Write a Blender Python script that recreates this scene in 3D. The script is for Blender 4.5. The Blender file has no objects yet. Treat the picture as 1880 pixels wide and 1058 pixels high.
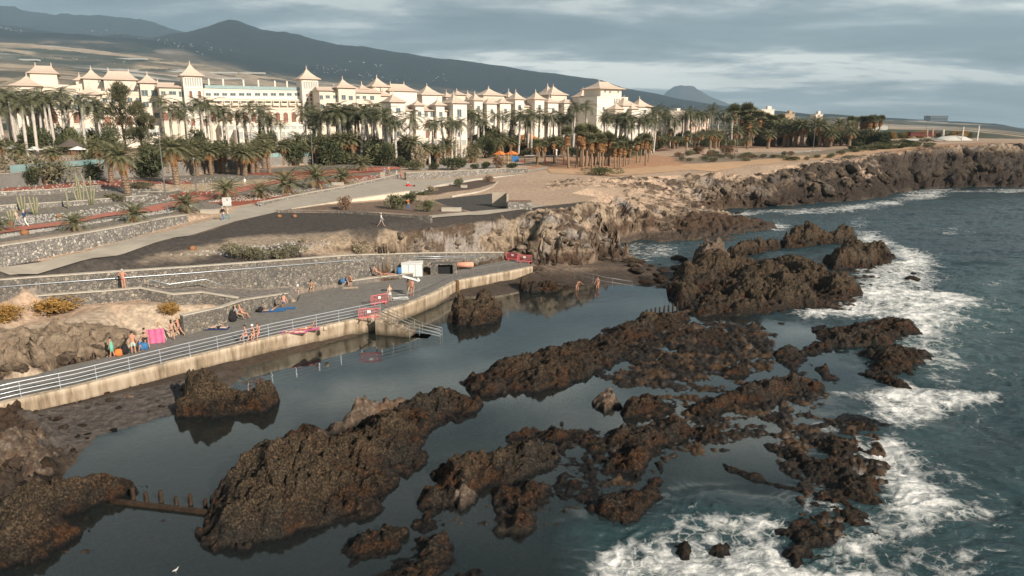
import bpy, bmesh, math, random
import numpy as np
from mathutils import Vector, Matrix, geometry
R = math.radians
random.seed(7); rng = np.random.default_rng(11)
C = bpy.context.scene.collection
sc = bpy.context.scene

# ---------------------------------------------------------------- camera, sky, sun, exposure
F, CX, CY, H = 1270.0, 940.0, 529.0, 19.0
PITCH = math.atan((CY-233.0)/F)
cam = bpy.data.cameras.new('camera'); camo = bpy.data.objects.new('camera', cam); C.objects.link(camo)
camo.location = (0, 0, H); camo.rotation_euler = (math.pi/2-PITCH, 0, 0)
cam.sensor_width = 36.0; cam.lens = 36.0*F/1880.0; cam.clip_start = 0.5; cam.clip_end = 90000
sc.camera = camo
SUN_EL, SUN_AZ = R(29), math.atan2(-0.70, 0.72)          # from the right and behind the camera
sun_dir = Vector((math.cos(SUN_EL)*math.cos(SUN_AZ), math.cos(SUN_EL)*math.sin(SUN_AZ), math.sin(SUN_EL)))
sl = bpy.data.lights.new('sun', 'SUN'); sl.energy = 5.0; sl.angle = R(0.5); sl.color = (1.0, 0.87, 0.73)
so = bpy.data.objects.new('sun', sl); C.objects.link(so)
so.rotation_euler = sun_dir.to_track_quat('Z', 'Y').to_euler()
sc.view_settings.view_transform = 'Standard'; sc.view_settings.look = 'None'
sc.view_settings.exposure = 0.55; sc.view_settings.gamma = 1
sc.cycles.use_denoising = True
sc.cycles.max_bounces = 6; sc.cycles.diffuse_bounces = 2; sc.cycles.glossy_bounces = 3
sc.cycles.transmission_bounces = 4; sc.cycles.transparent_max_bounces = 8; sc.cycles.volume_bounces = 0

def build_world():
    w = bpy.data.worlds.new('World'); sc.world = w; w.use_nodes = True
    nt = w.node_tree; N = nt.nodes; L = nt.links; N.clear()
    out = N.new('ShaderNodeOutputWorld'); bg = N.new('ShaderNodeBackground'); bg.inputs[1].default_value = 0.1
    L.new(bg.outputs[0], out.inputs[0])
    sky = N.new('ShaderNodeTexSky'); sky.sky_type = 'NISHITA'; sky.sun_disc = False
    sky.sun_elevation = SUN_EL; sky.sun_rotation = math.pi/2-SUN_AZ; sky.air_density = 1.2; sky.dust_density = 2.0
    tc = N.new('ShaderNodeTexCoord'); sep = N.new('ShaderNodeSeparateXYZ'); L.new(tc.outputs['Generated'], sep.inputs[0])
    def m(op, a, b=None, c=None):
        n = N.new('ShaderNodeMath'); n.operation = op
        for i, x in enumerate((a, b, c)):
            if x is None: continue
            if isinstance(x, (int, float)): n.inputs[i].default_value = x
            else: L.new(x, n.inputs[i])
        return n.outputs[0]
    zz = m('MAXIMUM', sep.outputs[2], 0.0)
    den = m('ADD', zz, 0.10)
    px = m('DIVIDE', sep.outputs[0], den); py = m('DIVIDE', sep.outputs[1], den)
    def noise(sx, sy, off, scale, det=8, rough=0.55, dist=0.3):
        cb = N.new('ShaderNodeCombineXYZ'); L.new(m('MULTIPLY', px, sx), cb.inputs[0]); L.new(m('MULTIPLY', py, sy), cb.inputs[1]); cb.inputs[2].default_value = off
        n = N.new('ShaderNodeTexNoise'); n.inputs['Scale'].default_value = scale; n.inputs['Detail'].default_value = det
        n.inputs['Roughness'].default_value = rough; n.inputs['Distortion'].default_value = dist
        L.new(cb.outputs[0], n.inputs['Vector']); return n.outputs['Fac']
    def ramp(f, stops):
        r = N.new('ShaderNodeValToRGB'); L.new(f, r.inputs[0]); e = r.color_ramp.elements
        while len(e) > 1: e.remove(e[-1])
        e[0].position = stops[0][0]; e[0].color = (*stops[0][1], 1)
        for p, c in stops[1:]:
            x = e.new(p); x.color = (*c, 1)
        return r.outputs[0]
    def mix(f, a, b):
        n = N.new('ShaderNodeMix'); n.data_type = 'RGBA'
        if isinstance(f, (int, float)): n.inputs[0].default_value = f
        else: L.new(f, n.inputs[0])
        L.new(a, n.inputs[6]); L.new(b, n.inputs[7]); return n.outputs[2]
    n1 = noise(0.55, 0.9, 3.1, 0.9)
    n2 = noise(0.8, 1.2, 4.7, 0.7, 10, 0.6, 0.2)
    # cloud brightness: slate undersides to sunlit edges
    cl = ramp(n2, [(0.39, (1.4, 1.7, 1.85)), (0.48, (2.9, 3.25, 3.35)), (0.53, (5.4, 5.7, 5.5)), (0.585, (10.4, 10.2, 9.2))])
    hi = ramp(m('MULTIPLY_ADD', sep.outputs[0], -0.08, zz), [(0.0, (1, 1, 1)), (0.08, (1, 1, 1)), (0.15, (0.62, 0.64, 0.66)), (0.21, (0.52, 0.54, 0.57)), (0.27, (1.25, 1.25, 1.22)), (0.34, (1.0, 1.0, 0.98)), (0.44, (0.36, 0.37, 0.37)), (0.58, (0.15, 0.155, 0.165)), (1, (0.12, 0.125, 0.13))])
    mul = N.new('ShaderNodeMix'); mul.data_type = 'RGBA'; mul.blend_type = 'MULTIPLY'; mul.inputs[0].default_value = 1
    L.new(cl, mul.inputs[6]); L.new(hi, mul.inputs[7])
    # low band near the horizon: flat blue-grey murk
    murk = N.new('ShaderNodeRGB'); murk.outputs[0].default_value = (3.5, 4.1, 4.3, 1)
    hz = ramp(zz, [(0.0, (1, 1, 1)), (0.02, (0.85, 0.85, 0.85)), (0.055, (0.2, 0.2, 0.2)), (0.08, (0, 0, 0))])
    cloud = mix(hz, mul.outputs[2], murk.outputs[0])
    # gaps of dull blue sky
    dull = N.new('ShaderNodeMix'); dull.data_type = 'RGBA'; dull.blend_type = 'MULTIPLY'; dull.inputs[0].default_value = 1
    L.new(sky.outputs[0], dull.inputs[6]); dull.inputs[7].default_value = (0.55, 0.62, 0.62, 1)
    cov = ramp(n1, [(0.36, (0.6, 0.6, 0.6)), (0.5, (1, 1, 1))])
    L.new(mix(cov, dull.outputs[2], cloud), bg.inputs[0])
build_world()

# ---------------------------------------------------------------- photo pixel -> ray -> world
cp, sp = math.cos(PITCH), math.sin(PITCH)
def ray(u, v):
    a = (u-CX)/F; b = (CY-v)/F
    return (a, cp+b*sp, -sp+b*cp)
def P(u, v, z=0.0):                         # the point of height z seen at this pixel
    d = ray(u, v); t = (z-H)/d[2]
    return (d[0]*t, d[1]*t, z)
def PY(u, v, Y):                            # the point at distance Y seen at this pixel
    d = ray(u, v); t = Y/d[1]
    return (d[0]*t, Y, H+d[2]*t)

# ---------------------------------------------------------------- numpy noise
def _h(ix, iy, iz, s):
    n = (ix.astype(np.int64)*374761393 + iy.astype(np.int64)*668265263 + iz.astype(np.int64)*2147483647 + s*974634777) & 0xffffffff
    n = ((n ^ (n >> 13))*1274126177) & 0xffffffff
    n = ((n ^ (n >> 16))*2246822519) & 0xffffffff
    return ((n ^ (n >> 15)) & 0xffffff)/float(0xffffff)
def vn(x, y, z=None, s=0):
    if z is None:
        ix, iy = np.floor(x), np.floor(y); fx, fy = x-ix, y-iy
        fx = fx*fx*(3-2*fx); fy = fy*fy*(3-2*fy); zz = np.zeros_like(ix)
        a, b, c, d = _h(ix, iy, zz, s), _h(ix+1, iy, zz, s), _h(ix, iy+1, zz, s), _h(ix+1, iy+1, zz, s)
        return (a+(b-a)*fx)*(1-fy)+(c+(d-c)*fx)*fy
    iz = np.floor(z); f = z-iz; f = f*f*(3-2*f)
    ix, iy = np.floor(x), np.floor(y); fx, fy = x-ix, y-iy
    fx = fx*fx*(3-2*fx); fy = fy*fy*(3-2*fy)
    r = 0
    for k, wz in ((0, 1-f), (1, f)):
        a, b, c, d = _h(ix, iy, iz+k, s), _h(ix+1, iy, iz+k, s), _h(ix, iy+1, iz+k, s), _h(ix+1, iy+1, iz+k, s)
        r = r + wz*((a+(b-a)*fx)*(1-fy)+(c+(d-c)*fx)*fy)
    return r
def fbm(x, y, o=4, s=0, z=None, g=0.5):
    r = 0; a = 1; t = 0; k = 1.0
    for i in range(o):
        r = r + a*vn(x*k+i*7.3, y*k-i*3.1, None if z is None else z*k+i*1.7, s+i); t += a; a *= g; k *= 2.03
    return r/t
def ridged(x, y, o=4, s=0, z=None):
    r = 0; a = 1; t = 0; k = 1.0
    for i in range(o):
        n = vn(x*k+i*5.3, y*k+i*2.1, None if z is None else z*k, s+i)
        r = r + a*(1-abs(2*n-1)); t += a; a *= 0.5; k *= 2.1
    return r/t
def worley(x, y, s=0):
    ix, iy = np.floor(x), np.floor(y); f1 = np.full(x.shape, 9.0); f2 = f1.copy(); idv = np.zeros(x.shape); z0 = np.zeros_like(ix)
    for dx in (-1, 0, 1):
        for dy in (-1, 0, 1):
            cx, cy = ix+dx, iy+dy
            d = np.hypot(cx+_h(cx, cy, z0, s)-x, cy+_h(cx, cy, z0, s+1)-y)
            m = d < f1
            f2 = np.where(m, f1, np.minimum(f2, d)); idv = np.where(m, _h(cx, cy, z0, s+2), idv); f1 = np.where(m, d, f1)
    return f1, f2, idv
def sstep(a, b, x):
    t = np.clip((x-a)/(b-a), 0, 1); return t*t*(3-2*t)
def sdf(poly, X, Y):                         # signed distance, positive inside
    poly = np.asarray(poly, float)[:, :2]; d = np.full(X.shape, 1e9); ins = np.zeros(X.shape, bool); n = len(poly)
    for i in range(n):
        ax, ay = poly[i]; bx, by = poly[(i+1) % n]
        ex, ey = bx-ax, by-ay; L2 = ex*ex+ey*ey+1e-12
        t = np.clip(((X-ax)*ex+(Y-ay)*ey)/L2, 0, 1)
        d = np.minimum(d, np.hypot(X-ax-t*ex, Y-ay-t*ey))
        c = (ay > Y) != (by > Y)
        xi = ax+(Y-ay)*ex/(ey if abs(ey) > 1e-12 else 1e-12)
        ins ^= c & (X < xi)
    return np.where(ins, d, -d)
def dline(line, X, Y):
    line = np.asarray(line, float)[:, :2]; d = np.full(X.shape, 1e9)
    for i in range(len(line)-1):
        ax, ay = line[i]; bx, by = line[i+1]; ex, ey = bx-ax, by-ay
        t = np.clip(((X-ax)*ex+(Y-ay)*ey)/(ex*ex+ey*ey+1e-12), 0, 1)
        d = np.minimum(d, np.hypot(X-ax-t*ex, Y-ay-t*ey))
    return d

# ---------------------------------------------------------------- objects, labels
def tag(o, label=None, cat=None, group=None, kind=None):
    if label: o['label'] = label
    if cat: o['category'] = cat
    if group: o['group'] = group
    if kind: o['kind'] = kind
    return o
def empty(name, loc=(0, 0, 0), rz=0, label=None, cat=None, group=None):
    o = bpy.data.objects.new(name, None); C.objects.link(o); o.location = loc; o.rotation_euler = (0, 0, rz)
    o.empty_display_size = 0.3
    return tag(o, label, cat, group)
def copy_tree(o, parent=None):
    c = o.copy(); C.objects.link(c); c.parent = parent
    for ch in o.children: copy_tree(ch, c)
    return c
class MB:
    def __init__(s): s.v = []; s.f = []; s.m = []; s.k = 0
    def face(s, pts, k=None):
        n = len(s.v); s.v += [tuple(p) for p in pts]; s.f.append(tuple(range(n, n+len(pts)))); s.m.append(s.k if k is None else k)
    def box(s, c, d, rz=0.0, k=None, taper=1.0):
        n = len(s.v); cs, sn = math.cos(rz), math.sin(rz)
        for z in (-.5, .5):
            t = taper if z > 0 else 1
            for x, y in ((-.5, -.5), (.5, -.5), (.5, .5), (-.5, .5)):
                a, b = x*d[0]*t, y*d[1]*t
                s.v.append((c[0]+a*cs-b*sn, c[1]+a*sn+b*cs, c[2]+z*d[2]))
        for q in ((0, 3, 2, 1), (4, 5, 6, 7), (0, 1, 5, 4), (1, 2, 6, 5), (2, 3, 7, 6), (3, 0, 4, 7)):
            s.f.append(tuple(n+i for i in q)); s.m.append(s.k if k is None else k)
    def tube(s, pts, r, n=8, k=None, cap=True):
        pts = [Vector(p) for p in pts]; rs = r if isinstance(r, (list, tuple)) else [r]*len(pts)
        b0 = len(s.v); up = None
        for i, p in enumerate(pts):
            d = (pts[min(i+1, len(pts)-1)]-pts[max(i-1, 0)])
            d = d.normalized() if d.length > 1e-9 else Vector((0, 0, 1))
            if up is None: up = Vector((0, 0, 1)) if abs(d.z) < .9 else Vector((1, 0, 0))
            a = d.cross(up).normalized(); b = a.cross(d).normalized(); up = b
            for j in range(n):
                t = 2*math.pi*j/n; q = p+(a*math.cos(t)+b*math.sin(t))*rs[i]; s.v.append(tuple(q))
        kk = s.k if k is None else k
        for i in range(len(pts)-1):
            for j in range(n):
                s.f.append((b0+i*n+j, b0+i*n+(j+1) % n, b0+(i+1)*n+(j+1) % n, b0+(i+1)*n+j)); s.m.append(kk)
        if cap:
            s.f.append(tuple(b0+j for j in range(n))[::-1]); s.m.append(kk)
            e = b0+(len(pts)-1)*n; s.f.append(tuple(e+j for j in range(n))); s.m.append(kk)
    def prism(s, poly, z0, z1, k=None):
        n = len(poly); b = len(s.v); kk = s.k if k is None else k
        s.v += [(p[0], p[1], z0) for p in poly]+[(p[0], p[1], z1) for p in poly]
        s.f.append(tuple(b+i for i in range(n))[::-1]); s.m.append(kk)
        s.f.append(tuple(b+n+i for i in range(n))); s.m.append(kk)
        for i in range(n):
            j = (i+1) % n; s.f.append((b+i, b+j, b+n+j, b+n+i)); s.m.append(kk)
    def cone(s, c, r, h, n=12, k=None, r1=0.0, rings=1):
        s.tube([(c[0], c[1], c[2]+h*i/rings) for i in range(rings+1)], [r+(r1-r)*i/rings+1e-3 for i in range(rings+1)], n, k)
    def blob(s, c, d, n=8, m=6, k=None, jit=0.0):
        b = len(s.v); kk = s.k if k is None else k
        for i in range(m+1):
            th = math.pi*i/m
            for j in range(n):
                ph = 2*math.pi*j/n; q = 1+random.uniform(-jit, jit)
                s.v.append((c[0]+d[0]*q*math.sin(th)*math.cos(ph), c[1]+d[1]*q*math.sin(th)*math.sin(ph), c[2]+d[2]*q*math.cos(th)))
        for i in range(m):
            for j in range(n):
                s.f.append((b+i*n+j, b+(i+1)*n+j, b+(i+1)*n+(j+1) % n, b+i*n+(j+1) % n)); s.m.append(kk)
    def mesh(s, name, mats, smooth=False):
        me = bpy.data.meshes.new(name); me.from_pydata(s.v, [], s.f)
        for m in (mats if isinstance(mats, (list, tuple)) else [mats]): me.materials.append(m)
        me.polygons.foreach_set('material_index', s.m)
        if smooth: me.polygons.foreach_set('use_smooth', [True]*len(s.f))
        me.update(); return me
    def build(s, name, mats, parent=None, smooth=False, loc=None):
        o = bpy.data.objects.new(name, s.mesh(name, mats, smooth)); C.objects.link(o)
        if parent: o.parent = parent
        if loc: o.location = loc
        return o
def np_mesh(name, V, Fq, mat, attrs=None, smooth=True):
    used, inv = np.unique(Fq.ravel(), return_inverse=True)
    V2 = V[used]; F2 = inv.reshape(Fq.shape).astype(np.int32); k = Fq.shape[1]
    me = bpy.data.meshes.new(name); me.vertices.add(len(V2)); me.vertices.foreach_set('co', V2.astype(np.float32).ravel())
    me.loops.add(F2.size); me.loops.foreach_set('vertex_index', F2.ravel())
    me.polygons.add(len(F2)); me.polygons.foreach_set('loop_start', np.arange(0, F2.size, k, dtype=np.int32))
    me.polygons.foreach_set('loop_total', np.full(len(F2), k, dtype=np.int32))
    if smooth: me.polygons.foreach_set('use_smooth', np.ones(len(F2), bool))
    me.materials.append(mat)
    for an, arr in (attrs or {}).items():
        arr = arr[used]
        if arr.ndim == 1:
            a = me.attributes.new(an, 'FLOAT', 'POINT'); a.data.foreach_set('value', arr.astype(np.float32))
        else:
            a = me.attributes.new(an, 'FLOAT_COLOR', 'POINT')
            a.data.foreach_set('color', np.concatenate([arr, np.ones((len(arr), 1))], 1).astype(np.float32).ravel())
    me.update(calc_edges=True)
    o = bpy.data.objects.new(name, me); C.objects.link(o); return o
def gridfaces(nr, nc, mask=None):
    i = np.arange(nr-1)[:, None]*nc+np.arange(nc-1)[None, :]
    q = np.stack([i, i+1, i+nc+1, i+nc], -1).reshape(-1, 4)
    return q if mask is None else q[mask.ravel()]

# ---------------------------------------------------------------- materials
class NT:
    def __init__(s, name):
        s.mat = bpy.data.materials.new(name); s.mat.use_nodes = True; s.nt = s.mat.node_tree; s.N = s.nt.nodes; s.L = s.nt.links
        s.N.clear(); s.out = s.N.new('ShaderNodeOutputMaterial')
    def link(s, x, sock):
        if isinstance(x, bpy.types.NodeSocket): s.L.new(x, sock)
        elif isinstance(x, (tuple, list)): sock.default_value = (*x, 1) if len(sock.default_value) == 4 and len(x) == 3 else x
        else: sock.default_value = x
    def n(s, t, **kw):
        n = s.N.new(t)
        for k, x in kw.items(): setattr(n, k, x)
        return n
    def pos(s): return s.n('ShaderNodeNewGeometry').outputs['Position']
    def obj(s): return s.n('ShaderNodeTexCoord').outputs['Object']
    def scale(s, v, sc):
        n = s.n('ShaderNodeMapping'); s.link(v, n.inputs[0]); n.inputs['Scale'].default_value = sc if isinstance(sc, (tuple, list)) else (sc,)*3; return n.outputs[0]
    def noise(s, v, scale, det=5, rough=.55, dist=0, col=False):
        n = s.n('ShaderNodeTexNoise'); s.link(v, n.inputs['Vector']); n.inputs['Scale'].default_value = scale
        n.inputs['Detail'].default_value = det; n.inputs['Roughness'].default_value = rough; n.inputs['Distortion'].default_value = dist
        return n.outputs['Color' if col else 'Fac']
    def vor(s, v, scale, feat='F1', out='Distance', rnd=1.0):
        n = s.n('ShaderNodeTexVoronoi', feature=feat); s.link(v, n.inputs['Vector']); n.inputs['Scale'].default_value = scale
        n.inputs['Randomness'].default_value = rnd; return n.outputs[out]
    def ramp(s, f, stops, interp='LINEAR'):
        r = s.n('ShaderNodeValToRGB'); s.link(f, r.inputs[0]); r.color_ramp.interpolation = interp; e = r.color_ramp.elements
        while len(e) > 1: e.remove(e[-1])
        def c4(c): return (c, c, c, 1) if isinstance(c, (int, float)) else (*c, 1)
        e[0].position = stops[0][0]; e[0].color = c4(stops[0][1])
        for p, c in stops[1:]: e.new(p).color = c4(c)
        return r.outputs[0]
    def mix(s, f, a, b, mode='MIX'):
        n = s.n('ShaderNodeMix', data_type='RGBA', blend_type=mode); s.link(f, n.inputs[0]); s.link(a, n.inputs[6]); s.link(b, n.inputs[7]); return n.outputs[2]
    def math(s, op, a, b=0.0, c=0.0, clamp=False):
        n = s.n('ShaderNodeMath', operation=op, use_clamp=clamp)
        for i, x in enumerate((a, b, c)): s.link(x, n.inputs[i])
        return n.outputs[0]
    def attr(s, name, out='Fac'):
        n = s.n('ShaderNodeAttribute', attribute_name=name); return n.outputs[out]
    def z(s):
        n = s.n('ShaderNodeSeparateXYZ'); s.link(s.pos(), n.inputs[0]); return n.outputs[2]
    def bump(s, h, strength=.5, dist=.1, nrm=None):
        n = s.n('ShaderNodeBump'); s.link(h, n.inputs['Height']); s.link(strength, n.inputs['Strength']); n.inputs['Distance'].default_value = dist
        if nrm is not None: s.link(nrm, n.inputs['Normal'])
        return n.outputs[0]
    def pbr(s, col, rough=.8, metal=0, nrm=None, spec=.3, **kw):
        b = s.n('ShaderNodeBsdfPrincipled'); s.link(col, b.inputs['Base Color']); s.link(rough, b.inputs['Roughness']); s.link(metal, b.inputs['Metallic'])
        b.inputs['Specular IOR Level'].default_value = spec
        if nrm is not None: s.link(nrm, b.inputs['Normal'])
        for k, x in kw.items(): s.link(x, b.inputs[k.replace('_', ' ')])
        s.L.new(b.outputs[0], s.out.inputs[0]); return s.mat
_mc = {}
def mat(name, col, col2=None, scale=3.0, rough=.75, metal=0, bump=0.0, bscale=None, spec=.3, local=True, lo=.35, hi=.65, dist=.05):
    if name in _mc: return _mc[name]
    t = NT(name); v = t.obj() if local else t.pos()
    f = t.noise(v, scale, 6, .6)
    c = t.mix(t.ramp(f, [(lo, 0.0), (hi, 1.0)]), col, col2 or tuple(x*.78 for x in col))
    nr = t.bump(t.noise(v, bscale or scale*4, 5, .65), bump, dist) if bump else None
    _mc[name] = t.pbr(c, rough, metal, nr, spec); return _mc[name]

# ---------------------------------------------------------------- terrain control points
CP = []; SEG = []
def B(u, v, z): x, y, _ = P(u, v, 0); return (x, y, z)      # located on the water plane, height z
def G(*pts):
    for p in pts: CP.append(P(*p))
def GB(*pts):
    for p in pts: CP.append(B(*p))
def line(pts, step=3.0):
    k0 = len(CP); _line(pts, step); SEG.extend((i, i+1) for i in range(k0, len(CP)-1))
def _line(pts, step):
    for a, b in zip(pts[:-1], pts[1:]):
        n = max(1, int(math.hypot(b[0]-a[0], b[1]-a[1])/step))
        for i in range(n): CP.append(tuple(a[k]+(b[k]-a[k])*i/n for k in range(3)))
    CP.append(pts[-1])
def offs(pts, dy, z=None, dz=0.0):            # same line shifted in depth
    return [(p[0], p[1]+dy, (p[2]+dz) if z is None else z) for p in pts]
def offn(pts, d, z=None, dz=0.0):             # same line shifted to its left side
    out = []
    for i, p in enumerate(pts):
        a = pts[max(i-1, 0)]; c_ = pts[min(i+1, len(pts)-1)]; dx, dy = c_[0]-a[0], c_[1]-a[1]; l = math.hypot(dx, dy)
        out.append((p[0]-dy/l*d, p[1]+dx/l*d, (p[2]+dz) if z is None else z))
    return out
def lowz(pts, zs): return [(p[0], p[1], z) for p, z in zip(pts, zs)]
# open water and reef bed
GB((2300,1200,-5),(2000,1058,-5),(1900,800,-6),(1900,600,-6),(1900,450,-6),(2300,360,-6),(1700,1150,-4),(1000,1200,-.6),(400,1300,-.6),(-300,1300,-.4),
   (1650,1000,-1.5),(1650,850,-1.5),(1700,700,-1.5),(1700,500,-2),(1480,402,-3),(1300,900,-.3),(1100,1000,-.45),(900,1000,-.5),(1200,750,-.25),(1400,700,-.25),
   (1000,900,-.4),(700,1030,-.5),(300,1000,-.5),(500,1060,-.5),(1350,640,-.2),(1500,760,-.25),(1450,850,-.3),(250,850,-.6),(400,820,-1.2),(600,700,-1.4),
   (800,650,-1.5),(1000,590,-1.3),(1150,550,-.9),(1200,540,-.5),(720,625,-1),(500,720,-1.2),(-250,1000,.2),(60,960,-.2),(1500,520,-.4),(1300,520,-.3))
# left beach
G((30,748,.9),(100,752,.8),(200,730,.8),(300,707,.7),(380,690,.5),(0,765,1.2),(-150,800,1.6),(0,850,.9),(60,860,.6),(-150,900,1.2))
line([B(95,890,0),B(115,855,0),B(180,800,0),(B(280,770,0)),B(330,758,0),B(400,722,0),B(450,692,0)])
line([B(500,680,-.6),B(600,650,-.7),B(690,612,-.7),B(763,580,-.7),B(830,550,-.4)])
# right-hand small beach behind the quay
line([B(850,546,-.1),B(905,545,0),B(955,535,0),B(1035,522,0),B(1090,525,0),B(1160,524,0),B(1180,515,.1),B(1215,522,0)])
G((905,535,.3),(960,522,.5),(975,500,.8),(1000,495,1.0),(1050,492,1.1),(1100,490,.9),(1180,497,.7),(1225,500,.3),(1100,505,.5),(1180,480,.3))
GB((1150,462,-.8),(1300,470,-.8),(1400,480,-.8),(1210,478,-.6),(1140,447,-.8),(1240,455,-1),(1430,410,-2))
# quay footprint is hollow ground under the deck
DECK_OUT = [(-120,772),(30,735),(140,711),(330,662),(500,620),(640,590),(700,577),(712,570),(745,560),(800,538),(840,516),(900,505),(940,498),(978,490)]
DECK_IN = [(960,472),(925,478),(860,492),(800,503),(745,511),(660,522),(600,531),(552,540),(546,553),(475,572),(408,589),(335,613),(300,622),(260,628),(200,655),(120,672),(60,690),(0,698),(-120,722)]
deck_o = [P(u, v, 1.5) for u, v in DECK_OUT]; deck_i = [P(u, v, 1.5) for u, v in DECK_IN]
line(offs(deck_o[1:], .5, 0.4)); line(offs(deck_i, -.2, 1.2))
# walls and ramp behind the deck
wallA = [P(-90,528,7.2),P(0,513,6.9),P(68,508,6.65),P(200,499,6.3),P(340,490,6.0),P(480,480,5.6),P(640,468,4.95),P(780,464,3.8),P(925,463,2.6)]
wallA_foot_z = [5.4,5.15,5.05,4.7,4.0,2.7,2.0,1.6,1.5]
rampB = [P(-90,553,5.35),P(0,548,5.2),P(100,540,5.1),P(200,533,4.95),P(255,528,4.75),P(317,540,4.1),P(370,536,3.8),P(437,547,3.1)]
line(lowz(offn(wallA, .06), wallA_foot_z)); line(offn(wallA, .5, None, -.25))
line(offn(rampB, .38, None, -.3)); line(offn(rampB, .05, None, -1.15))
G((480,545,2.6),(528,538,2.2)); line([P(552,540,1.9),P(660,516,1.9),P(745,505,1.7),P(860,488,1.6)])
tanE = [P(335,579,3.3),P(408,563,3.2),P(447,550,3.0),P(480,545,2.7),P(528,538,2.3)]
line(offn(tanE,.38,None,-.15)); line(offn(tanE,.05,1.2))
G((-120,590,4.0),(0,585,3.7),(0,562,4.1),(100,575,3.6),(200,560,3.9),(250,590,3.5),(300,560,3.6),(380,560,3.3),(0,610,3.6),(100,600,3.5),(180,598,3.4),(230,612,2.6),(210,630,2.2),(120,640,2.6),(60,655,2.6),(0,660,2.7),(-120,690,2.6))
# dark gravel slope
G((0,503,7.1),(68,506,6.75),(170,477,7.2),(293,446,7.4),(300,480,6.4),(450,460,6.1),(560,455,5.9),(400,440,7.0),(550,420,7.0),(640,420,7.2),(699,418,7.3),(790,399,7.3),(860,408,6.6),(950,387,7.2),(1060,376,7.1))
# cliff beside the beach
line([P(950,479,1.6),P(985,485,1.2),P(1040,487,1.1),P(1085,484,.9),P(1106,472,.5),B(1113,458,-.4)],1.5)
line([P(940,448,3.5),P(1000,440,4.3),P(1050,436,4.4),P(1085,432,4.4),P(1108,425,4.3)],1.5)
line([P(640,446,6.0),P(700,436,6.4),P(760,428,6.2),P(850,418,6.2),P(930,405,6.4),P(1000,393,7.1),P(1060,383,7.1),P(1100,378,6.9)],2)
G((1110,392,6.2),(1125,385,5.4),(1118,405,4.4))
# promontory and rock shelf
line([B(1120,440,-.4),B(1128,434,-.1),B(1200,438,0),B(1330,434,0),B(1400,426,0),B(1428,419,-.1)],1.5)
line([P(1132,400,3.9),P(1170,392,3.8),P(1210,393,3.3),P(1260,394,3.1),P(1330,397,2.4),P(1390,405,1.4)],1.5)
GB((1425,413,-.6),(1380,404,-.6),(1335,396,-.5))
G((1130,350,6.6),(1200,347,5.6),(1260,347,4.9),(1300,352,4.0),(1150,368,5.4),(1250,368,3.6),(1295,377,1.6),(1100,362,7.3),(1080,345,7.7))
# cliff along the bay
line([B(1318,387,-.3),B(1345,384,-.1),B(1400,381,-.1),B(1480,376,-.1),B(1560,372,-.1),B(1630,363,-.1),B(1652,352,-.1),B(1700,346,-.1),B(1780,344,-.1),B(1880,345,-.1),B(2300,343,-.1)],2)
line([P(1300,352,4.4),P(1330,344,4.9),P(1400,325,6.5),P(1450,312,7.8),P(1500,303,8.8),P(1560,298,9.2),P(1610,289,9.9),P(1650,283,10.7),P(1700,276,11.6),P(1780,270,12.4),P(1880,266,12.9),P(2000,262,13.4),P(2300,260,13.8)],2)
line([P(1345,370,1.8),P(1400,357,2.7),P(1500,347,3.2),P(1560,338,4.0)],3)
GB((1500,392,-3),(1700,362,-3),(1900,358,-3),(2300,356,-4))
G((1800,262,12.8),(1700,262,12.2),(1880,262,13.1))
CP += [(330,600,-3),(330,440,-3),(300,360,12.5),(240,330,13),(420,300,13),(420,340,-3),(270,450,12.2),(300,430,-2),(290,520,8),(330,520,-3),(200,330,12.6)]
# plateau, promenade, terraces
G((1100,330,8),(1200,325,7.6),(1300,318,7.8),(1400,305,8.6),(1500,290,9.6),(1600,280,10.5),(1300,290,9.4),(1450,275,10.5),(1100,300,9.2),(1200,300,9),(1200,278,10.6),(1000,290,9.9),(1000,320,8.4),(950,345,7.7),(900,300,9.2),(850,320,8.3),(1050,355,7.4),(1400,262,11.4),(1600,263,11.4),(1250,268,11.4))
G((0,497,7.2),(136,468,7.4),(293,436,7.6),(408,405,7.7),(504,392,7.5),(600,370,7.9),(700,345,8.1),(735,330,8.2),(735,350,8.0),(850,345,7.6),(800,370,7.2),(864,388,7.2),(931,383,7.2),(906,354,7.4),(600,392,7.5),(-120,520,7.2))
wallC = [P(-120,470,9.3),P(0,451,9.1),P(140,430,9.05),P(238,413,8.95),P(306,399,8.8),P(345,394,8.6)]
line(lowz(offn(wallC,.05),[7.2,7.2,7.4,7.5,7.6,7.7])); line(offn(wallC,.48,None,-.15))
G((0,440,8.9),(0,417,9.0),(200,400,9.0),(350,372,8.6),(450,380,8.0),(475,375,8.0),(400,395,7.8),(0,394,9.1),(-120,420,9.1),(150,384,9.1),(215,370,9.2),(0,366,9.9),(150,354,9.8),(0,347,10.5),(200,340,9.9),(350,340,8.9),(350,325,9.0),(500,330,8.7),(600,315,9),(650,308,9.1),(700,306,9.2),(800,306,9.2),(350,356,8.8),(600,335,8.6))
ter_f = [P(-150,370,10.7),P(0,345,10.7),P(200,327,9.9),P(350,322,9.1),P(450,310,9.1),P(600,300,9.3),P(750,293,9.6),P(900,286,10),P(1000,281,10.4)]
ter_z = [12.6,12.5,12.2,11.8,11.4,11.2,11.2,11.2,11.2]
line(offn(ter_f,.05),5); line(lowz(offn(ter_f,.48),ter_z),5)
CP += [(-230,130,13),(-150,150,12.6),(-180,230,12.8),(-100,200,12.2),(-60,215,12),(0,240,12),(60,250,11.8),(-250,300,13.5),(0,330,13),(150,330,12.2),(-300,420,14),(0,420,13.5),(200,420,12.6),(-520,520,15),(0,520,14.5),(250,520,12),(-400,200,14),(-120,60,9),(-300,100,12),(-90,40,3),(-60,25,1)]
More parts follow.
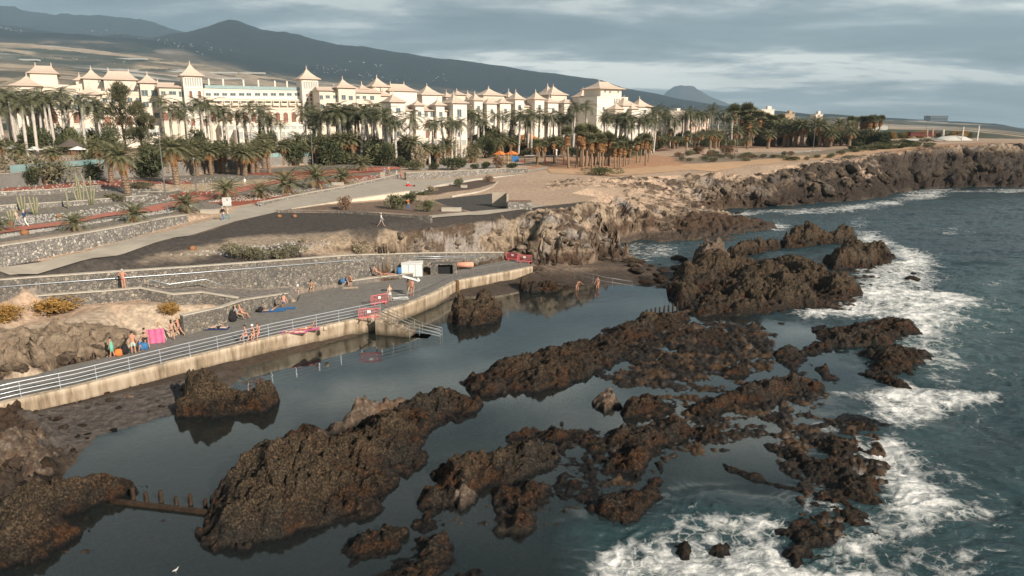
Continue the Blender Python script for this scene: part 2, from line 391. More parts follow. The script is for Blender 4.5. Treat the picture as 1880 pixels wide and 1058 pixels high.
# ---- triangulate and rasterise heights (world XY raster, half-metre cells)
pts = np.array(CP, float)
tri = geometry.delaunay_2d_cdt([Vector((p[0], p[1])) for p in pts], SEG, [], 0, 1e-3)
tv = np.array([(v[0], v[1]) for v in tri[0]])
def _zx(i, o):
    if len(o): return pts[o[0]][2]
    d = np.hypot(pts[:, 0]-tv[i][0], pts[:, 1]-tv[i][1]); k = np.argsort(d)[:2]; return float(pts[k, 2].mean())
tz = np.array([_zx(i, o) for i, o in enumerate(tri[3])])
RS = 0.25; RX0, RX1, RY0, RY1 = -420.0, 420.0, 14.0, 522.0
gx = np.arange(RX0, RX1, RS); gy = np.arange(RY0, RY1, RS); RZ = np.full((len(gy), len(gx)), -4.0, np.float32)
for t in tri[2]:
    a, b, c = tv[list(t)]; za, zb, zc = tz[list(t)]
    i0, i1 = int(max(0, (min(a[0], b[0], c[0])-RX0)//RS)), int(min(len(gx)-1, (max(a[0], b[0], c[0])-RX0)//RS+1))
    j0, j1 = int(max(0, (min(a[1], b[1], c[1])-RY0)//RS)), int(min(len(gy)-1, (max(a[1], b[1], c[1])-RY0)//RS+1))
    if i1 < i0 or j1 < j0: continue
    X, Y = np.meshgrid(gx[i0:i1+1], gy[j0:j1+1]); D = (b[1]-c[1])*(a[0]-c[0])+(c[0]-b[0])*(a[1]-c[1])
    if abs(D) < 1e-9: continue
    w0 = ((b[1]-c[1])*(X-c[0])+(c[0]-b[0])*(Y-c[1]))/D; w1 = ((c[1]-a[1])*(X-c[0])+(a[0]-c[0])*(Y-c[1]))/D; w2 = 1-w0-w1
    m = (w0 >= -1e-6) & (w1 >= -1e-6) & (w2 >= -1e-6)
    RZ[j0:j1+1, i0:i1+1][m] = (w0*za+w1*zb+w2*zc)[m]
def zt(X, Y):
    X = np.asarray(X, float); Y = np.asarray(Y, float)
    fx = np.clip((X-RX0)/RS, 0, len(gx)-1.001); fy = np.clip((Y-RY0)/RS, 0, len(gy)-1.001)
    i = fx.astype(int); j = fy.astype(int); a = fx-i; b = fy-j
    return (RZ[j, i]*(1-a)+RZ[j, i+1]*a)*(1-b)+(RZ[j+1, i]*(1-a)+RZ[j+1, i+1]*a)*b
def zz(x, y): return float(zt(np.array([x]), np.array([y]))[0])
_ys = np.concatenate([np.arange(20, 120, .1), np.arange(120, 520, .3)])
def gp(u, v):                                 # ground point seen at this pixel
    d = ray(u, v); t = _ys/d[1]; X = d[0]*t; Z = H+d[2]*t
    hit = Z <= np.maximum(zt(X, _ys), 0); k = int(np.argmax(hit)) if hit.any() else len(_ys)-1
    return (float(X[k]), float(_ys[k]), float(max(Z[k], 0)))

# ---------------------------------------------------------------- land and sea-bed mesh
def fan(u0, u1, nc, ys):
    uu = np.linspace(u0, u1, nc); a = (uu-CX)/F/cp                 # fan of azimuths from the viewpoint: finer where nearer
    Y = np.repeat(ys[:, None], nc, 1); X = a[None, :]*Y
    return X, Y
def rows(y0, y1, k):
    ys = [y0]
    while ys[-1] < y1: ys.append(ys[-1]*(1+k))
    return np.array(ys)
LY = rows(24, 500, 0.0028); NC = 1050
X, Y = fan(-330, 2300, NC, LY); Z = zt(X, Y)
ax_ = X[0]/Y[0]
for t in tri[2]:                               # exact heights on the mesh, so that walls meet clean edges
    a, b, c = tv[list(t)]; za, zb, zc = tz[list(t)]; yy_ = (a[1], b[1], c[1])
    if max(yy_) < 24 or min(yy_) > 500 or min(yy_) < 2: continue
    ra = (a[0]/a[1], b[0]/b[1], c[0]/c[1]); j0, j1 = np.searchsorted(LY, (min(yy_), max(yy_))); i0, i1 = np.searchsorted(ax_, (min(ra), max(ra)))
    if j1 <= j0 or i1 <= i0: continue
    D = (b[1]-c[1])*(a[0]-c[0])+(c[0]-b[0])*(a[1]-c[1])
    if abs(D) < 1e-9: continue
    Xs, Ys = X[j0:j1, i0:i1], Y[j0:j1, i0:i1]
    w0 = ((b[1]-c[1])*(Xs-c[0])+(c[0]-b[0])*(Ys-c[1]))/D; w1 = ((c[1]-a[1])*(Xs-c[0])+(a[0]-c[0])*(Ys-c[1]))/D; w2 = 1-w0-w1
    m = (w0 >= -1e-6) & (w1 >= -1e-6) & (w2 >= -1e-6); Z[j0:j1, i0:i1][m] = (w0*za+w1*zb+w2*zc)[m]
def poly(pts): return np.array([gp(*p)[:2] for p in pts])
def pset(X, Y, pts, w=.6, s=0, wob=1.0, sc_=.35):
    pts = np.asarray([p[:2] for p in pts]); mg = w+wob+.5
    m = (X > pts[:, 0].min()-mg) & (X < pts[:, 0].max()+mg) & (Y > pts[:, 1].min()-mg) & (Y < pts[:, 1].max()+mg)
    out = np.zeros(X.shape)
    if m.any():
        x_, y_ = X[m], Y[m]; out[m] = sstep(-w, w, sdf(pts, x_, y_)+(fbm(x_*sc_, y_*sc_, 4, 50+s)-.5)*2*wob)
    return out
# masks
r_cliff1 = pset(X, Y, poly([(600,452),(640,440),(700,424),(850,411),(960,395),(1050,382),(1110,372),(1160,345),(1110,345),(1010,348),(1000,335),(1100,325),(1200,328),(1300,322),(1420,316),(1500,298),(1600,283),(1700,272),(1879,264)])
              .tolist()+[(420,240),(420,150),(150,120),(60,105),(25,92),(0,87),(-1,83),(-14,79)], .8, 1, 1.2, .3)
r_left = pset(X, Y, poly([(-200,600),(0,603),(90,600),(150,598),(200,600),(235,610),(225,625),(200,652),(100,672),(0,694),(-200,740)]), .4, 2, .8, .5)
r_low = pset(X, Y, poly([(-200,760),(0,755),(30,748),(70,770),(110,800),(140,835),(115,860),(100,890),(60,1057),(-200,1057)]), .5, 3, .6, .6)
rock = np.clip(r_cliff1+r_left+r_low, 0, 1)
rock = np.where((Z < 1.2) & (Y > 84) & (X > 0) & (X < 30), np.minimum(rock, .25), rock)
gz = np.gradient(Z, axis=0)/np.maximum(np.gradient(Y, axis=0), .02)
slope = np.clip(np.abs(gz), 0, 2)
und = Z < 0
bed = sstep(0.1, -.3, Z)
# craggy relief
w1, w2, wid = worley(X*.35+fbm(X*.5, Y*.5, 3, 5), Y*.35+fbm(X*.5, Y*.5, 3, 6), 9)
crag = ridged(X*.22, Y*.22, 5, 20)-.55
amp = rock*(0.5+1.1*np.clip(slope*1.2, 0, 1))*(1-bed*.8)*(.3+.7*sstep(-8, 6, X+(Y > 100)*50+(Y < 60)*50))
Z2 = Z + amp*(crag*1.9+(w2-w1-.35)*.45+(wid-.5)*.5+(fbm(X*1.6, Y*1.6, 4, 31)-.5)*1.5+(ridged(X*1.1, Y*1.1, 4, 33)-.55)*.8)
Z2 += (1-rock)*((fbm(X*.25, Y*.25, 3, 41)-.5)*.12*np.clip((Y-60)/100, .2, 1)+(fbm(X*1.3, Y*1.3, 4, 43)-.5)*.06)
Z2 += bed*(fbm(X*.5, Y*.5, 5, 61)-.5)*.5
peb = np.clip(pset(X, Y, poly([(30,745),(130,745),(300,706),(400,688),(330,757),(180,802),(120,850),(60,820)]), .5, 7), 0, 1)
Z2 += peb*(fbm(X*3, Y*3, 3, 71)-.4)*.22
FL = np.zeros(X.shape); FA = []
for pl_, lv in (([(1080,600),(1190,594),(1260,592),(1400,592),(1440,620),(1440,680),(1330,700),(1230,720),(1120,720),(1085,690),(1130,668),(1100,640)], 1.0),
      ([(1230,700),(1500,690),(1560,740),(1480,800),(1330,830),(1200,860),(1000,830),(930,800),(1000,770),(1150,790),(1150,720)], .82), ([(800,860),(1000,830),(1230,850),(1240,960),(1000,1000),(780,985)], .68),
      ([(1400,800),(1500,760),(1640,780),(1640,1000),(1480,1040),(1440,900)], .95), ([(1440,600),(1690,590),(1700,720),(1560,720),(1450,680)], .7), ([(90,880),(420,940),(400,1050),(0,1058),(0,900)], .6),
      ([(860,705),(1100,690),(1100,740),(900,760)], .65), ([(780,740),(900,720),(960,800),(800,850)], .35), ([(1240,480),(1640,470),(1580,575),(1250,585)], .9), ([(1150,480),(1260,480),(1260,560),(1180,520)], .8)):
    FL = np.maximum(FL, lv*pset(X, Y, np.array([P(u, v, 0)[:2] for u, v in pl_]), 1.2, 9, 1.5, .3))
rgx = ridged(X*.55, Y*.8, 5, 63)-.62+(fbm(X*2.2, Y*2.2, 5, 65)-.5)*.75+(ridged(X*2.8, Y*2.8, 3, 66)-.5)*.45
Z2 = np.where((FL > .02) & (Z < .3), np.maximum(Z2, np.minimum(Z, -.1)*(1-FL)+FL*(-.13+.13*FL+rgx*.8)), Z2)
under = sdf(np.array([p[:2] for p in deck_o[1:]]+[p[:2] for p in deck_i]), X, Y) > -0.1
Z2 = np.where(under, np.minimum(Z2, np.minimum(Z, 1.25)), Z2)
lat = amp*(fbm(X*.4, Y*.4, 4, 81, Z*.5)-.5)
X2 = X+lat*2.2; Y2 = Y+amp*(fbm(X*.35+9, Y*.35, 5, 85, Z*.5, .6)-.5)*2.8+rock*sstep(140, 165, Y)*(ridged(X*.075, Y*.03, 4, 87)-.5)*7
# colours of the ground itself
def c(*a): return np.array(a)[None, None, :]
sand = c(.40, .295, .215); tan = c(.42, .335, .25); grav = c(.066, .057, .05); soil = c(.10, .072, .056); redg = c(.30, .075, .04)
rk_t = c(.36, .28, .20); rk_g = c(.33, .31, .30); rk_d = c(.055, .042, .034); rk_b = c(.085, .05, .03); pave = c(.36, .33, .29)
def mixc(A, Bc, m): return A*(1-m[..., None])+Bc*m[..., None]
col = np.repeat(np.repeat(sand, X.shape[0], 0), X.shape[1], 1)*(0.82+.36*fbm(X*.08, Y*.08, 4, 91)[..., None])
def paint(pts, cc, w=.4, s=0, wob=.5, k=1.0, sc_=.35):
    global col
    col = mixc(col, cc, pset(X, Y, pts, w, s, wob, sc_)*k)
XY = lambda L_: [(p[0], p[1]) for p in L_]
paint(poly([(-200,1057),(-200,700),(0,600),(400,560),(560,545),(560,600),(0,760)]), tan, .5, 1)
paint(XY(offs(wallA, 0))+[gp(u, v)[:2] for u, v in ((1000,392),(1060,380),(1095,374),(1060,372),(950,384),(790,396),(640,392),(504,390),(293,444),(170,474),(-100,512))], grav, .3, 2, .25)
paint(XY(wallA[:8])+XY([P(745,505,1.7),P(660,517,1.9),P(552,541,1.9),P(437,548,3.1)])+XY(rampB[::-1]), c(.17,.155,.14), .15, 30, .1)
paint(poly([(255,470),(330,462),(430,440),(520,432),(640,420),(640,432),(520,447),(430,462),(360,476),(270,480)]), tan*.8, .8, 3, 1.2, .75, .5)
paint(poly([(540,470),(560,440),(640,432),(700,425),(850,412),(960,396),(1050,384),(1100,377),(1120,385),(1100,440),(960,462),(640,468)]), c(.30, .23, .165), .7, 4, 1.4, .95, .5)
garden = np.array([gp(*p)[:2] for p in ((0,446),(140,426),(238,410),(306,397),(345,392),(470,373),(600,345),(735,315),(735,300),(600,297),(350,320),(200,325),(0,342),(-200,365),(-200,470))])
paint(garden, c(.19, .17, .145), .4, 5, .4)
for k_, pl in enumerate([[(0,347),(60,343),(200,330),(350,333),(350,345),(190,345),(0,356)], [(370,372),(470,352),(520,355),(430,380),(425,376)],
      [(455,360),(560,358),(520,375),(470,376)], [(550,340),(640,322),(720,322),(640,335)], [(300,365),(330,352),(400,350),(360,370)], [(430,320),(600,312),(700,306),(700,316),(560,325)]]):
    paint(poly(pl), redg, .4, 8+k_, .7, .9)
paint(poly([(230,338),(400,335),(560,322),(560,330),(420,350),(300,350)]), c(.45, .34, .22), .6, 20, .8, .8)
paint(poly([(510,384),(540,384),(750,366),(800,372),(860,389),(790,397),(700,390)]), c(.17, .12, .09), .3, 21, .2)
paint(poly([(765,355),(800,342),(870,330),(915,335),(880,345),(800,358)]), soil, .3, 22, .2)
paint(poly([(795,367),(860,360),(906,355),(931,362),(933,383),(864,389),(820,378)]), c(.07, .065, .06), .25, 23, .15)
paint(poly([(780,300),(950,300),(960,305),(800,312),(740,312)]), pave*.95, .4, 24, .3)
paint(poly([(960,310),(1010,292),(1200,285),(1280,292),(1240,315),(1050,318)]), c(.40, .215, .12), 1.0, 25, 1.5, .8)
paint(poly([(1230,290),(1400,280),(1620,268),(1620,276),(1450,296),(1260,306)]), c(.17, .14, .10), 1.5, 26, 2.5, .8, .15)
paint(poly([(1200,262),(1700,256),(1700,262),(1400,272),(1200,280)]), c(.22, .12, .075), 2, 27, 3, .8, .1)
paint(poly([(1620,270),(1800,262),(1879,262),(1879,266),(1800,272),(1640,284)]), c(.30, .17, .09), 2, 28, 2, .7, .1)
# rock colouring
nrk = fbm(X*.5, Y*.5, 5, 101, Z2*1.3); nr2 = fbm(X*.16, Y*.16, 4, 111, Z2*.35)
rc = mixc(np.repeat(np.repeat(rk_t, X.shape[0], 0), X.shape[1], 1), rk_g*.85, sstep(.5, .64, nr2)*.7)
rc = mixc(rc, c(.12, .085, .06), sstep(.5, .58, nrk))
wet = sstep(3.6, 1.2, Z2+(nrk-.5)*9+(nr2-.5)*7+np.clip((X-40)/40, 0, 1.2)*-1.0); rc = mixc(rc, rk_b*.8+rk_d*.2, wet)
dark_far = sstep(20, 90, X)*sstep(12.8, 9.6, Z2+(nrk-.5)*5); rc = mixc(rc, rk_d*.6, dark_far*.9)
rc = mixc(rc, rk_t*.9, sstep(.2, .6, r_left)*sstep(1.4, 2.0, Z2)*.7)
steepm = np.clip(rock*sstep(.12, .45, slope+(nrk-.5)*.5)+rock*sstep(.48, .6, nrk)*.8+r_low+r_left*.9+wet*rock, 0, 1)
col = mixc(col, rc, steepm)
lowwet = sstep(1.7, .5, Z2)*(1-r_left); col = mixc(col, c(.06, .045, .035), lowwet*(Y < 140)*1.0)
col = mixc(col, c(.12, .105, .095), peb*.8)
col = mixc(col, c(.06, .047, .034), bed)  # bed kept dark, with cloud shade put into its colour
rr = fbm(X*1.1, Y*1.1, 4, 67)
col = np.where(((FL > .02) & (Z < .3))[..., None], mixc(mixc(np.repeat(np.repeat(c(.018, .014, .011), X.shape[0], 0), X.shape[1], 1), c(.055, .034, .019), sstep(.5, .62, rr)), c(.04, .03, .02), sstep(.02, -.08, Z2)), col)
shal = bed*sstep(-1.0, -.3, Z2)*sstep(.45, .62, fbm(X*.35, Y*.35, 4, 121)); col = np.where((FL > .02)[..., None] & (Z2 > -.25)[..., None], col, mixc(col, c(.13, .09, .055), shal*.7))
t = NT('ground'); gc = t.attr('col', 'Color'); rkm = t.attr('rock')
n_f = t.noise(t.pos(), 2.2, 8, .7); n_v = t.vor(t.pos(), 1.7); n_s = t.noise(t.pos(), 9, 4, .7)
cc = t.mix(1.0, gc, t.ramp(n_f, [(.28, .45), (.5, .98), (.72, 1.55)]), 'MULTIPLY')
cc = t.mix(t.math('MULTIPLY', t.ramp(n_s, [(.62, 0.0), (.7, 1.0)]), t.math('MULTIPLY', t.ramp(t.z(), [(.0, 0.0), (.9, 1.0)]), .35)), cc, (.32, .27, .22))
hgt = t.math('ADD', t.math('MULTIPLY', n_v, .5), n_f)
nr = t.bump(hgt, t.math('ADD', t.math('MULTIPLY', rkm, .8), .15), .5); nr = t.bump(n_s, .35, .06, nr)
M_ground = t.pbr(cc, t.ramp(t.z(), [(0.0, .35), (.6, .9)]), 0, nr, .25)
V = np.stack([X2, Y2, Z2], -1).reshape(-1, 3); FQ = gridfaces(*X.shape)
fz = Z2.ravel()[FQ]; zmax = fz.max(1); yc = Y.ravel()[FQ[:, 0]]
at = {'col': col.reshape(-1, 3), 'rock': np.clip(steepm+peb, 0, 1).ravel()}
rkf = steepm.ravel()[FQ[:, 0]] > .5; bedf = zmax < -.02
for nm, mk in (('seabed', bedf), ('rocky_shore', (~bedf) & rkf), ('ground', (~bedf) & (~rkf))):
    tag(np_mesh(nm, V, FQ[mk], M_ground, at), kind='structure')

# ---------------------------------------------------------------- water
PITS = [(-60,1250),(-60,900),(60,870),(130,820),(330,750),(500,660),(700,590),(840,530),(1000,505),(1230,500),(1260,560),(1400,590),(1500,600),(1560,640),(1600,700),(1560,740),(1520,780),(1480,850),(1500,900),(1420,925),(1240,905),(1060,965),(1000,1250)]
calm_poly = [P(u, v, 0)[:2] for u, v in PITS]
X, Y = fan(-330, 2300, 900, rows(22, 900, 0.0032)); zl = np.where(Y < 500, zt(X, Y), -3)
calm = sstep(-2.5, 1.5, sdf(calm_poly, X, Y)+(fbm(X*.3, Y*.3, 3, 133)-.5)*3)
FO = [  # foam: outline, strength
 ([(1560,440),(1600,430),(1650,450),(1700,470),(1720,500),(1690,530),(1600,540),(1575,520),(1590,495),(1650,480),(1640,455)], 1.0),
 ([(1560,545),(1600,520),(1700,530),(1760,540),(1790,550),(1740,580),(1700,600),(1660,590),(1540,585),(1470,580),(1500,565)], 1.0),
 ([(1640,560),(1760,545),(1790,560),(1720,620),(1720,700),(1690,660),(1660,600)], .95),
 ([(1590,720),(1660,700),(1720,720),(1830,725),(1840,735),(1740,755),(1690,790),(1640,800),(1590,760)], .85),
 ([(1700,640),(1760,620),(1800,700),(1740,740),(1690,710)], .62),
 ([(1560,810),(1650,800),(1680,830),(1700,880),(1760,930),(1820,940),(1740,960),(1680,990),(1600,1010),(1560,1040),(1540,1000),(1620,960),(1640,900),(1600,860),(1550,850)], .9),
 ([(1090,1030),(1130,990),(1200,980),(1240,950),(1400,945),(1450,960),(1440,1000),(1480,1040),(1600,1040),(1650,1100),(1090,1100)], .85),
 ([(1220,945),(1290,925),(1260,950),(1230,965)], .7),
 ([(1500,1030),(1650,1000),(1800,1010),(1800,1200),(1400,1200)], .6),
 ([(1470,780),(1530,770),(1550,790),(1500,800)], .8), ([(1480,905),(1530,905),(1540,940),(1480,940)], .8), ([(1540,840),(1600,830),(1610,880),(1550,880)], .8),
 ([(1510,715),(1600,720),(1590,735),(1520,728)], .6), ([(1450,385),(1560,376),(1640,368),(1660,350),(1760,345),(1740,360),(1660,375),(1560,390),(1420,398)], .75),
 ([(1300,392),(1400,386),(1560,378),(1560,386),(1400,394),(1310,404)], .7), ([(1640,360),(1780,348),(1900,346),(1900,352),(1760,356)], .7),
 ([(1420,400),(1450,410),(1440,425),(1400,420)], .7), ([(1560,395),(1600,400),(1620,440),(1580,450),(1560,420)], .6),
 ([(1105,450),(1125,438),(1200,446),(1260,450),(1240,475),(1180,485),(1120,480)], .62), ([(1240,445),(1320,440),(1420,450),(1430,470),(1300,462)], .45),
 ([(1700,420),(1760,415),(1800,430),(1740,432)], .5), ([(1560,560),(1850,500),(1879,600),(1879,700),(1720,700)], .42), ([(1600,760),(1879,720),(1879,980),(1650,1058)], .36)]
foam = np.zeros(X.shape)
for pts_, st in FO:
    pp = [P(u, v, 0)[:2] for u, v in pts_]; sz = max(1.0, min(5.0, (max(p[1] for p in pp)-min(p[1] for p in pp))*.16))
    foam = np.maximum(foam, st*sstep(-sz*1.3, sz*.8, sdf(pp, X, Y)))
swx = X+3*(fbm(X*.12, Y*.12, 3, 7)-.5)*4; swy = Y+3*(fbm(X*.12, Y*.12, 3, 8)-.5)*4
foam = np.clip(foam+(fbm(swx*.25, swy*.25, 4, 130)-.5)*.55*(foam > .04), 0, 1)
open_ = 1-calm
ft = sstep(600, 150, Y)
wave = (fbm(X*.10+Y*.03, Y*.22, 4, 140)-.5)*.9*ft+(ridged(swx*.45, swy*.75, 3, 150)-.5)*.28*ft
Zw = open_*(wave+foam*(ridged(X*.9, Y*.9, 4, 160)-.4)*.22)-open_*.02
turq = np.zeros(X.shape)
for pl, st in (([(1640,600),(1879,480),(1879,680),(1700,700)], .8), ([(1600,800),(1750,760),(1800,1000),(1500,1100),(1450,1040)], .7), ([(1000,1000),(1500,950),(1600,1100),(1000,1200)], .5)):
    turq = np.maximum(turq, st*pset(X, Y, np.array([P(u, v, 0)[:2] for u, v in pl]), 5, 170, 4, .1))
V = np.stack([X, Y, Zw], -1).reshape(-1, 3); FQ = gridfaces(*X.shape)
keep = zl.ravel()[FQ].min(1) < .35
cf = calm.ravel()[FQ].mean(1) > .5
at = {'foam': foam.ravel(), 'turq': turq.ravel(), 'calm': calm.ravel()}
# open sea
t = NT('sea_water'); ps = t.pos()
base = t.mix(t.attr('turq'), (.012, .030, .037), (.05, .092, .092)); base = t.mix(t.math('MULTIPLY', t.ramp(t.noise(t.scale(ps, (.02, .05, 1)), 1, 4), [(.4, 0.0), (.6, 1.0)]), .35), base, (.02, .06, .07))
warp = t.n('ShaderNodeVectorMath', operation='MULTIPLY_ADD'); t.link(t.noise(ps, .35, 3, .5, 0, True), warp.inputs[0]); warp.inputs[1].default_value = (2.6, 2.6, 0); t.link(ps, warp.inputs[2])
lace = t.vor(warp.outputs[0], .55, 'DISTANCE_TO_EDGE'); lace2 = t.vor(warp.outputs[0], 1.7, 'DISTANCE_TO_EDGE'); fn = t.noise(ps, 1.4, 10, .74, .8)
web = t.math('SUBTRACT', 1.0, t.math('MINIMUM', t.math('MULTIPLY', lace, 4.5), t.math('MULTIPLY_ADD', lace2, 5.0, .25), clamp=False), clamp=True)
fa = t.attr('foam')
sc1 = t.math('MULTIPLY_ADD', fa, 1.35, t.math('MULTIPLY_ADD', fn, 1.7, t.math('MULTIPLY', web, .42)))
fm = t.math('MULTIPLY', t.ramp(sc1, [(.98/1.0*.5+.49, 0.0), (1.0, 1.0)]), 1.0)
fm = t.n('ShaderNodeMapRange'); t.link(sc1, fm.inputs[0]); fm.inputs[1].default_value = 1.83; fm.inputs[2].default_value = 2.6
gate = t.n('ShaderNodeMapRange'); t.link(fa, gate.inputs[0]); gate.inputs[1].default_value = .08; gate.inputs[2].default_value = .3
fmask = t.math('MULTIPLY', fm.outputs[0], gate.outputs[0], clamp=True)
wn = t.noise(t.scale(ps, (.55, 1.1, 1)), 1.0, 8, .62, .4); wn2 = t.noise(ps, 3.2, 4, .6)
nr = t.bump(wn, .55, .9); nr = t.bump(wn2, .25, .12, nr); nr = t.bump(t.math('MULTIPLY', fmask, fn), .5, .2, nr)
sea_b = t.n('ShaderNodeBsdfPrincipled'); t.link(t.mix(fmask, base, (.86, .87, .85)), sea_b.inputs['Base Color']); t.link(t.math('MULTIPLY_ADD', fmask, .55, .16), sea_b.inputs['Roughness']); t.link(nr, sea_b.inputs['Normal'])
# still water of the pools: clear over a dark bed, mirror-like at this slant
nr = t.bump(t.noise(t.scale(ps, (.7, 1.6, 1)), 2.2, 4, .55, .5), .05, .08); nr = t.bump(t.noise(ps, .35, 3), .05, .3, nr)
fr = t.n('ShaderNodeFresnel'); fr.inputs[0].default_value = 1.7; t.link(nr, fr.inputs[1])
gl = t.n('ShaderNodeBsdfGlossy'); gl.inputs[0].default_value = (.95, 1, 1, 1); gl.inputs[1].default_value = .05; t.link(nr, gl.inputs[2])
tr = t.n('ShaderNodeBsdfTransparent'); tr.inputs[0].default_value = (.78, .84, .82, 1)
df = t.n('ShaderNodeBsdfDiffuse'); df.inputs[0].default_value = (.04, .053, .053, 1)  # dark tint, cloud shade over the pools included in it
m1 = t.n('ShaderNodeMixShader'); m1.inputs[0].default_value = .25; t.L.new(tr.outputs[0], m1.inputs[1]); t.L.new(df.outputs[0], m1.inputs[2])
m2 = t.n('ShaderNodeMixShader'); t.link(fr.outputs[0], m2.inputs[0]); t.L.new(m1.outputs[0], m2.inputs[1]); t.L.new(gl.outputs[0], m2.inputs[2])
m3 = t.n('ShaderNodeMixShader'); t.link(t.math('MULTIPLY', t.attr('calm'), t.math('SUBTRACT', 1.0, fmask)), m3.inputs[0]); t.L.new(sea_b.outputs[0], m3.inputs[1]); t.L.new(m2.outputs[0], m3.inputs[2]); t.L.new(m3.outputs[0], t.out.inputs[0]); M_sea = M_pool = t.mat
tag(np_mesh('sea', V, FQ[keep & ~cf], M_sea, at), kind='structure')
tag(np_mesh('tide_pool_water', V, FQ[keep & cf], M_pool, at), kind='structure')
b = MB()
for x0, x1, y0, y1 in ((-2500, 25000, 900, 25000), (400, 25000, -4000, 900)):
    pass
b.face([(-4000, 905, -.05), (13500, 905, -.05), (13500, 15500, -.05), (-4000, 15500, -.05)])
sx0 = (2300-CX)/F/cp
b.face([(sx0*22, 22, -.05), (13500, 22, -.05), (13500, 905, -.05), (sx0*905, 905, -.05)])
t = NT('far_sea'); ps = t.pos()
nr = t.bump(t.noise(t.scale(ps, (.03, .12, 1)), 1.0, 8, .7, .3), .8, 3.0)
M_fsea = t.pbr((.008, .026, .036), .22, 0, nr, .5)
tag(b.build('open_ocean', M_fsea), kind='structure')

# ---------------------------------------------------------------- reef rocks
t = NT('reef_rock'); ps = t.pos()
n1 = t.noise(ps, .8, 8, .7); n2 = t.noise(ps, 3.2, 10, .78, .5); v1 = t.vor(ps, 2.2); n3 = t.noise(ps, .22, 5, .6); n4 = t.noise(ps, 10, 5, .72); n5 = t.noise(t.scale(ps, (1, 1, 3)), .6, 6, .65)
cl = t.ramp(n2, [(.38, (.005, .004, .003)), (.48, (.026, .017, .010)), (.58, (.10, .066, .036)), (.68, (.22, .155, .09))])  # shade in hollows and warm light on crests are put into this ramp
cl = t.mix(t.math('MULTIPLY', t.ramp(n1, [(.47, 0.0), (.58, 1.0)]), .75), cl, t.ramp(n4, [(.35, (.035, .014, .006)), (.65, (.19, .075, .022))]))
cl = t.mix(t.math('MULTIPLY', t.ramp(n3, [(.5, 0.0), (.6, 1.0)]), .7), cl, t.ramp(n4, [(.35, (.015, .014, .012)), (.65, (.105, .092, .072))]))
dry = t.n('ShaderNodeMapRange'); t.link(t.math('ADD', t.z(), t.math('MULTIPLY', n5, 2.2)), dry.inputs[0]); dry.inputs[1].default_value = 1.75; dry.inputs[2].default_value = 2.5
cl = t.mix(t.math('MULTIPLY', dry.outputs[0], .7), cl, t.ramp(n4, [(.35, (.05, .035, .021)), (.65, (.26, .185, .11))]))  # dry upper rock, with warm sunlight on the tops put into its colour
cl = t.mix(1.0, cl, t.ramp(t.noise(ps, 9, 5, .75), [(.38, .08), (.5, .5), (.62, 1.25)]), 'MULTIPLY')  # speckle, darkened overall to stand in for cloud shade
wetz = t.n('ShaderNodeMapRange'); t.link(t.math('SUBTRACT', t.z(), t.math('MULTIPLY', n1, .25)), wetz.inputs[0]); wetz.inputs[1].default_value = -.06; wetz.inputs[2].default_value = .12
cl = t.mix(wetz.outputs[0], (.005, .004, .0035), cl)
nr = t.bump(t.math('ADD', n1, t.math('MULTIPLY', v1, .5)), 1.0, .5); nr = t.bump(n2, .9, .3, nr); nr = t.bump(n4, .6, .06, nr)
M_reef = t.pbr(cl, t.math('MULTIPLY_ADD', wetz.outputs[0], .45, .35), 0, nr, .3)
t = NT('reef_rock_pale'); ps = t.pos()
n1 = t.noise(ps, .9, 8, .68); n2 = t.noise(ps, 3.5, 8, .72); v1 = t.vor(ps, 1.6)
cl = t.ramp(n2, [(.3, (.03, .022, .017)), (.5, (.095, .068, .048)), (.7, (.24, .20, .165))])
cl = t.mix(t.math('MULTIPLY', t.ramp(n1, [(.5, 0.0), (.64, 1.0)]), .6), cl, (.13, .07, .035))
wetz = t.n('ShaderNodeMapRange'); t.link(t.z(), wetz.inputs[0]); wetz.inputs[1].default_value = .05; wetz.inputs[2].default_value = .5
cl = t.mix(wetz.outputs[0], (.012, .009, .007), cl)
nr = t.bump(t.math('ADD', n1, t.math('MULTIPLY', v1, .4)), .8, .35); nr = t.bump(n2, .8, .12, nr)
M_reefp = t.pbr(cl, .75, 0, nr, .3)
NROCK = [0]
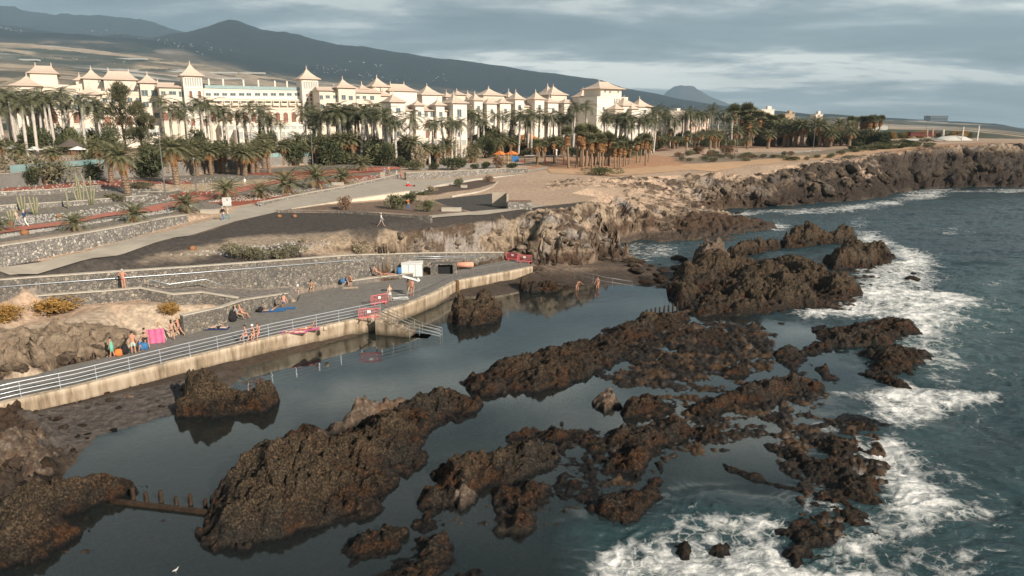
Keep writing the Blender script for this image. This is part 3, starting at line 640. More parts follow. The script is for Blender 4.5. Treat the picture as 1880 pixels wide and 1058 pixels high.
def reef(pts, h, label, peaks=(), g=None, m=None, edge=1.4, rough=1.0, gap=0.0, res=None, shift=True):
    h = h*(.78 if h < 1.1 else .92); rough = rough*1.15
    NROCK[0] += 1; s = 200+NROCK[0]*13
    pp = np.array([P(u, v, 0)[:2] for u, v in pts]); x0, y0 = pp.min(0)-1.2; x1, y1 = pp.max(0)+1.2
    st = res or float(np.clip((y0+y1)/2*.0016, .055, .3))
    gxx = np.arange(x0, x1, st); gyy = np.arange(y0, y1, st); X, Y = np.meshgrid(gxx, gyy)
    d = sdf(pp, X, Y); wob = (fbm(X*.7, Y*.7, 4, s)-.5)*1.5+(fbm(X*2.4, Y*2.4, 4, s+1)-.5)*.7
    d = d+wob*min(1.2, edge)
    body = np.clip(d/edge, -1, 1.0); body = np.where(body > 0, np.power(np.maximum(body, 0), .6), body*1.2)
    hm = .12+1.35*sstep(.25, .75, fbm(X*.26, Y*.26, 4, s+2))
    for (u, v, ph, pr) in peaks:
        qx, qy, _ = P(u, v, 0); hm = hm+ph/h*np.exp(-((X-qx)**2+(Y-qy)**2)/(2*pr*pr))
    w1, w2, wi = worley(X*.9+fbm(X, Y, 3, s+3)*.8, Y*.9+fbm(X, Y, 3, s+4)*.8, s)
    Z = h*hm*body
    top = np.clip(body, 0, 1)
    Z = Z+top*rough*((ridged(X*.55, Y*.55, 5, s+5)-.55)*.9+(w2-w1-.3)*.34+(wi-.5)*.3+(ridged(X*2.1, Y*2.1, 4, s+6)-.55)*.55+(fbm(X*5.2, Y*5.2, 3, s+7)-.5)*.32)*min(1, h*.8+.2)
    if gap > 0: Z = Z-gap*sstep(.5, .62, fbm(X*.45, Y*.45, 4, s+8))*1.2
    Z = np.where(d < 0, d*1.1-.02, np.maximum(Z, -.3))
    jx = (fbm(X*1.1, Y*1.1, 3, s+9, Z)-.5)*.5*top; jy = (fbm(X*1.1+5, Y*1.1, 3, s+10, Z)-.5)*.5*top
    FQ = gridfaces(*X.shape); zm = Z.ravel()[FQ].max(1)
    o = np_mesh('reef_rock', np.stack([X+jx, Y+jy, Z], -1).reshape(-1, 3), FQ[zm > -.45], m or M_reef)
    return tag(o, label, 'rock', g)
reef([(380,1000),(378,975),(392,935),(420,895),(455,868),(500,850),(545,830),(600,812),(650,800),(700,775),(745,748),(775,732),(810,722),(850,728),(885,742),(888,756),(845,775),(815,782),(797,795),(790,818),(778,828),(782,861),(740,880),(707,913),(695,936),(640,964),(553,984),(454,1009),(400,1010)], 1.2,
     'largest brown rock ridge in the foreground', [(470,890,1.3,3.0),(560,860,.8,2.5),(700,800,.9,2),(800,740,1.1,1.8),(860,745,.3,1)], edge=2.6, res=.07)
reef([(500,840),(535,806),(560,800),(600,790),(640,775),(660,760),(690,756),(720,748),(755,738),(760,745),(720,762),(690,775),(640,795),(600,806),(550,828)], .9, 'narrow pale brown rib of rock with a small pointed peak beside the largest ridge', [(657,765,1.4,.7),(630,775,.8,1),(700,752,.5,.8)], edge=1.2, res=.08, m=M_reefp)
reef([(328,748),(345,738),(400,735),(460,735),(514,734),(492,752),(430,765),(350,771),(326,764)], 1.6, 'flat-sided brown rock in the pool just off the left end of the quay', [(400,742,.6,1.5)], edge=1.2, res=.07)
reef([(821,594),(830,580),(850,572),(880,567),(905,570),(922,577),(912,590),(872,599),(840,599)], 1.9, 'tall dark knobbly rock standing alone in the pool in front of the quay step', [(888,577,1.2,.9),(850,580,.7,.8)], edge=1.0, res=.09)
reef([(953,533),(965,526),(1000,524),(1025,525),(1031,531),(1018,537),(975,540)], 1.5, 'rounded dark rock at the edge of the small beach, upper end of the pool', [(1003,530,.5,1.0)], edge=1.0, res=.1)
reef([(855,702),(880,684),(930,668),(985,650),(1036,637),(1090,622),(1134,607),(1175,590),(1215,583),(1262,570),(1262,590),(1240,605),(1200,618),(1150,642),(1129,667),(1086,690),(1035,714),(975,725),(928,734),(884,726)], .85, 'long dark ridge closing the seaward side of the pool below the right weir', [(900,705,.3,2),(1180,590,.5,1.5)], edge=1.5, gap=.15, res=.11)
reef([(1225,530),(1235,510),(1252,500),(1275,495),(1300,490),(1340,488),(1400,486),(1480,486),(1510,498),(1525,510),(1560,518),(1578,530),(1580,543),(1555,552),(1500,567),(1440,571),(1400,577),(1330,577),(1280,583),(1250,565),(1230,548)], 1.35, 'broad brown rock island with white surf along its right side', [(1300,500,1.6,2),(1255,512,1.4,1.2),(1280,505,1.0,1.5),(1400,510,.7,3),(1450,530,.5,3)], edge=2.0, res=.13)
reef([(1266,490),(1275,482),(1300,472),(1325,470),(1340,482),(1330,492),(1290,496)], 2.3, 'grey hump of rock rising at the back left of the broad brown island', [(1290,482,1.0,1.5)], edge=1.4, res=.13, m=M_reefp)
reef([(1335,472),(1345,462),(1375,456),(1425,452),(1430,458),(1400,466),(1350,474)], 1.2, 'low brown rock spur just behind the broad island, left of the block-shaped rock', edge=1.2, res=.14)
reef([(1432,452),(1440,457),(1470,457),(1500,450),(1550,448),(1572,442),(1568,438),(1500,438),(1450,442)], 2.1, 'block-shaped dark rock farthest out in the inlet with steep sides', [(1480,447,.5,2)], edge=1.1, res=.14)
reef([(1512,484),(1530,474),(1560,468),(1600,466),(1640,472),(1650,480),(1620,488),(1570,494),(1530,498)], 1.7, 'brown rock mass right of the broad island with surf breaking on its tip', [(1560,478,.6,2)], edge=1.3, res=.13)
reef([(1450,652),(1490,637),(1512,628),(1500,615),(1490,604),(1512,598),(1563,603),(1625,592),(1679,592),(1684,604),(1672,619),(1642,630),(1652,642),(1684,644),(1710,657),(1680,672),(1676,700),(1660,716),(1635,708),(1590,690),(1584,676),(1600,664),(1570,652),(1600,642),(1560,637),(1530,640),(1500,652),(1465,657)], .75, 'branching blackish reef with pools between its arms and surf on its outer edge', edge=1.1, gap=.12, res=.1)
reef([(1240,757),(1190,761),(1153,767),(1157,750),(1165,735),(1181,728),(1212,730),(1240,735),(1245,748)], 1.0, 'squarish brown rock lump in the tide pools right of the small sharp rock', [(1180,745,.6,.8)], edge=.9, res=.08)
reef([(1248,757),(1315,773),(1335,756),(1390,746),(1434,738),(1453,725),(1513,716),(1490,706),(1450,702),(1414,708),(1358,718),(1299,738)], .7, 'long orange-brown rock band running right through the middle tide pools', edge=1.0, res=.09)
reef([(1088,741),(1106,728),(1133,732),(1138,748),(1110,758)], .9, 'small sharp dark grey rock standing alone in the tide pool', [(1115,740,.3,.6)], edge=.8, rough=.7, res=.06, m=M_reefp)
reef([(928,804),(956,793),(995,780),(1027,776),(1054,788),(1106,795),(1153,788),(1193,780),(1240,772),(1272,787),(1331,799),(1319,809),(1240,812),(1215,830),(1193,850),(1169,879),(1120,880),(1100,860),(1054,848),(1015,826),(975,814)], .7, 'wide rusty-brown rock shelf in the tide pools below the small sharp rock', edge=1.1, gap=.25, res=.075)
reef([(798,864),(821,864),(853,853),(900,841),(956,826),(1015,828),(1019,856),(971,879),(912,890),(873,911),(861,930),(821,942),(800,973),(758,973),(762,940),(778,912),(798,895)], .95, 'rusty ridge slanting down left through the lower tide pools behind the split boulder', edge=1.1, gap=.1, res=.065)
reef([(826,905),(835,892),(858,890),(868,905),(865,925),(845,934),(828,926)], .9, 'split boulder with grey top and orange broken face at the end of the slanting ridge', edge=.9, rough=.5, res=.05, m=M_reefp)
reef([(898,913),(916,899),(995,896),(1019,910),(979,940),(979,972),(956,992),(920,974),(905,945)], .75, 'dark weed-covered rock tongue pointing down in the lower middle tide pool', edge=.9, res=.06)
reef([(1005,878),(1040,853),(1100,858),(1100,885),(1095,905),(1150,912),(1190,888),(1212,852),(1226,872),(1206,912),(1198,942),(1170,958),(1125,956),(1080,932),(1050,914),(1010,903)], .5, 'low curved blackish rock ring around a shallow pool, lower middle', edge=.9, gap=.1, res=.065)
reef([(624,1010),(645,988),(703,975),(742,984),(736,1002),(700,1020),(645,1037)], .85, 'loaf-shaped rusty rock at the bottom below the right end of the largest ridge', edge=.9, res=.05)
reef([(690,1075),(726,1032),(768,1010),(775,996),(821,988),(820,1030),(812,1060),(780,1100),(700,1110)], .8, 'rusty rock cut by the bottom edge, right of the loaf-shaped rock', edge=.8, res=.05)
reef([(824,1075),(840,1048),(880,1046),(892,1070),(870,1100),(830,1100)], .6, 'small orange rock cut by the bottom edge, left of the white surf', edge=.6, res=.05)
reef([(-60,1060),(-60,905),(20,925),(80,915),(110,902),(160,893),(237,892),(250,905),(217,918),(182,927),(170,950),(118,954),(138,986),(95,1013),(51,1029),(0,1042)], .95, 'dark rugged rocks filling the lower left corner beside the timber weir', [(20,960,.6,2)], edge=1.3, gap=.1, res=.06)
reef([(-60,880),(-60,810),(0,800),(60,795),(100,815),(112,850),(100,885),(40,905)], 1.15, 'tan rock hump with a dark hollow at the left edge above the pool', [(30,850,.6,1.5)], edge=1.2, res=.07, m=M_reefp)
reef([(1406,815),(1440,817),(1480,838),(1500,850),(1515,835),(1490,815),(1485,802),(1532,786),(1552,763),(1596,766),(1635,780),(1643,795),(1596,804),(1548,812),(1568,828),(1552,861),(1572,875),(1611,883),(1627,903),(1619,932),(1598,942),(1609,982),(1576,984),(1532,1013),(1510,1010),(1461,1039),(1438,1033),(1452,1000),(1440,980),(1461,942),(1485,915),(1515,893),(1493,879),(1461,859),(1430,835)], .7, 'jagged weed-covered outer reef with surf pouring over it, right of the tide pools', edge=1.1, gap=.2, res=.075)
reef([(1319,845),(1345,860),(1384,869),(1414,884),(1477,899),(1477,906),(1414,893),(1370,878),(1330,862)], .3, 'thin low line of dark rock curving across the brown shallow pool', edge=.5, res=.07)
reef([(1297,1020),(1305,1005),(1335,1003),(1340,1018),(1320,1030)], .6, 'dark rock poking through the bottom surf', edge=.6, res=.06)
reef([(1240,1012),(1255,1000),(1272,1008),(1270,1030),(1245,1032)], .55, 'blackish rock in the bottom surf, left of its twin', edge=.5, res=.06)
reef([(1418,650),(1440,642),(1470,645),(1478,660),(1465,680),(1478,690),(1450,690),(1440,672),(1420,662)], .5, 'low dark rock patch left of the branching reef', edge=.7, gap=.1, res=.09)
reef([(1497,678),(1515,672),(1530,688),(1542,697),(1510,700)], .45, 'little dark rock patch inside the bay of the branching reef', edge=.6, res=.09)
reef([(1331,690),(1335,675),(1365,672),(1384,684),(1370,692)], .5, 'small rust-topped rock in the upper tide pools', edge=.6, res=.08)
reef([(600,806),(590,790),(560,785),(520,800),(500,822),(520,822),(560,806)], .5, 'blackish flat rock at the pool edge where the largest ridge begins', edge=.8, res=.08)
reef([(1110,600),(1180,606),(1215,612),(1300,592),(1380,600),(1390,620),(1330,640),(1290,665),(1220,668),(1150,665),(1120,672),(1095,690),(1105,665),(1080,640)], .30, 'field of broken black rock between the pool ridge and the upper tide pools', edge=1.6, gap=.5, rough=1.3, res=.12)
# loose boulders: individuals sharing a few meshes
protoR = []
for k in range(7):
    b = bmesh.new(); bmesh.ops.create_icosphere(b, subdivisions=4, radius=.5)
    for v in b.verts:
        p = np.array(v.co)[None, :]*2.2+k*9
        d = float(fbm(p[:, 0], p[:, 1], 4, k, p[:, 2])[0])-.5; q = float(ridged(p[:, 0]*1.7, p[:, 1]*1.7, 3, k+5, p[:, 2]*1.7)[0])-.5
        v.co *= 1+d*.9+q*.35
        v.co.z *= .75
    me = bpy.data.meshes.new('boulder'); b.to_mesh(me); b.free(); me.polygons.foreach_set('use_smooth', [True]*len(me.polygons))
    me.materials.append(M_reef if k < 5 else M_reefp); protoR.append(me)
def scatter_rocks(polyuv, n, s0, s1, label, group, sink=.3, ks=(0, 5)):
    pp = np.array([P(u, v, 0)[:2] for u, v in polyuv]); lo, hi = pp.min(0), pp.max(0); c_ = 0
    while c_ < n:
        x, y = random.uniform(lo[0], hi[0]), random.uniform(lo[1], hi[1])
        if float(sdf(pp, np.array([x]), np.array([y]))[0]) < 0: continue
        s = s0+(s1-s0)*random.random()**2.5
        o = bpy.data.objects.new('boulder', protoR[random.randint(*ks)-0 if ks else 0]); C.objects.link(o)
        o.location = (x, y, max(zz(x, y), -.25)+s*(.22-sink*random.random())); o.scale = (s*random.uniform(.8, 1.7), s*random.uniform(.7, 1.2), s*random.uniform(.5, .9)); o.rotation_euler = (0, 0, random.uniform(0, 6.28))
        tag(o, label, 'boulder', group); c_ += 1
scatter_rocks([(1080,600),(1260,590),(1430,590),(1440,640),(1330,700),(1240,720),(1120,720),(1060,740)], 75, .35, 1.3, 'loose black stone among the upper tide pools', 'black stones of the upper tide pools', .5)
scatter_rocks([(870,740),(1080,740),(1090,780),(940,800),(820,860),(800,830)], 24, .3, .8, 'small dark stone in the calm middle tide pool', 'stones of the middle tide pool', .4)
scatter_rocks([(1230,690),(1500,690),(1540,760),(1460,800),(1330,830),(1250,800)], 34, .3, 1.0, 'small dark stone around the orange-brown rock band', 'stones by the orange-brown band', .5)
scatter_rocks([(1160,478),(1250,478),(1250,530),(1215,545),(1190,525),(1150,500)], 26, .6, 2.0, 'dark boulder on the pebbly neck between beach and broad island', 'boulders on the beach neck', .2)
scatter_rocks([(1090,478),(1180,485),(1180,500),(1060,490)], 12, .5, 1.2, 'pale brown boulder at the foot of the beach cliff', 'boulders below the beach cliff', .1, (4, 6))
scatter_rocks([(1580,490),(1680,470),(1700,520),(1560,545),(1540,620),(1520,560)], 9, .8, 2.0, 'wet rounded rock awash in surf right of the islands', 'rocks awash right of the islands', .35)
scatter_rocks([(60,745),(300,710),(380,700),(330,752),(180,800),(120,850),(60,800)], 60, .15, .5, 'grey cobble on the pebble bank under the quay', 'cobbles under the quay', .1, (0, 6))
scatter_rocks([(120,930),(330,950),(500,1040),(150,1050)], 10, .4, 1.1, 'dark stone in the murky pool at lower left', 'stones of the lower left pool', .5)

# craggy blocks bedded in the cliffs
t = NT('cliff_block'); ps = t.pos(); n1 = t.noise(ps, 1.1, 8, .7); n2 = t.noise(ps, 5, 6, .7); n3 = t.noise(ps, .12, 3)
cl = t.ramp(n1, [(.34, (.05, .036, .026)), (.48, (.16, .12, .085)), (.62, (.30, .235, .175))]); cl = t.mix(t.ramp(n3, [(.52, 0.0), (.64, .6)]), cl, (.22, .20, .18)); cl = t.mix(1.0, cl, t.ramp(n2, [(.3, .5), (.7, 1.5)]), 'MULTIPLY')
mr = t.n('ShaderNodeMapRange'); t.link(t.math('ADD', t.z(), t.math('MULTIPLY', n1, 3.0)), mr.inputs[0]); mr.inputs[1].default_value = 2.6; mr.inputs[2].default_value = 4.4
cl = t.mix(mr.outputs[0], (.035, .024, .017), cl); sx_ = t.n('ShaderNodeSeparateXYZ'); t.link(ps, sx_.inputs[0]); mr = t.n('ShaderNodeMapRange'); t.link(t.math('ADD', sx_.outputs[0], t.math('MULTIPLY', n3, 60)), mr.inputs[0]); mr.inputs[1].default_value = 70; mr.inputs[2].default_value = 140; mr.inputs[4].default_value = .85
cl = t.mix(mr.outputs[0], cl, t.mix(n2, (.012, .010, .008), (.06, .042, .028))); M_cliff = t.pbr(cl, .92, 0, t.bump(n2, .9, .15, t.bump(n1, .9, .5)), .2)
protoC = []
for me in protoR[:4]:
    m2_ = me.copy(); m2_.materials.clear(); m2_.materials.append(M_cliff if protoC is not None else None); protoC.append(m2_)
random.seed(5)
def cliff_rocks(polyuv, n, s0, s1, label, group):
    c_ = 0; us = [p[0] for p in polyuv]; vs = [p[1] for p in polyuv]; pa = np.array(polyuv, float)
    while c_ < n:
        u, v = random.uniform(min(us), max(us)), random.uniform(min(vs), max(vs))
        if float(sdf(pa, np.array([u]), np.array([v]))[0]) < 0: continue
        x, y, z = gp(u, v); s = s0+(s1-s0)*random.random()**2; o = bpy.data.objects.new('cliff_rock', protoC[random.randrange(4)]); C.objects.link(o)
        o.location = (x, y+s*.15, z-s*.12); o.scale = (s*random.uniform(.8, 1.5), s*random.uniform(.7, 1.1), s*random.uniform(.7, 1.2)); o.rotation_euler = (random.uniform(-.4, .4), random.uniform(-.4, .4), random.uniform(0, 6.28))
        tag(o, label, 'rock', group); c_ += 1
cliff_rocks([(640,442),(760,424),(900,410),(960,425),(940,452),(780,456),(660,456)], 30, .4, 1.3, 'pale brown rubble block on the slope above the tall wall', 'rubble above the tall wall')
cliff_rocks([(960,400),(1100,380),(1112,470),(985,482),(945,470)], 90, .4, 1.5, 'craggy grey-brown block bedded in the steep beach cliff', 'blocks in the beach cliff')
cliff_rocks([(1120,380),(1300,370),(1420,405),(1420,422),(1330,430),(1130,428)], 35, .7, 2.0, 'dark craggy block on the promontory beyond the beach cliff', 'blocks on the promontory')
cliff_rocks([(1130,345),(1300,340),(1400,330),(1400,360),(1300,375),(1150,370)], 30, .7, 2.0, 'grey lichen-pale block on the rock shelf above the inlet', 'blocks on the rock shelf')
cliff_rocks([(1400,322),(1500,305),(1640,288),(1640,340),(1560,362),(1400,375)], 50, 1.0, 4.0, 'large craggy block in the bay cliff', 'blocks in the bay cliff')
cliff_rocks([(1650,284),(1880,268),(1880,335),(1700,340)], 28, 1.5, 5.0, 'dark crag in the high cliff at the right edge', 'crags in the high right cliff')
cliff_rocks([(0,610),(150,603),(225,615),(205,648),(100,668),(0,688)], 20, .5, 1.6, 'pale weathered block of the outcrop behind the quay at left', 'blocks of the left outcrop')

# ---------------------------------------------------------------- mountains and far coast
def prof(tab, u):
    a = np.array(tab, float); return np.interp(u, a[:, 0], a[:, 1])
PLAIN = [  # (distance, {u: v}) height profile of the long slope behind the hotel
 (490, [(-400,240),(0,240),(900,240),(1400,250),(1700,256),(1790,262),(1830,285),(2300,300)]),
 (800, [(-400,214),(0,214),(500,219),(900,224),(1400,239),(1700,246),(1790,252),(1830,262),(2300,270)]),
 (1500, [(-400,172),(0,172),(300,184),(600,202),(900,213),(1200,221),(1500,232),(1740,239),(1790,244),(1850,250),(2300,255)]),
 (2600, [(-400,110),(0,116),(300,142),(600,178),(900,200),(1200,210),(1500,223),(1740,232),(1810,239),(1850,244),(2300,248)]),
 (4000, [(-400,60),(0,74),(200,92),(400,118),(600,156),(900,189),(1150,200),(1300,204),(1500,217),(1700,227),(1790,231),(1835,239),(1860,243),(2300,243)]),
 (5200, [(-400,30),(0,56),(200,70),(400,88),(600,124),(900,170),(1100,190),(1300,199),(1400,206),(1500,212),(1600,218),(1700,224),(1780,228),(1830,236),(1860,243),(2300,243)]),
 (6600, [(-400,15),(0,40),(200,62),(330,76),(390,67),(425,56),(448,44),(463,39),(480,42),(500,51),(530,60),(600,76),(700,92),(800,107),(900,123),(1000,137),(1080,148),(1130,160),(1200,177),(1300,196),(1400,207),(1500,215),(1700,232),(1850,245),(2300,245)]),
 (7600, [(-400,20),(0,50),(300,85),(470,90),(700,130),(1000,180),(1200,210),(1400,235),(2300,245)]),
 (9500, [(-400,-40),(0,4),(60,12),(120,26),(200,30),(260,32),(330,42),(400,58),(470,85),(700,140),(1100,235),(2300,250)]),
 (11000, [(-400,60),(0,60),(400,100),(1100,240),(2300,250)])]
ny, nx = 430, 620
uu = np.linspace(-400, 2300, nx); Yk = np.array([p[0] for p in PLAIN], float)
Zk = np.array([[PY(CX, v, y)[2] for v in prof(tab, uu)] for y, tab in PLAIN])
ys = np.exp(np.linspace(math.log(490), math.log(11000), ny))
Zm = np.empty((ny, nx)); kk = np.searchsorted(Yk, ys, 'right')-1; kk = np.clip(kk, 0, len(Yk)-2)
tt = (ys-Yk[kk])/(Yk[kk+1]-Yk[kk]); ts = tt*.35+.65*tt*tt*(3-2*tt)
Zm = Zk[kk]*(1-ts)[:, None]+Zk[kk+1]*ts[:, None]
Xm = (uu[None, :]-CX)/F/cp*ys[:, None]; Ym = np.repeat(ys[:, None], nx, 1)
gul = ridged(Xm/900+Ym/2600, Ym/1500, 5, 301)-.55; am = sstep(2500, 6000, Ym)
Zm = Zm+gul*Zm*.13*am+(fbm(Xm/260, Ym/260, 4, 305)-.5)*np.clip((Ym-600)/2500, 0, 1)*24*sstep(2, 40, Zm)
Zm[0, :] = Zm[0, :]-6
ud, vd, idd = worley(Xm/230, Ym/120+.0*Xm, 310)
tn = fbm(Xm/500, Ym/350, 4, 311)
A = lambda *a: np.array(a)[None, None, :]
colm = np.repeat(np.repeat(A(.10, .095, .065), ny, 0), nx, 1)
def cm(m, x):
    global colm
    colm = colm*(1-m[..., None])+np.array(x)[None, None, :]*m[..., None]
cm(sstep(.3, .5, idd), (.18, .14, .095)); cm((idd > .55).astype(float)*.9, (.44, .35, .25)); cm((idd < .16).astype(float), (.055, .07, .05)); cm((idd > .9).astype(float)*sstep(5200, 3800, Ym)*.85, (.50, .47, .42))
cm(sstep(.52, .62, tn)*.8, (.06, .07, .05)); cm(sstep(.46, .38, tn)*.55, (.40, .31, .22))
up = sstep(3900, 4900, Ym+(fbm(Xm/700, Ym/700, 3, 320)-.5)*1500+np.clip((Xm+600)/5, 0, 900)); cm(up, (.014, .019, .019))  # dark upper forest, deepened in colour to stand in for cloud shadow
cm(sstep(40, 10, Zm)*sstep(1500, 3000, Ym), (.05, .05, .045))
t = NT('mountain'); nn = t.noise(t.pos(), .012, 8, .7)
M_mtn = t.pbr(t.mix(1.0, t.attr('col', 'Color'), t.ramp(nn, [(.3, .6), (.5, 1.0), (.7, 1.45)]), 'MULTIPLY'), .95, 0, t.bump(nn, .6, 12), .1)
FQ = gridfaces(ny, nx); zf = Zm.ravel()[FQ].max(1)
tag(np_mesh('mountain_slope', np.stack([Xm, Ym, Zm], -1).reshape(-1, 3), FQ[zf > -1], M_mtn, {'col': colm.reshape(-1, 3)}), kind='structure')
# lone flat-topped peak far behind
Yp = 13500; uu = np.linspace(1120, 1360, 90); yy = np.linspace(-1, 1, 50)
hp = prof([(1120,205),(1165,196),(1195,180),(1208,166),(1219,158),(1232,154.5),(1250,156),(1258,163),(1270,170),(1285,180),(1310,188),(1360,206)], uu)
zp = np.array([PY(CX, v, Yp)[2] for v in hp]); Xp = np.repeat(((uu-CX)/F/cp*Yp)[None, :], 50, 0); Yy = np.repeat((Yp+yy*1400)[:, None], 90, 1)
Zp = zp[None, :]*(1-np.abs(yy)[:, None]**1.6)+(fbm(Xp/300, Yy/300, 5, 330)-.5)*90-20
tag(np_mesh('distant_peak', np.stack([Xp, Yy, Zp], -1).reshape(-1, 3), gridfaces(50, 90), mat('peak_rock', (.06, .06, .055), scale=.01, local=False, rough=.95)), kind='structure')
# white village houses on the slopes
def zfar(x, y):
    j = np.clip(np.searchsorted(ys, y)-1, 0, ny-2); a = (y-ys[j])/(ys[j+1]-ys[j]); c_ = (x/y*F*cp+CX+400)/2700*(nx-1); i = int(np.clip(c_, 0, nx-2)); bb = c_-i
    z = lambda jj: Zm[jj, i]*(1-bb)+Zm[jj, i+1]*bb
    return float(z(j)*(1-a)+z(j+1)*a)
M_wh = mat('white_render', (.34, .335, .32), rough=.8); M_win = mat('dark_window', (.05, .06, .065), rough=.2)
vh = []
for k, (w, d, h) in enumerate(((14, 10, 7), (20, 12, 6), (10, 9, 9))):
    b = MB(); b.box((0, 0, h/2-2), (w, d, h+4)); b.box((0, 0, h+.3), (w+.8, d+.8, .6)); b.box((w*.2, 0, h+1.5), (w*.3, d*.5, 2.2))
    for i in range(3): b.box((-w/3+i*w/3, -d/2-.03, h*.5), (1.6, .1, 1.6), k=1)
    vh.append(b.mesh('village_house', [M_wh, M_win]))
def far_v(u, v, y0=520, y1=9000):
    d = ray(u, v)
    for y in np.exp(np.linspace(math.log(y0), math.log(y1), 700)):
        t_ = y/d[1]
        if H+d[2]*t_ <= zfar(d[0]*t_, y): return d[0]*t_, float(y), zfar(d[0]*t_, y)
    return None
for (u0, v0, u1, v1, n, sp_, lab) in ((0,52,45,60,14,3,'white house of the village high on the slope at far left'), (150,55,330,80,24,5,'white house of the scattered hamlets below the cloud at left'), (300,82,440,98,22,6,'white house of the village below the cone hill'),
      (560,124,760,150,46,7,'white house of the village strung out over the hotel roofs'), (640,110,700,122,8,3,'white house high above the hotel, on the dark slope'), (760,140,1080,200,26,12,'white house scattered on the slope right of the cone hill'), (1080,180,1330,206,34,6,'white house of the coastal town under the flat-topped peak'),
      (1330,212,1500,222,16,3,'white house of the coastal town at the foot of the long slope'), (1560,232,1620,240,6,3,'white house near the far plantations at right'), (0,100,300,118,14,8,'white farm building among the terraced fields at left')):
    for i in range(n):
        f = random.random(); u = u0+(u1-u0)*f; v = v0+(v1-v0)*f+random.gauss(0, sp_*.6)
        q = far_v(u, v)
        if q is None: continue
        s = max(.4, q[1]/9000)*random.uniform(.5, 1.1)
        o = bpy.data.objects.new('village_house', vh[random.randrange(3)]); C.objects.link(o); o.location = q; o.scale = (s, s, s*.9); o.rotation_euler = (0, 0, random.uniform(-.6, .6))
        tag(o, lab, 'house', 'houses: '+lab[15:60])
b = MB()
for (u, v, w) in ((330,133,60),(395,136,75),(455,136,60),(420,146,45),(240,110,55),(55,112,30),(1590,238,60)):
    q = far_v(u, v)
    if q: b = MB(); b.box((0, 0, 2), (w*q[1]/F, 30, 6)); b.box((0, 0, 5.3), (w*q[1]/F-3, 26, .7)); tag(b.build('greenhouse', mat('greenhouse', (.55, .55, .5), rough=.6), loc=q), 'long pale plantation greenhouse on the terraced slope', 'greenhouse', 'greenhouses on the terraced slope')
q = PY(1718, 218, 3900); b = MB(); b.box((0, 0, 0), (96, 60, 26)); b.box((0, 0, 14), (100, 64, 2.5))
for i in range(8): b.box((-42+i*12, -30.2, -2), (7, .6, 12), k=1)
tag(b.build('factory_hall', [mat('dull_steel', (.16, .18, .19), rough=.7), M_win], loc=q), 'dark boxy building alone on the distant headland', 'building')

# ---------------------------------------------------------------- stone and concrete
def stonewall_mat(name, c0, c1, cp_, scale=2.2, pale=.82):
    t = NT(name); ps = t.pos(); wp = t.n('ShaderNodeVectorMath', operation='MULTIPLY_ADD'); t.link(t.noise(ps, 1.2, 2, .5, 0, True), wp.inputs[0]); wp.inputs[1].default_value = (.35,)*3; t.link(ps, wp.inputs[2])
    e = t.vor(wp.outputs[0], scale, 'DISTANCE_TO_EDGE'); cc = t.vor(wp.outputs[0], scale, 'F1', 'Color')
    s = t.n('ShaderNodeSeparateColor'); t.link(cc, s.inputs[0])
    col = t.mix(s.outputs[0], c0, c1); col = t.mix(t.ramp(s.outputs[1], [(pale, 0.0), (pale+.03, 1.0)]), col, cp_)
    col = t.mix(1.0, col, t.ramp(t.noise(ps, 7, 5, .7), [(.3, .6), (.7, 1.4)]), 'MULTIPLY')
    col = t.mix(t.ramp(e, [(.02, 1.0), (.06, 0.0)]), col, tuple(x*.55+.03 for x in c1))
    col = t.mix(t.math('MULTIPLY', t.ramp(t.noise(ps, .25, 4), [(.45, 0.0), (.7, 1.0)]), .4), col, (.20, .17, .13))
    nr = t.bump(t.ramp(e, [(0.0, 0.0), (.12, 1.0)]), .8, .08); nr = t.bump(t.noise(ps, 14, 4), .4, .03, nr)
    return t.pbr(col, .9, 0, nr, .2)
M_stone = stonewall_mat('dark_stonework', (.10, .095, .09), (.24, .22, .19), (.32, .28, .23), 3.6, .9)
M_stonel = stonewall_mat('grey_stonework', (.15, .145, .14), (.33, .31, .28), (.46, .43, .38), 3.8, .8)
M_conc = mat('concrete', (.46, .40, .32), (.34, .29, .22), .8, .85, bump=.3, bscale=8, local=False)
M_coping = mat('pale_coping', (.50, .46, .39), (.40, .36, .30), 1.5, .85, bump=.2, bscale=9, local=False)
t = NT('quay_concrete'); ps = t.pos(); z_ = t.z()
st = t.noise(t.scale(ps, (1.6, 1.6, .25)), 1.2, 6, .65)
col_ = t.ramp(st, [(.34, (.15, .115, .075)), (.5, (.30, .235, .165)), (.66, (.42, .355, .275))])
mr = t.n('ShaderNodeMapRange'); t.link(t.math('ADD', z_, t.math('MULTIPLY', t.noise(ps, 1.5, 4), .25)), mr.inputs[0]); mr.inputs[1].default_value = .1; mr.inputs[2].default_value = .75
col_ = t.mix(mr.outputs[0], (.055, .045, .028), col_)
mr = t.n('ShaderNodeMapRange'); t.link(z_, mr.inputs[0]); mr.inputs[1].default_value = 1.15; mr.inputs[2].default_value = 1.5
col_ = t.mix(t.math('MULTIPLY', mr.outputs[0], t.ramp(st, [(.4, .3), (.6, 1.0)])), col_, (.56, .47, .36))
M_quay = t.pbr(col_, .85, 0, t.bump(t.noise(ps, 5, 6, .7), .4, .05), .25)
t = NT('cobble_deck'); ps = t.pos(); e = t.vor(ps, 3.2, 'DISTANCE_TO_EDGE'); s = t.n('ShaderNodeSeparateColor'); t.link(t.vor(ps, 3.2, 'F1', 'Color'), s.inputs[0])
col_ = t.mix(s.outputs[0], (.15, .145, .135), (.225, .215, .20)); col_ = t.mix(t.ramp(e, [(.02, .8), (.07, 0.0)]), col_, (.17, .16, .15))
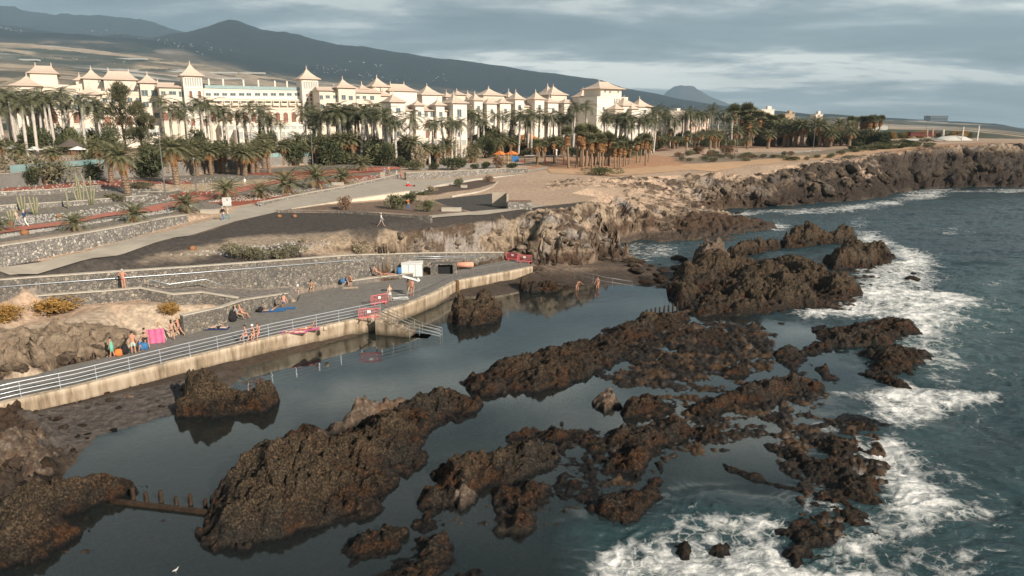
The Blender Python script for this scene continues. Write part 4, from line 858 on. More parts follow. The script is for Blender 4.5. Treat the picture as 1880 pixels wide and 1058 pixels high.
col_ = t.mix(t.ramp(t.noise(t.scale(ps, (.3, .9, 1)), .5, 5, .6), [(.4, 0.0), (.65, .6)]), col_, (.20, .185, .165))
M_deck = t.pbr(col_, .8, 0, t.bump(t.ramp(e, [(0.0, 0.0), (.1, 1.0)]), .5, .04), .25)
M_path = mat('path_concrete', (.40, .36, .30), (.33, .295, .245), .5, .9, bump=.15, bscale=12, local=False)
M_red = mat('red_paving', (.44, .17, .125), (.36, .14, .10), .7, .9, bump=.15, bscale=10, local=False)
def dens(p, step=1.5, close=True):
    out = []; n = len(p)
    for i in range(n if close else n-1):
        a, b_ = p[i], p[(i+1) % n]; k = max(1, int(math.hypot(b_[0]-a[0], b_[1]-a[1])/step))
        out += [(a[0]+(b_[0]-a[0])*j/k, a[1]+(b_[1]-a[1])*j/k) for j in range(k)]
    if not close: out.append(tuple(p[-1][:2]))
    return out
def drape(name, poly_, m, dz=.09, step=.9, flat=None):
    bd = dens([p[:2] for p in poly_], step); pp = np.array(bd)
    gx_ = np.arange(pp[:, 0].min(), pp[:, 0].max(), step); gy_ = np.arange(pp[:, 1].min(), pp[:, 1].max(), step); X, Y = np.meshgrid(gx_, gy_)
    ins = sdf(pp, X, Y) > step*.5; extra = [(x, y) for x, y in zip(X[ins], Y[ins])]
    r = geometry.delaunay_2d_cdt([Vector(p) for p in bd+extra], [], [list(range(len(bd)))], 1, 1e-4)
    vx = np.array([(v[0], v[1]) for v in r[0]]); z = (zt(vx[:, 0], vx[:, 1])+dz) if flat is None else np.full(len(vx), flat)
    me = bpy.data.meshes.new(name); me.from_pydata([(a, b_, float(c_)) for (a, b_), c_ in zip(vx, z)], [], [tuple(f) for f in r[2]]); me.materials.append(m)
    o = bpy.data.objects.new(name, me); C.objects.link(o)
    for p in me.polygons:
        if p.normal.z < 0: p.flip()
    return tag(o, kind='structure')
drape('concrete_path', [gp(u, v) for u, v in [(-120,531),(0,511),(68,505.5),(170,476),(293,445),(408,415.5),(504,391.5),(535,384.5),(640,367),(752,351.5),(766,356),(800,343),(870,331),(965,318),(1005,311),(1005,306),(967,314),(910,324),(747,332.5),(735,330),(700,329.5),(600,349),(478,375.5),(440,381),(408,402.5),(357,413),(238,441),(136,468.5),(0,498),(-120,522)]], M_path)
drape('red_path', [gp(u, v) for u, v in [(-80,444),(0,430),(134,412),(243,393),(326,380),(378,368),(447,353),(493,341),(551,330),(646,318),(735,311),(735,306),(608,314),(531,328),(455,341),(359,364),(314,372),(245,385.5),(134,406),(0,421),(-80,432)]], M_red)
drape('pale_path', [gp(u, v) for u, v in [(788,397),(864,390.5),(935,384),(1000,376.5),(1000,380),(950,387),(860,396),(790,402.5)]], M_path)
drape('sandy_track', [gp(u, v) for u, v in [(1005,311),(1100,314),(1250,304),(1400,293),(1560,280),(1680,268),(1690,271),(1570,286),(1420,301),(1260,313),(1120,324),(1010,318)]], mat('packed_sand', (.50, .33, .20), (.42, .27, .165), .3, .95, local=False, bump=.2, bscale=6), dz=.07)
def strip(b, pts, zb, th, k=0, zt_=None, out=0.0):
    n = len(pts); L_, R_ = [], []
    for i in range(n):
        a = pts[max(i-1, 0)]; c_ = pts[min(i+1, n-1)]; dx, dy = c_[0]-a[0], c_[1]-a[1]; l = math.hypot(dx, dy); nx_, ny_ = -dy/l, dx/l
        L_.append((pts[i][0]-nx_*out, pts[i][1]-ny_*out)); R_.append((pts[i][0]+nx_*th, pts[i][1]+ny_*th))
    for i in range(n-1):
        z0, z1 = pts[i][2], pts[i+1][2]; a0 = zb[i] if isinstance(zb, list) else zb; a1 = zb[i+1] if isinstance(zb, list) else zb
        A_, B_, C_, D_ = L_[i], L_[i+1], R_[i+1], R_[i]
        b.face([(*A_, a0), (*B_, a1), (*B_, z1), (*A_, z0)], k); b.face([(*D_, z0), (*C_, z1), (*C_, a1), (*D_, a0)], k)
        b.face([(*A_, z0), (*B_, z1), (*C_, z1), (*D_, z0)], k)
    for i in (0, n-1):
        z0 = pts[i][2]; a0 = zb[i] if isinstance(zb, list) else zb
        b.face([(*L_[i], a0), (*L_[i], z0), (*R_[i], z0), (*R_[i], a0)], k)
def wall(name, pts, zb, th, m, label, cat='wall', cop=M_coping, ch=.09, group=None):
    zb = zb if isinstance(zb, list) else [zb]*len(pts)
    b = MB(); strip(b, [(p[0], p[1], p[2]-ch) for p in pts], zb, th); o = b.build(name, m); tag(o, label, cat, group)
    if cop:
        b = MB(); strip(b, pts, [p[2]-ch for p in pts], th+.06, out=.06); b.build('coping', cop, o)
    return o
# quay deck and edge
dk = [(p[0], p[1]) for p in deck_o]+[(p[0], p[1]) for p in deck_i]
drape('quay_deck', dk, M_deck, flat=1.5, step=3)
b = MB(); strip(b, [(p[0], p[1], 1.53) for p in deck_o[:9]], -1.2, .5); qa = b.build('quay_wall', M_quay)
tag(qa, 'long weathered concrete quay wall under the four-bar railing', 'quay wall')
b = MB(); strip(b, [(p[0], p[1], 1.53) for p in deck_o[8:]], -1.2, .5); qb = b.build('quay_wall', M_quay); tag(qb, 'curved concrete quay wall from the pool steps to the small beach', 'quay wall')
b = MB(); x, y, _ = P(839, 517, 1.5); b.box((x, y, .3), (.35, .5, 2.6), rz=.5); b.build('buttress', mat('rusty_timber', (.07, .04, .02), (.16, .09, .03), 3, .8), qb)
wall('stone_wall', wallA, [z-.4 for z in wallA_foot_z], .5, M_stone, 'tall dark stone retaining wall along the back of the quay')
wall('stone_wall', rampB, [z-1.6 for z in [5.35,5.2,5.1,4.95,4.75,4.3,4.0,3.3]], .4, M_stone, 'low stepped stone wall along the ramp above the bare tan ground')
wall('stone_wall', tanE, 1.2, .4, M_stone, 'low stone wall behind the sunbathers, between tan ground and quay deck')
wall('stone_wall', wallC, [z-2.6 for z in [9.3,9.1,9.05,8.95,8.8,8.6]], .5, M_stonel, 'pale grey stone wall along the upper side of the concrete path')
wall('stone_wall', [P(478,371,8.55),P(560,355,8.6),P(640,341,8.75),P(700,327,9.0),P(735,319,9.2)], 7.4, .5, M_stonel, 'low grey stone wall below the row of young palms')
wall('stone_wall', [P(504,386,7.85),P(570,386,7.8),P(650,388,7.8),P(790,397,7.75)], 6.6, .5, M_stone, 'low blackish stone wall between the dark gravel and the planting bed', cop=None)
wall('ramp_wall', [P(535,383,7.75),P(640,366,8.15),P(752,350,8.7)], 7.0, .3, mat('cream_render', (.66, .58, .46), (.58, .50, .40), 1.2, .85, local=False), 'cream rendered wall below the concrete ramp')
wall('stone_wall', [P(745,317,9.7),P(800,315,9.65),P(929,309,9.5),P(969,310,9.4)], 8.0, .6, M_stonel, 'grey stone wall by the playground, facing the concrete path')
wall('garden_wall', [P(-60,381,10.1),P(0,377,10.0),P(150,368,9.85),P(270,358,9.7)], 8.9, .4, M_stonel, 'lower grey garden wall behind the cacti')
wall('garden_wall', [P(-60,356,10.8),P(0,352,10.7),P(100,347,10.6),P(185,340,10.5)], 9.5, .4, M_stonel, 'upper grey garden wall behind the cacti')
wall('garden_wall', [P(262,352,9.5),P(310,352,9.5),P(330,348,9.5)], 8.6, .4, M_stone, 'short black garden wall behind the lamp post')
wall('terrace_wall', [(x, y, z+.1) for (x, y, _), z in zip(ter_f, ter_z)], 8.6, .5, mat('grey_render', (.25, .24, .22), (.19, .18, .165), .7, .9, local=False, bump=.2), 'grey retaining wall under the hotel pool terrace')
wall('stone_wall', [gp(1235,287)[:2]+(9.9,), gp(1330,283)[:2]+(10.2,), gp(1420,281)[:2]+(10.5,), gp(1510,276)[:2]+(10.9,)], 8.9, .5, M_stonel, 'low rubble wall in front of the right-hand palm grove', cop=None)
wall('kerb', [gp(830,363)[:2]+(7.75,), gp(880,354)[:2]+(7.8,), gp(905,344)[:2]+(7.9,), gp(915,334)[:2]+(8.15,)], 7.0, .25, M_coping, 'curved pale kerb round the brown garden wedge', 'kerb', cop=None)
wall('kerb', [gp(764,358)[:2]+(8.1,), gp(800,344)[:2]+(8.2,), gp(870,332)[:2]+(8.4,), gp(960,320)[:2]+(8.5,)], 7.4, .2, M_coping, 'long pale kerb beside the concrete path near the playground', 'kerb', cop=None)
wall('ledge', [P(495,536,2.05),P(552,530,2.02),P(600,521,2.0),P(660,513,2.0),P(735,503.5,2.0),P(762,500,2.0)], 1.3, .9, M_stone, 'long stone seat ledge with pale top at the foot of the tall wall', 'bench', ch=.1)
# open concrete shelter stub and planter box by the dark hollow
x, y, z = gp(924, 381); b = MB(); b.box((x-.6, y+1.2, z+1.0), (2.2, .3, 2.3), rz=0); b.box((x+.65, y-.2, z+1.0), (.3, 3.0, 2.3)); tag(b.build('sluice_wall', M_conc), 'L-shaped concrete wall stub with black shaded inner side', 'wall')
pebs = MB(); random.seed(17)
def pebble(u, v, s):
    x, y, z = gp(u, v); n = len(pebs.v); a0 = random.random()*6
    for q in ((1, 0, .1), (.3, .9, .1), (-.8, .5, .1), (-.6, -.7, .1), (.5, -.8, .1)): pebs.v.append((x+s*q[0]*math.cos(a0)-s*q[1]*math.sin(a0), y+s*q[0]*math.sin(a0)+s*q[1]*math.cos(a0), z))
    pebs.v.append((x, y, z+s*.8+.04)); pebs.f += [(n+i, n+(i+1) % 5, n+5) for i in range(5)]; pebs.m += [0]*5
for pl_, n_ in (([(0,438),(130,418),(240,400),(330,388),(360,376),(250,396),(130,415),(0,434)], 700), ([(380,372),(460,356),(560,348),(640,330),(735,314),(700,326),(600,344),(478,368)], 900), ([(0,400),(120,392),(230,375),(300,372),(140,402),(0,418)], 500), ([(0,344),(200,330),(350,328),(560,318),(350,345),(190,352),(0,360)], 700), ([(240,345),(400,345),(380,365),(330,372),(240,372)], 300), ([(300,470),(560,440),(640,445),(560,465),(420,470)], 300), ([(1235,285),(1510,276),(1510,282),(1250,292)], 300), ([(700,300),(960,296),(960,304),(760,310)], 200)):
    pa_ = np.array(pl_, float); k_ = 0
    while k_ < n_:
        u, v = random.uniform(pa_[:, 0].min(), pa_[:, 0].max()), random.uniform(pa_[:, 1].min(), pa_[:, 1].max())
        if float(sdf(pa_, np.array([u]), np.array([v]))[0]) > 0: pebble(u, v, random.uniform(.06, .2)); k_ += 1
tag(pebs.build('garden_stones', mat('garden_stone', (.42, .40, .36), (.22, .21, .20), .9, .9, local=False)), kind='stuff')
x, y, z = gp(955, 385); b = MB(); b.box((x, y+1, z+.4), (3.6, 2.0, 1.4)); o = b.build('stone_planter', M_stonel); tag(o, 'grey stone planter box right of the concrete wall stub', 'planter')
b = MB(); b.box((0, 0, 0), (3.2, 1.6, .1)); b.build('soil', mat('soil', (.2, .12, .08)), o, loc=(x, y+1, z+1.13))
for u, v, w, lab in ((829,388,2.8,'cream bench block at the corner of the pale path'), (426,392,0,''), (385,392,2.2,'white bench block near the palm beside the white cabinet'), (852,345,1.2,'small cream block at the end of the curved kerb'), (620,340,2.2,'cream seat block beside the couple under the young palm')):
    if w:
        x, y, z = gp(u, v); b = MB(); b.box((0, 0, .22), (w, .7, .5)); b.box((0, 0, .49), (w+.06, .76, .06)); tag(b.build('bench_block', M_coping, loc=(x, y, z), ), lab, 'bench')
# white cabinet by the path
x, y, z = gp(417, 378); b = MB(); b.box((0, 0, .55), (1.0, .6, 1.1)); b.box((0, 0, 1.13), (1.06, .66, .06)); o = b.build('cabinet', mat('white_paint', (.74, .74, .71), rough=.5), loc=(x, y, z)); tag(o, 'white service cabinet below the young palm at the path', 'cabinet'); b = MB(); b.box((.2, -.31, .85), (.3, .02, .1)); b.build('vent', M_win, o)

# ---------------------------------------------------------------- railings
M_rail = mat('galvanised_rail', (.62, .68, .74), (.55, .60, .66), 4, .32, metal=.55, spec=.5)
M_steel = mat('dull_rail', (.30, .31, .30), (.22, .22, .22), 4, .45, metal=.5)
def railing(pts, hts, label, m=M_rail, r=.028, step=2.2, rp=.025, post=True, base=0.0, posth=None):
    root = empty('railing', pts[0], 0, label, 'railing'); o0 = Vector(pts[0]); P_ = [Vector(p)-o0 for p in pts]
    for i, h in enumerate(hts):
        b = MB(); b.tube([p+Vector((0, 0, h)) for p in P_], r*(1.25 if i == 0 else 1), 6); b.build('rail', m, root, True)
    if post:
        d = [0.0]
        for a, c_ in zip(P_[:-1], P_[1:]): d.append(d[-1]+(c_-a).length)
        n = max(1, round(d[-1]/step))
        for k in range(n+1):
            s = d[-1]*k/n; i = min(max(np.searchsorted(d, s)-1, 0), len(d)-2); f = (s-d[i])/(d[i+1]-d[i]); p = P_[i].lerp(P_[i+1], f)
            b = MB(); b.tube([(0, 0, -.05), (0, 0, (posth or hts[0])-.01)], rp, 6); b.box((0, 0, .01), (.12, .12, .02)); b.build('post', m, root, loc=p)
    return root
inn = [(p[0]-.12, p[1]+.22, 1.53) for p in deck_o]
railing(inn[:7], [1.12, .84, .56, .28], 'long pale-blue four-bar railing on the quay edge')
railing([P(684,561,1.5)]+[(p[0]-.1, p[1]+.2, 1.53) for p in deck_o[8:]], [1.0], 'thin single-bar railing on the curved quay beyond the red barriers', M_steel, .022, 1.9, .022)
railing([P(978,488,1.5),P(1010,497,1.35),P(1060,512,1.0),P(1110,524,.5),P(1160,532,-.1)], [1.0, .5], 'sloping thin railing running from the quay end down across the small beach', M_steel, .024, 2.6, .022)
railing([(x, y-.15, z-.62) for x, y, z in wallA[:7]+[P(706,466,4.38)]], [.0], 'pale-blue handrail along the tall stone wall', M_rail, .035, post=False)
railing([(x, y-.16, z-.6) for x, y, z in [P(758,464.6,3.98),P(820,463.7,3.47),P(882,463.3,2.96)]], [.12, -.1], 'short double handrail on the wall above the white tent', M_rail, .03, post=False)
railing([PY(274,513.5,61.8),PY(311,522,62.6),PY(377,513,64.4),PY(410,525,65.2)], [0], 'zigzag handrail over the ramp behind the low wall', M_rail, .03, 2.0, .02, post=False)
railing([(p[0], p[1]-.2, p[2]) for p in (PY(-40,489,58.6),PY(0,478,60.3),PY(60,464,63.0),PY(131,447.5,67.5))], [0], 'pale-blue handrail on the grey wall above the path', M_rail, .035, post=False)
# pool steps
root = empty('pool_steps', P(700,582,1.5), 0, 'concrete steps with double steel rails going down from the quay into the pool', 'steps'); o0 = root.location
a = Vector(P(700,580,1.5)); e_ = Vector(P(762,606,.35)); d_ = e_-a; nrm = Vector((d_.y, -d_.x, 0)).normalized()
b = MB()
for i in range(6):
    f0, f1 = i/6, (i+1)/6; p = a.lerp(e_, (f0+f1)/2)+nrm*.7; b.box((p.x-o0.x, p.y-o0.y, (p.z-1.2)/2-o0.z), (d_.length/6+.02, 1.3, p.z+1.2), math.atan2(d_.y, d_.x))
b.build('steps', M_quay, root)
a2 = e_+nrm*.7; b = MB(); b.box((a2.x+.8-o0.x, a2.y-.1-o0.y, -.5-o0.z), (1.8, 1.4, 1.0), -.2); b.build('landing', M_quay, root)
for sgn in (.05, 1.35):
    q = [a+nrm*sgn, e_+nrm*sgn, Vector(P(776,612,.0))+nrm*sgn*.6, Vector(P(812,622,-.25))+nrm*sgn*.4]
    for h in (1.05, .72, .4): b = MB(); b.tube([p+Vector((0, 0, h))-o0 for p in q], .024, 6); b.build('rail', M_steel, root, True)
    for p in (q[0], q[0].lerp(q[1], .5), q[1], q[2], q[3]): b = MB(); b.tube([(0, 0, -.4), (0, 0, 1.05)], .03, 6); b.build('post', M_steel, root, loc=p-o0)
# timber weirs
M_timb = mat('wet_timber', (.022, .014, .009), (.06, .036, .02), 4, .6, bump=.5, bscale=12)
def weir(ps_, hs, beam, label, r=.12, bw=.22, m=M_timb):
    root = empty('weir', ps_[0], 0, label, 'weir'); o0 = Vector(ps_[0])
    for p, h in zip(ps_, hs): b = MB(); b.tube([(0, 0, -.7), (0, 0, h*.5), (random.uniform(-.03, .03), 0, h)], [r, r*.97, r*.85], 9); b.build('post', m, root, loc=Vector(p)-o0)
    b = MB(); q = [Vector(p)-o0 for p in beam]; d_ = q[1]-q[0]; c_ = (q[0]+q[1])/2; b.box((c_.x, c_.y, c_.z), (d_.length, bw, .22), math.atan2(d_.y, d_.x)); b.build('beam', m, root)
weir([P(u, v, 0) for u, v in ((245,916),(269,920),(296,921),(324,926),(350,926),(377,930),(403,934))], [.62,.5,.62,.42,.58,.42,.5], [P(205,920,.08),P(415,945,.05)], 'weir of seven short timber posts on a dark beam, lower left')
weir([P(u, v, 0) for u, v in ((1187,584),(1195,582),(1203,580),(1211,578.5),(1219,576.5),(1227,574.5),(1235,572.5),(1243,570),(1251,567.5),(1259,565)) ], [.9,.85,.9,.85,.9,.85,.9,.85,.9,.85], [P(1183,592,.25),P(1265,570,.3)], 'row of thin timber posts with a rusty beam closing the upper pool', .1, .3)
# red crowd barriers
M_bar = mat('red_plastic', (.66, .17, .18), (.60, .14, .15), 3, .45); M_barw = mat('white_plate', (.8, .78, .76), rough=.5)
def barrier(loc, rz, label):
    root = empty('crowd_barrier', loc, rz, label, 'barrier', 'red plastic crowd barriers'); b = MB()
    b.tube([(-.95, 0, .22), (-.95, 0, .98), (-.88, 0, 1.05), (.88, 0, 1.05), (.95, 0, .98), (.95, 0, .22), (-.95, 0, .22)], .04, 6); b.box((0, 0, .24), (1.9, .05, .1)); b.build('frame', M_bar, root)
    b = MB()
    for i in range(11): b.box((-.8+i*.16, 0, .64), (.04, .035, .74))
    b.build('bars', M_bar, root); b = MB(); b.box((0, -.03, .78), (.34, .03, .24)); b.build('plate', M_barw, root)
    for s in (-.6, .6):
        b = MB(); b.box((0, 0, .05), (.09, .62, .07)); b.box((0, 0, .15), (.07, .2, .16)); b.build('foot', M_bar, root, loc=(s, 0, 0))
    return root
barrier(P(678,587,1.53), R(12), 'red plastic crowd barrier on the quay edge left of the pool steps')
barrier(P(697,560,1.5), R(40), 'red plastic crowd barrier standing behind the one at the pool steps')
barrier(P(941,479,1.5), R(-25), 'left one of two red barriers closing the far end of the quay')
barrier(P(963,483,1.5), R(-12), 'right one of two red barriers closing the far end of the quay')
# ---------------------------------------------------------------- air
t = NT('haze'); v_ = t.n('ShaderNodeVolumePrincipled'); v_.inputs['Color'].default_value = (.50, .74, .95, 1); v_.inputs['Density'].default_value = 7.5e-5; v_.inputs['Anisotropy'].default_value = .0
t.L.new(v_.outputs[0], t.out.inputs['Volume'])
b = MB(); b.box((0, 7400, 1090), (28000, 17400, 2200)); hz_ = b.build('haze', t.mat); tag(hz_, kind='stuff')

# ---------------------------------------------------------------- hotel
M_cream = mat('cream_wall', (.72, .64, .53), (.66, .57, .47), .25, .85, local=False)
M_white = mat('white_wall', (.80, .74, .65), (.73, .66, .57), .3, .85, local=False)
M_pink = mat('pink_wall', (.70, .50, .40), (.62, .44, .35), .3, .85, local=False)
M_shade = mat('terracotta_recess', (.30, .15, .11), (.20, .10, .08), 1, .85)  # dark tone puts the shade of deep openings into flat panels
t = NT('roof_tiles'); ob = t.obj(); wv = t.n('ShaderNodeTexWave', wave_type='BANDS', bands_direction='X'); t.link(ob, wv.inputs[0]); wv.inputs['Scale'].default_value = 1.6; wv.inputs['Distortion'].default_value = .6
col_ = t.mix(t.noise(t.pos(), 1.3, 6, .7), (.52, .40, .32), (.78, .65, .53)); M_roof = t.pbr(col_, .85, 0, t.bump(wv.outputs['Fac'], .5, .1), .2)
M_glass = mat('window_glass', (.07, .10, .11), (.13, .16, .17), .7, .12, spec=.6)
M_frame = mat('window_frame', (.42, .45, .44), rough=.6)
TH = R(30)
class Hotel:
    def __init__(s, u, Y, label, cat='hotel', th=TH):
        s.th = th; x, y, _ = PY(u, 200, Y); s.o = (x, y); s.c, s.s_ = math.cos(th), math.sin(th)
        s.root = empty('hotel_building', (x, y, 11), th, label, cat)
    def loc(s, x, y): dx, dy = x-s.o[0], y-s.o[1]; return dx*s.c+dy*s.s_, -dx*s.s_+dy*s.c
    def xat(s, u, yl):                                   # local x where the view ray of column u meets the local plane y=yl
        k = ray(u, 200); k = k[0]/k[1]; ox, oy = s.o[0]-yl*s.s_, s.o[1]+yl*s.c
        return (k*oy-ox)/(s.c-k*s.s_)
    def Yw(s, xl, yl): return s.o[1]+xl*s.s_+yl*s.c
    def zat(s, u, v, yl): return PY(u, v, s.Yw(s.xat(u, yl), yl))[2]
    def block(s, u0, u1, ve, yl, D, zb=9.0, roof=None, m=None, frac=0.0, over=.7, win=(), parapet=False):
        x0, x1 = s.xat(u0, yl), s.xat(u1, yl); uc = (u0+u1)/2; z1 = s.zat(uc, ve, yl)-0; w = x1-x0
        b = MB(); b.box(((x0+x1)/2, yl+D/2, (z1+zb)/2-11), (w, D, z1-zb)); b.box(((x0+x1)/2, yl+D/2, z1-11-.25), (w+.3, D+.3, .22)); b.build('wall', m or M_cream, s.root)
        if roof is not None:
            zp = s.zat(uc, roof, yl+D/2); h = max(zp-z1, .8); X0, X1, Y0, Y1 = x0-over, x1+over, yl-over, yl+D+over; cy = (Y0+Y1)/2; W = X1-X0; rl = W*frac/2; cx = (X0+X1)/2
            b = MB(); zz0 = z1-11+.03
            def ring(t_, zz_):
                return [(X0+(cx-rl-X0)*t_, Y0+(cy-Y0)*t_, zz_), (X1+(cx+rl-X1)*t_, Y0+(cy-Y0)*t_, zz_), (X1+(cx+rl-X1)*t_, Y1+(cy-Y1)*t_, zz_), (X0+(cx-rl-X0)*t_, Y1+(cy-Y1)*t_, zz_)]
            rs = [ring(0, zz0-.16), ring(0, zz0), ring(.35, zz0+h*.24), ring(.7, zz0+h*.6), ring(.985, zz0+h)]
            for a_, c_ in zip(rs[:-1], rs[1:]):
                for i in range(4): b.face([a_[i], a_[(i+1) % 4], c_[(i+1) % 4], c_[i]])
            b.face(rs[-1]); b.face(rs[0][::-1]); r_ = b.build('roof', M_roof, s.root)
            for q in ([-rl, rl] if frac > 0 else [0]):
                b = MB(); b.tube([(cx+q, cy, zz0+h-.1), (cx+q, cy, zz0+h+.5), (cx+q, cy, zz0+h+1.1)], [.18, .13, .04], 6); b.build('finial', M_roof, r_)
        elif parapet:
            b = MB(); b.box(((x0+x1)/2, yl+.1, z1-11+.35), (w+.1, .3, .7)); b.build('parapet', m or M_cream, s.root)
        for wd in win: s.window(yl, *wd)
    def window(s, yl, u, v, wp, hp, kind='w'):
        x = s.xat(u, yl); Y = s.Yw(x, yl); z = s.zat(u, v, yl)-11; w, h = wp*Y/F, hp*Y/F; b = MB()
        if kind == 'w':
            for dx in (-w/2, 0, w/2): b.box((dx, -.05, 0), (.10, .14, h+.1))
            for dz in (-h/2, h/2): b.box((0, -.055, dz), (w+.1, .13, .10))
            o = b.build('window', M_frame, s.root, loc=(x, yl, z)); b = MB(); b.box((0, -.015, 0), (w-.06, .05, h-.06)); b.build('pane', M_glass, o)
        elif kind in ('a', 's'):
            n = 9; ph = [(-w/2, -h/2), (w/2, -h/2)]+[(w/2*math.cos(math.pi*i/n), h/2-w/2+w/2*math.sin(math.pi*i/n)) for i in range(n+1)]
            if kind == 's': ph = [(-w/2, -h/2), (w/2, -h/2), (w/2, h/2), (-w/2, h/2)]
            def rng_(k_, y_): return [(px_*k_, y_, pz_*k_) for px_, pz_ in ph]
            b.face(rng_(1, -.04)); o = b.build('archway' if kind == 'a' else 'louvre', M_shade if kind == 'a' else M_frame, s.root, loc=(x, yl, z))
            b = MB(); A_, B_ = rng_(1, -.18), rng_(1+.3/max(w, .5), -.18); C_ = rng_(1+.3/max(w, .5), .0); D_ = rng_(1, -.0)
            for i in range(len(ph)):
                j = (i+1) % len(ph); b.face([A_[i], A_[j], B_[j], B_[i]]); b.face([B_[i], B_[j], C_[j], C_[i]]); b.face([D_[i], D_[j], A_[j], A_[i]])
            b.build('surround', M_white, o)
        elif kind == 'b':
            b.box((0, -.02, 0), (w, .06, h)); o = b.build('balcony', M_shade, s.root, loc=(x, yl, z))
            b = MB(); b.box((0, -.5, -h/2), (w+.1, 1.0, .15)); b.box((0, -.95, -h/2+.45), (w+.1, .08, .8)); b.box((0, -.5, h/2+.1), (w+.3, 1.1, .15)); [b.box((dx, -.95, 0), (.22, .22, h+.2)) for dx in (-w/2-.05, w/2+.05)]; b.build('balustrade', M_cream, o)
            b = MB(); b.box((-w*.15, -.06, -.1), (w*.4, .04, h*.8)); b.build('pane', M_glass, o)
def row(u0, u1, n, v, w, h, k='w', v1=None): return [(u0+(u1-u0)*i/max(n-1, 1), v+((v1 if v1 is not None else v)-v)*i/max(n-1, 1), w, h, k) for i in range(n)]
# left wing
h = Hotel(28, 214, 'left wing of the cream hotel, half hidden behind palms and a feathery tree')
h.block(64, 113, 134, 9, 13, roof=121, frac=.5)
h.block(28, 80, 157, 0, 14, roof=139, win=row(40, 72, 3, 178, 7, 8)+row(40, 72, 3, 196, 7, 8))
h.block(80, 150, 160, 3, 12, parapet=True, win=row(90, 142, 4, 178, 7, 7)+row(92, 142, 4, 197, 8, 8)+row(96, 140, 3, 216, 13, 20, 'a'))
h.block(160, 192, 144, 8, 9, roof=127, win=[(188,150,2.5,4,'w')])
h.block(146, 160, 147, 10, 6, roof=139)
h.block(197, 256, 146, 4, 12, roof=131, frac=.55, win=row(208, 246, 3, 170, 8, 8))
h.block(150, 187, 173, -1, 8, roof=156, win=row(158, 180, 2, 188, 7, 8)+row(158, 180, 2, 206, 7, 8)+row(130, 182, 0, 220, 1, 1))
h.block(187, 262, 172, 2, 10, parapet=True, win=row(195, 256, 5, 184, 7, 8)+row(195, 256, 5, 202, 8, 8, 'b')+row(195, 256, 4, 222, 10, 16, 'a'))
h.block(262, 295, 152, 0, 9, roof=137, win=row(269, 287, 2, 171, 10, 10)+row(269, 287, 2, 192, 9, 9)+row(269, 287, 2, 212, 9, 9))
h.block(20, 300, 231, -4, 5, m=M_white, win=row(32, 290, 20, 243, 9, 14, 's'))
# central block with the two towers
h = Hotel(296, 226, 'central hotel block with two pointed towers and a rooftop terrace between them')
h.block(296, 340, 160, 1, 10, roof=152, frac=.8, win=[(303,171,7,6,'w'),(320,171,11,6,'w'),(336,173,8,9,'w'),(303,191,8,8,'b'),(322,191,8,8,'b'),(336,193,7,8,'w')]+row(302, 334, 3, 214, 9, 15, 'a'))
h.block(341, 376, 139, -1, 7, roof=118, m=M_white, over=.9, win=row(346, 372, 7, 151, 2.4, 14, 's')+[(353,174,5,13,'a'),(369,174,5,13,'a')]+row(352, 370, 2, 200, 7, 9)+row(352, 370, 2, 225, 7, 12, 'a'))
h.block(377, 556, 165, 1.5, 11, m=M_white, parapet=False, win=[(u,173.5,w_,4.5,'w') for u, w_ in ((385,8),(400,9),(415,8),(430,9),(446,9),(459,8),(475,9),(489,8),(504,9),(519,9),(533,8),(547,8))])
h.block(378, 556, 181, .6, 3, m=M_cream, win=row(388, 552, 12, 190, 10, 7, 'b', 190.5))
h.block(378, 556, 199, .2, 3, m=M_cream, win=row(390, 553, 12, 214.5, 8.5, 17, 'a', 215.5))
h.block(400, 556, 229, -3, 6, m=M_white, win=row(408, 550, 12, 235, 9, 7, 's'))
h.block(430, 600, 238, -7.5, 9, m=M_white, win=row(437, 594, 13, 249, 9, 12, 's'))
h.block(557, 587, 145, -2, 7.5, roof=127, m=M_white, over=.9, win=row(561, 583, 6, 157, 2.4, 12, 's')+[(u,v,3.6,5.5,'a') for u in (565,572.5,580) for v in (175,182.5,191,198.5,206.5,214,223,233)])
x0, x1 = h.xat(380, 1.5), h.xat(554, 1.5); zt_ = h.zat(467, 165, 1.5)-11
b = MB(); b.box(((x0+x1)/2, 1.7, zt_+.65), (x1-x0, .06, 1.0)); b.build('balustrade', mat('teal_glass', (.25, .36, .36), (.32, .42, .42), .6, .15, spec=.5), h.root)
for u in (388, 414, 451, 478, 508, 530): b = MB(); x = h.xat(u, 3); b.box((x, 3, zt_+1.6), (.45, .45, 3.2)); b.build('pillar', M_white, h.root)
# block right of the tower
h = Hotel(588, 238, 'hotel block with small hipped pavilions right of the right-hand tower')
h.block(588, 622, 166, 2, 9, roof=160, frac=.8, win=[(591,179,6,7,'w'),(603,178,7,5,'w'),(616,178,6,5,'w'),(592,196,7,7,'w'),(607,194,10,8,'b'),(592,214,7,7,'w'),(607,214,8,8,'b')])
h.block(623, 654, 161, 0, 9, roof=146, win=[(632,179,7,8,'w'),(645,180,7,7,'w'),(621,194,9,8,'b'),(633,195,6,7,'w'),(645,196,7,7,'b'),(633,213,7,8,'w'),(645,213,7,8,'w')])
h.block(655, 700, 170, 3, 9, roof=163, frac=.8, win=row(658, 670, 2, 179, 6, 5)+[(684,180,7,7,'w')]+row(660, 692, 3, 196, 8, 8, 'b')+row(660, 692, 3, 214, 8, 8))
h.block(664, 676, 163, 7, 5, roof=155)
h.block(687, 716, 159, 9, 9, roof=143, win=[(700,164,2,4,'w')])
h.block(717, 766, 167, 6, 12, roof=155, frac=.45, m=M_white)
h.block(700, 722, 176, 4, 7, roof=166)
h.block(776, 812, 174, 12, 10, roof=158, m=M_white)
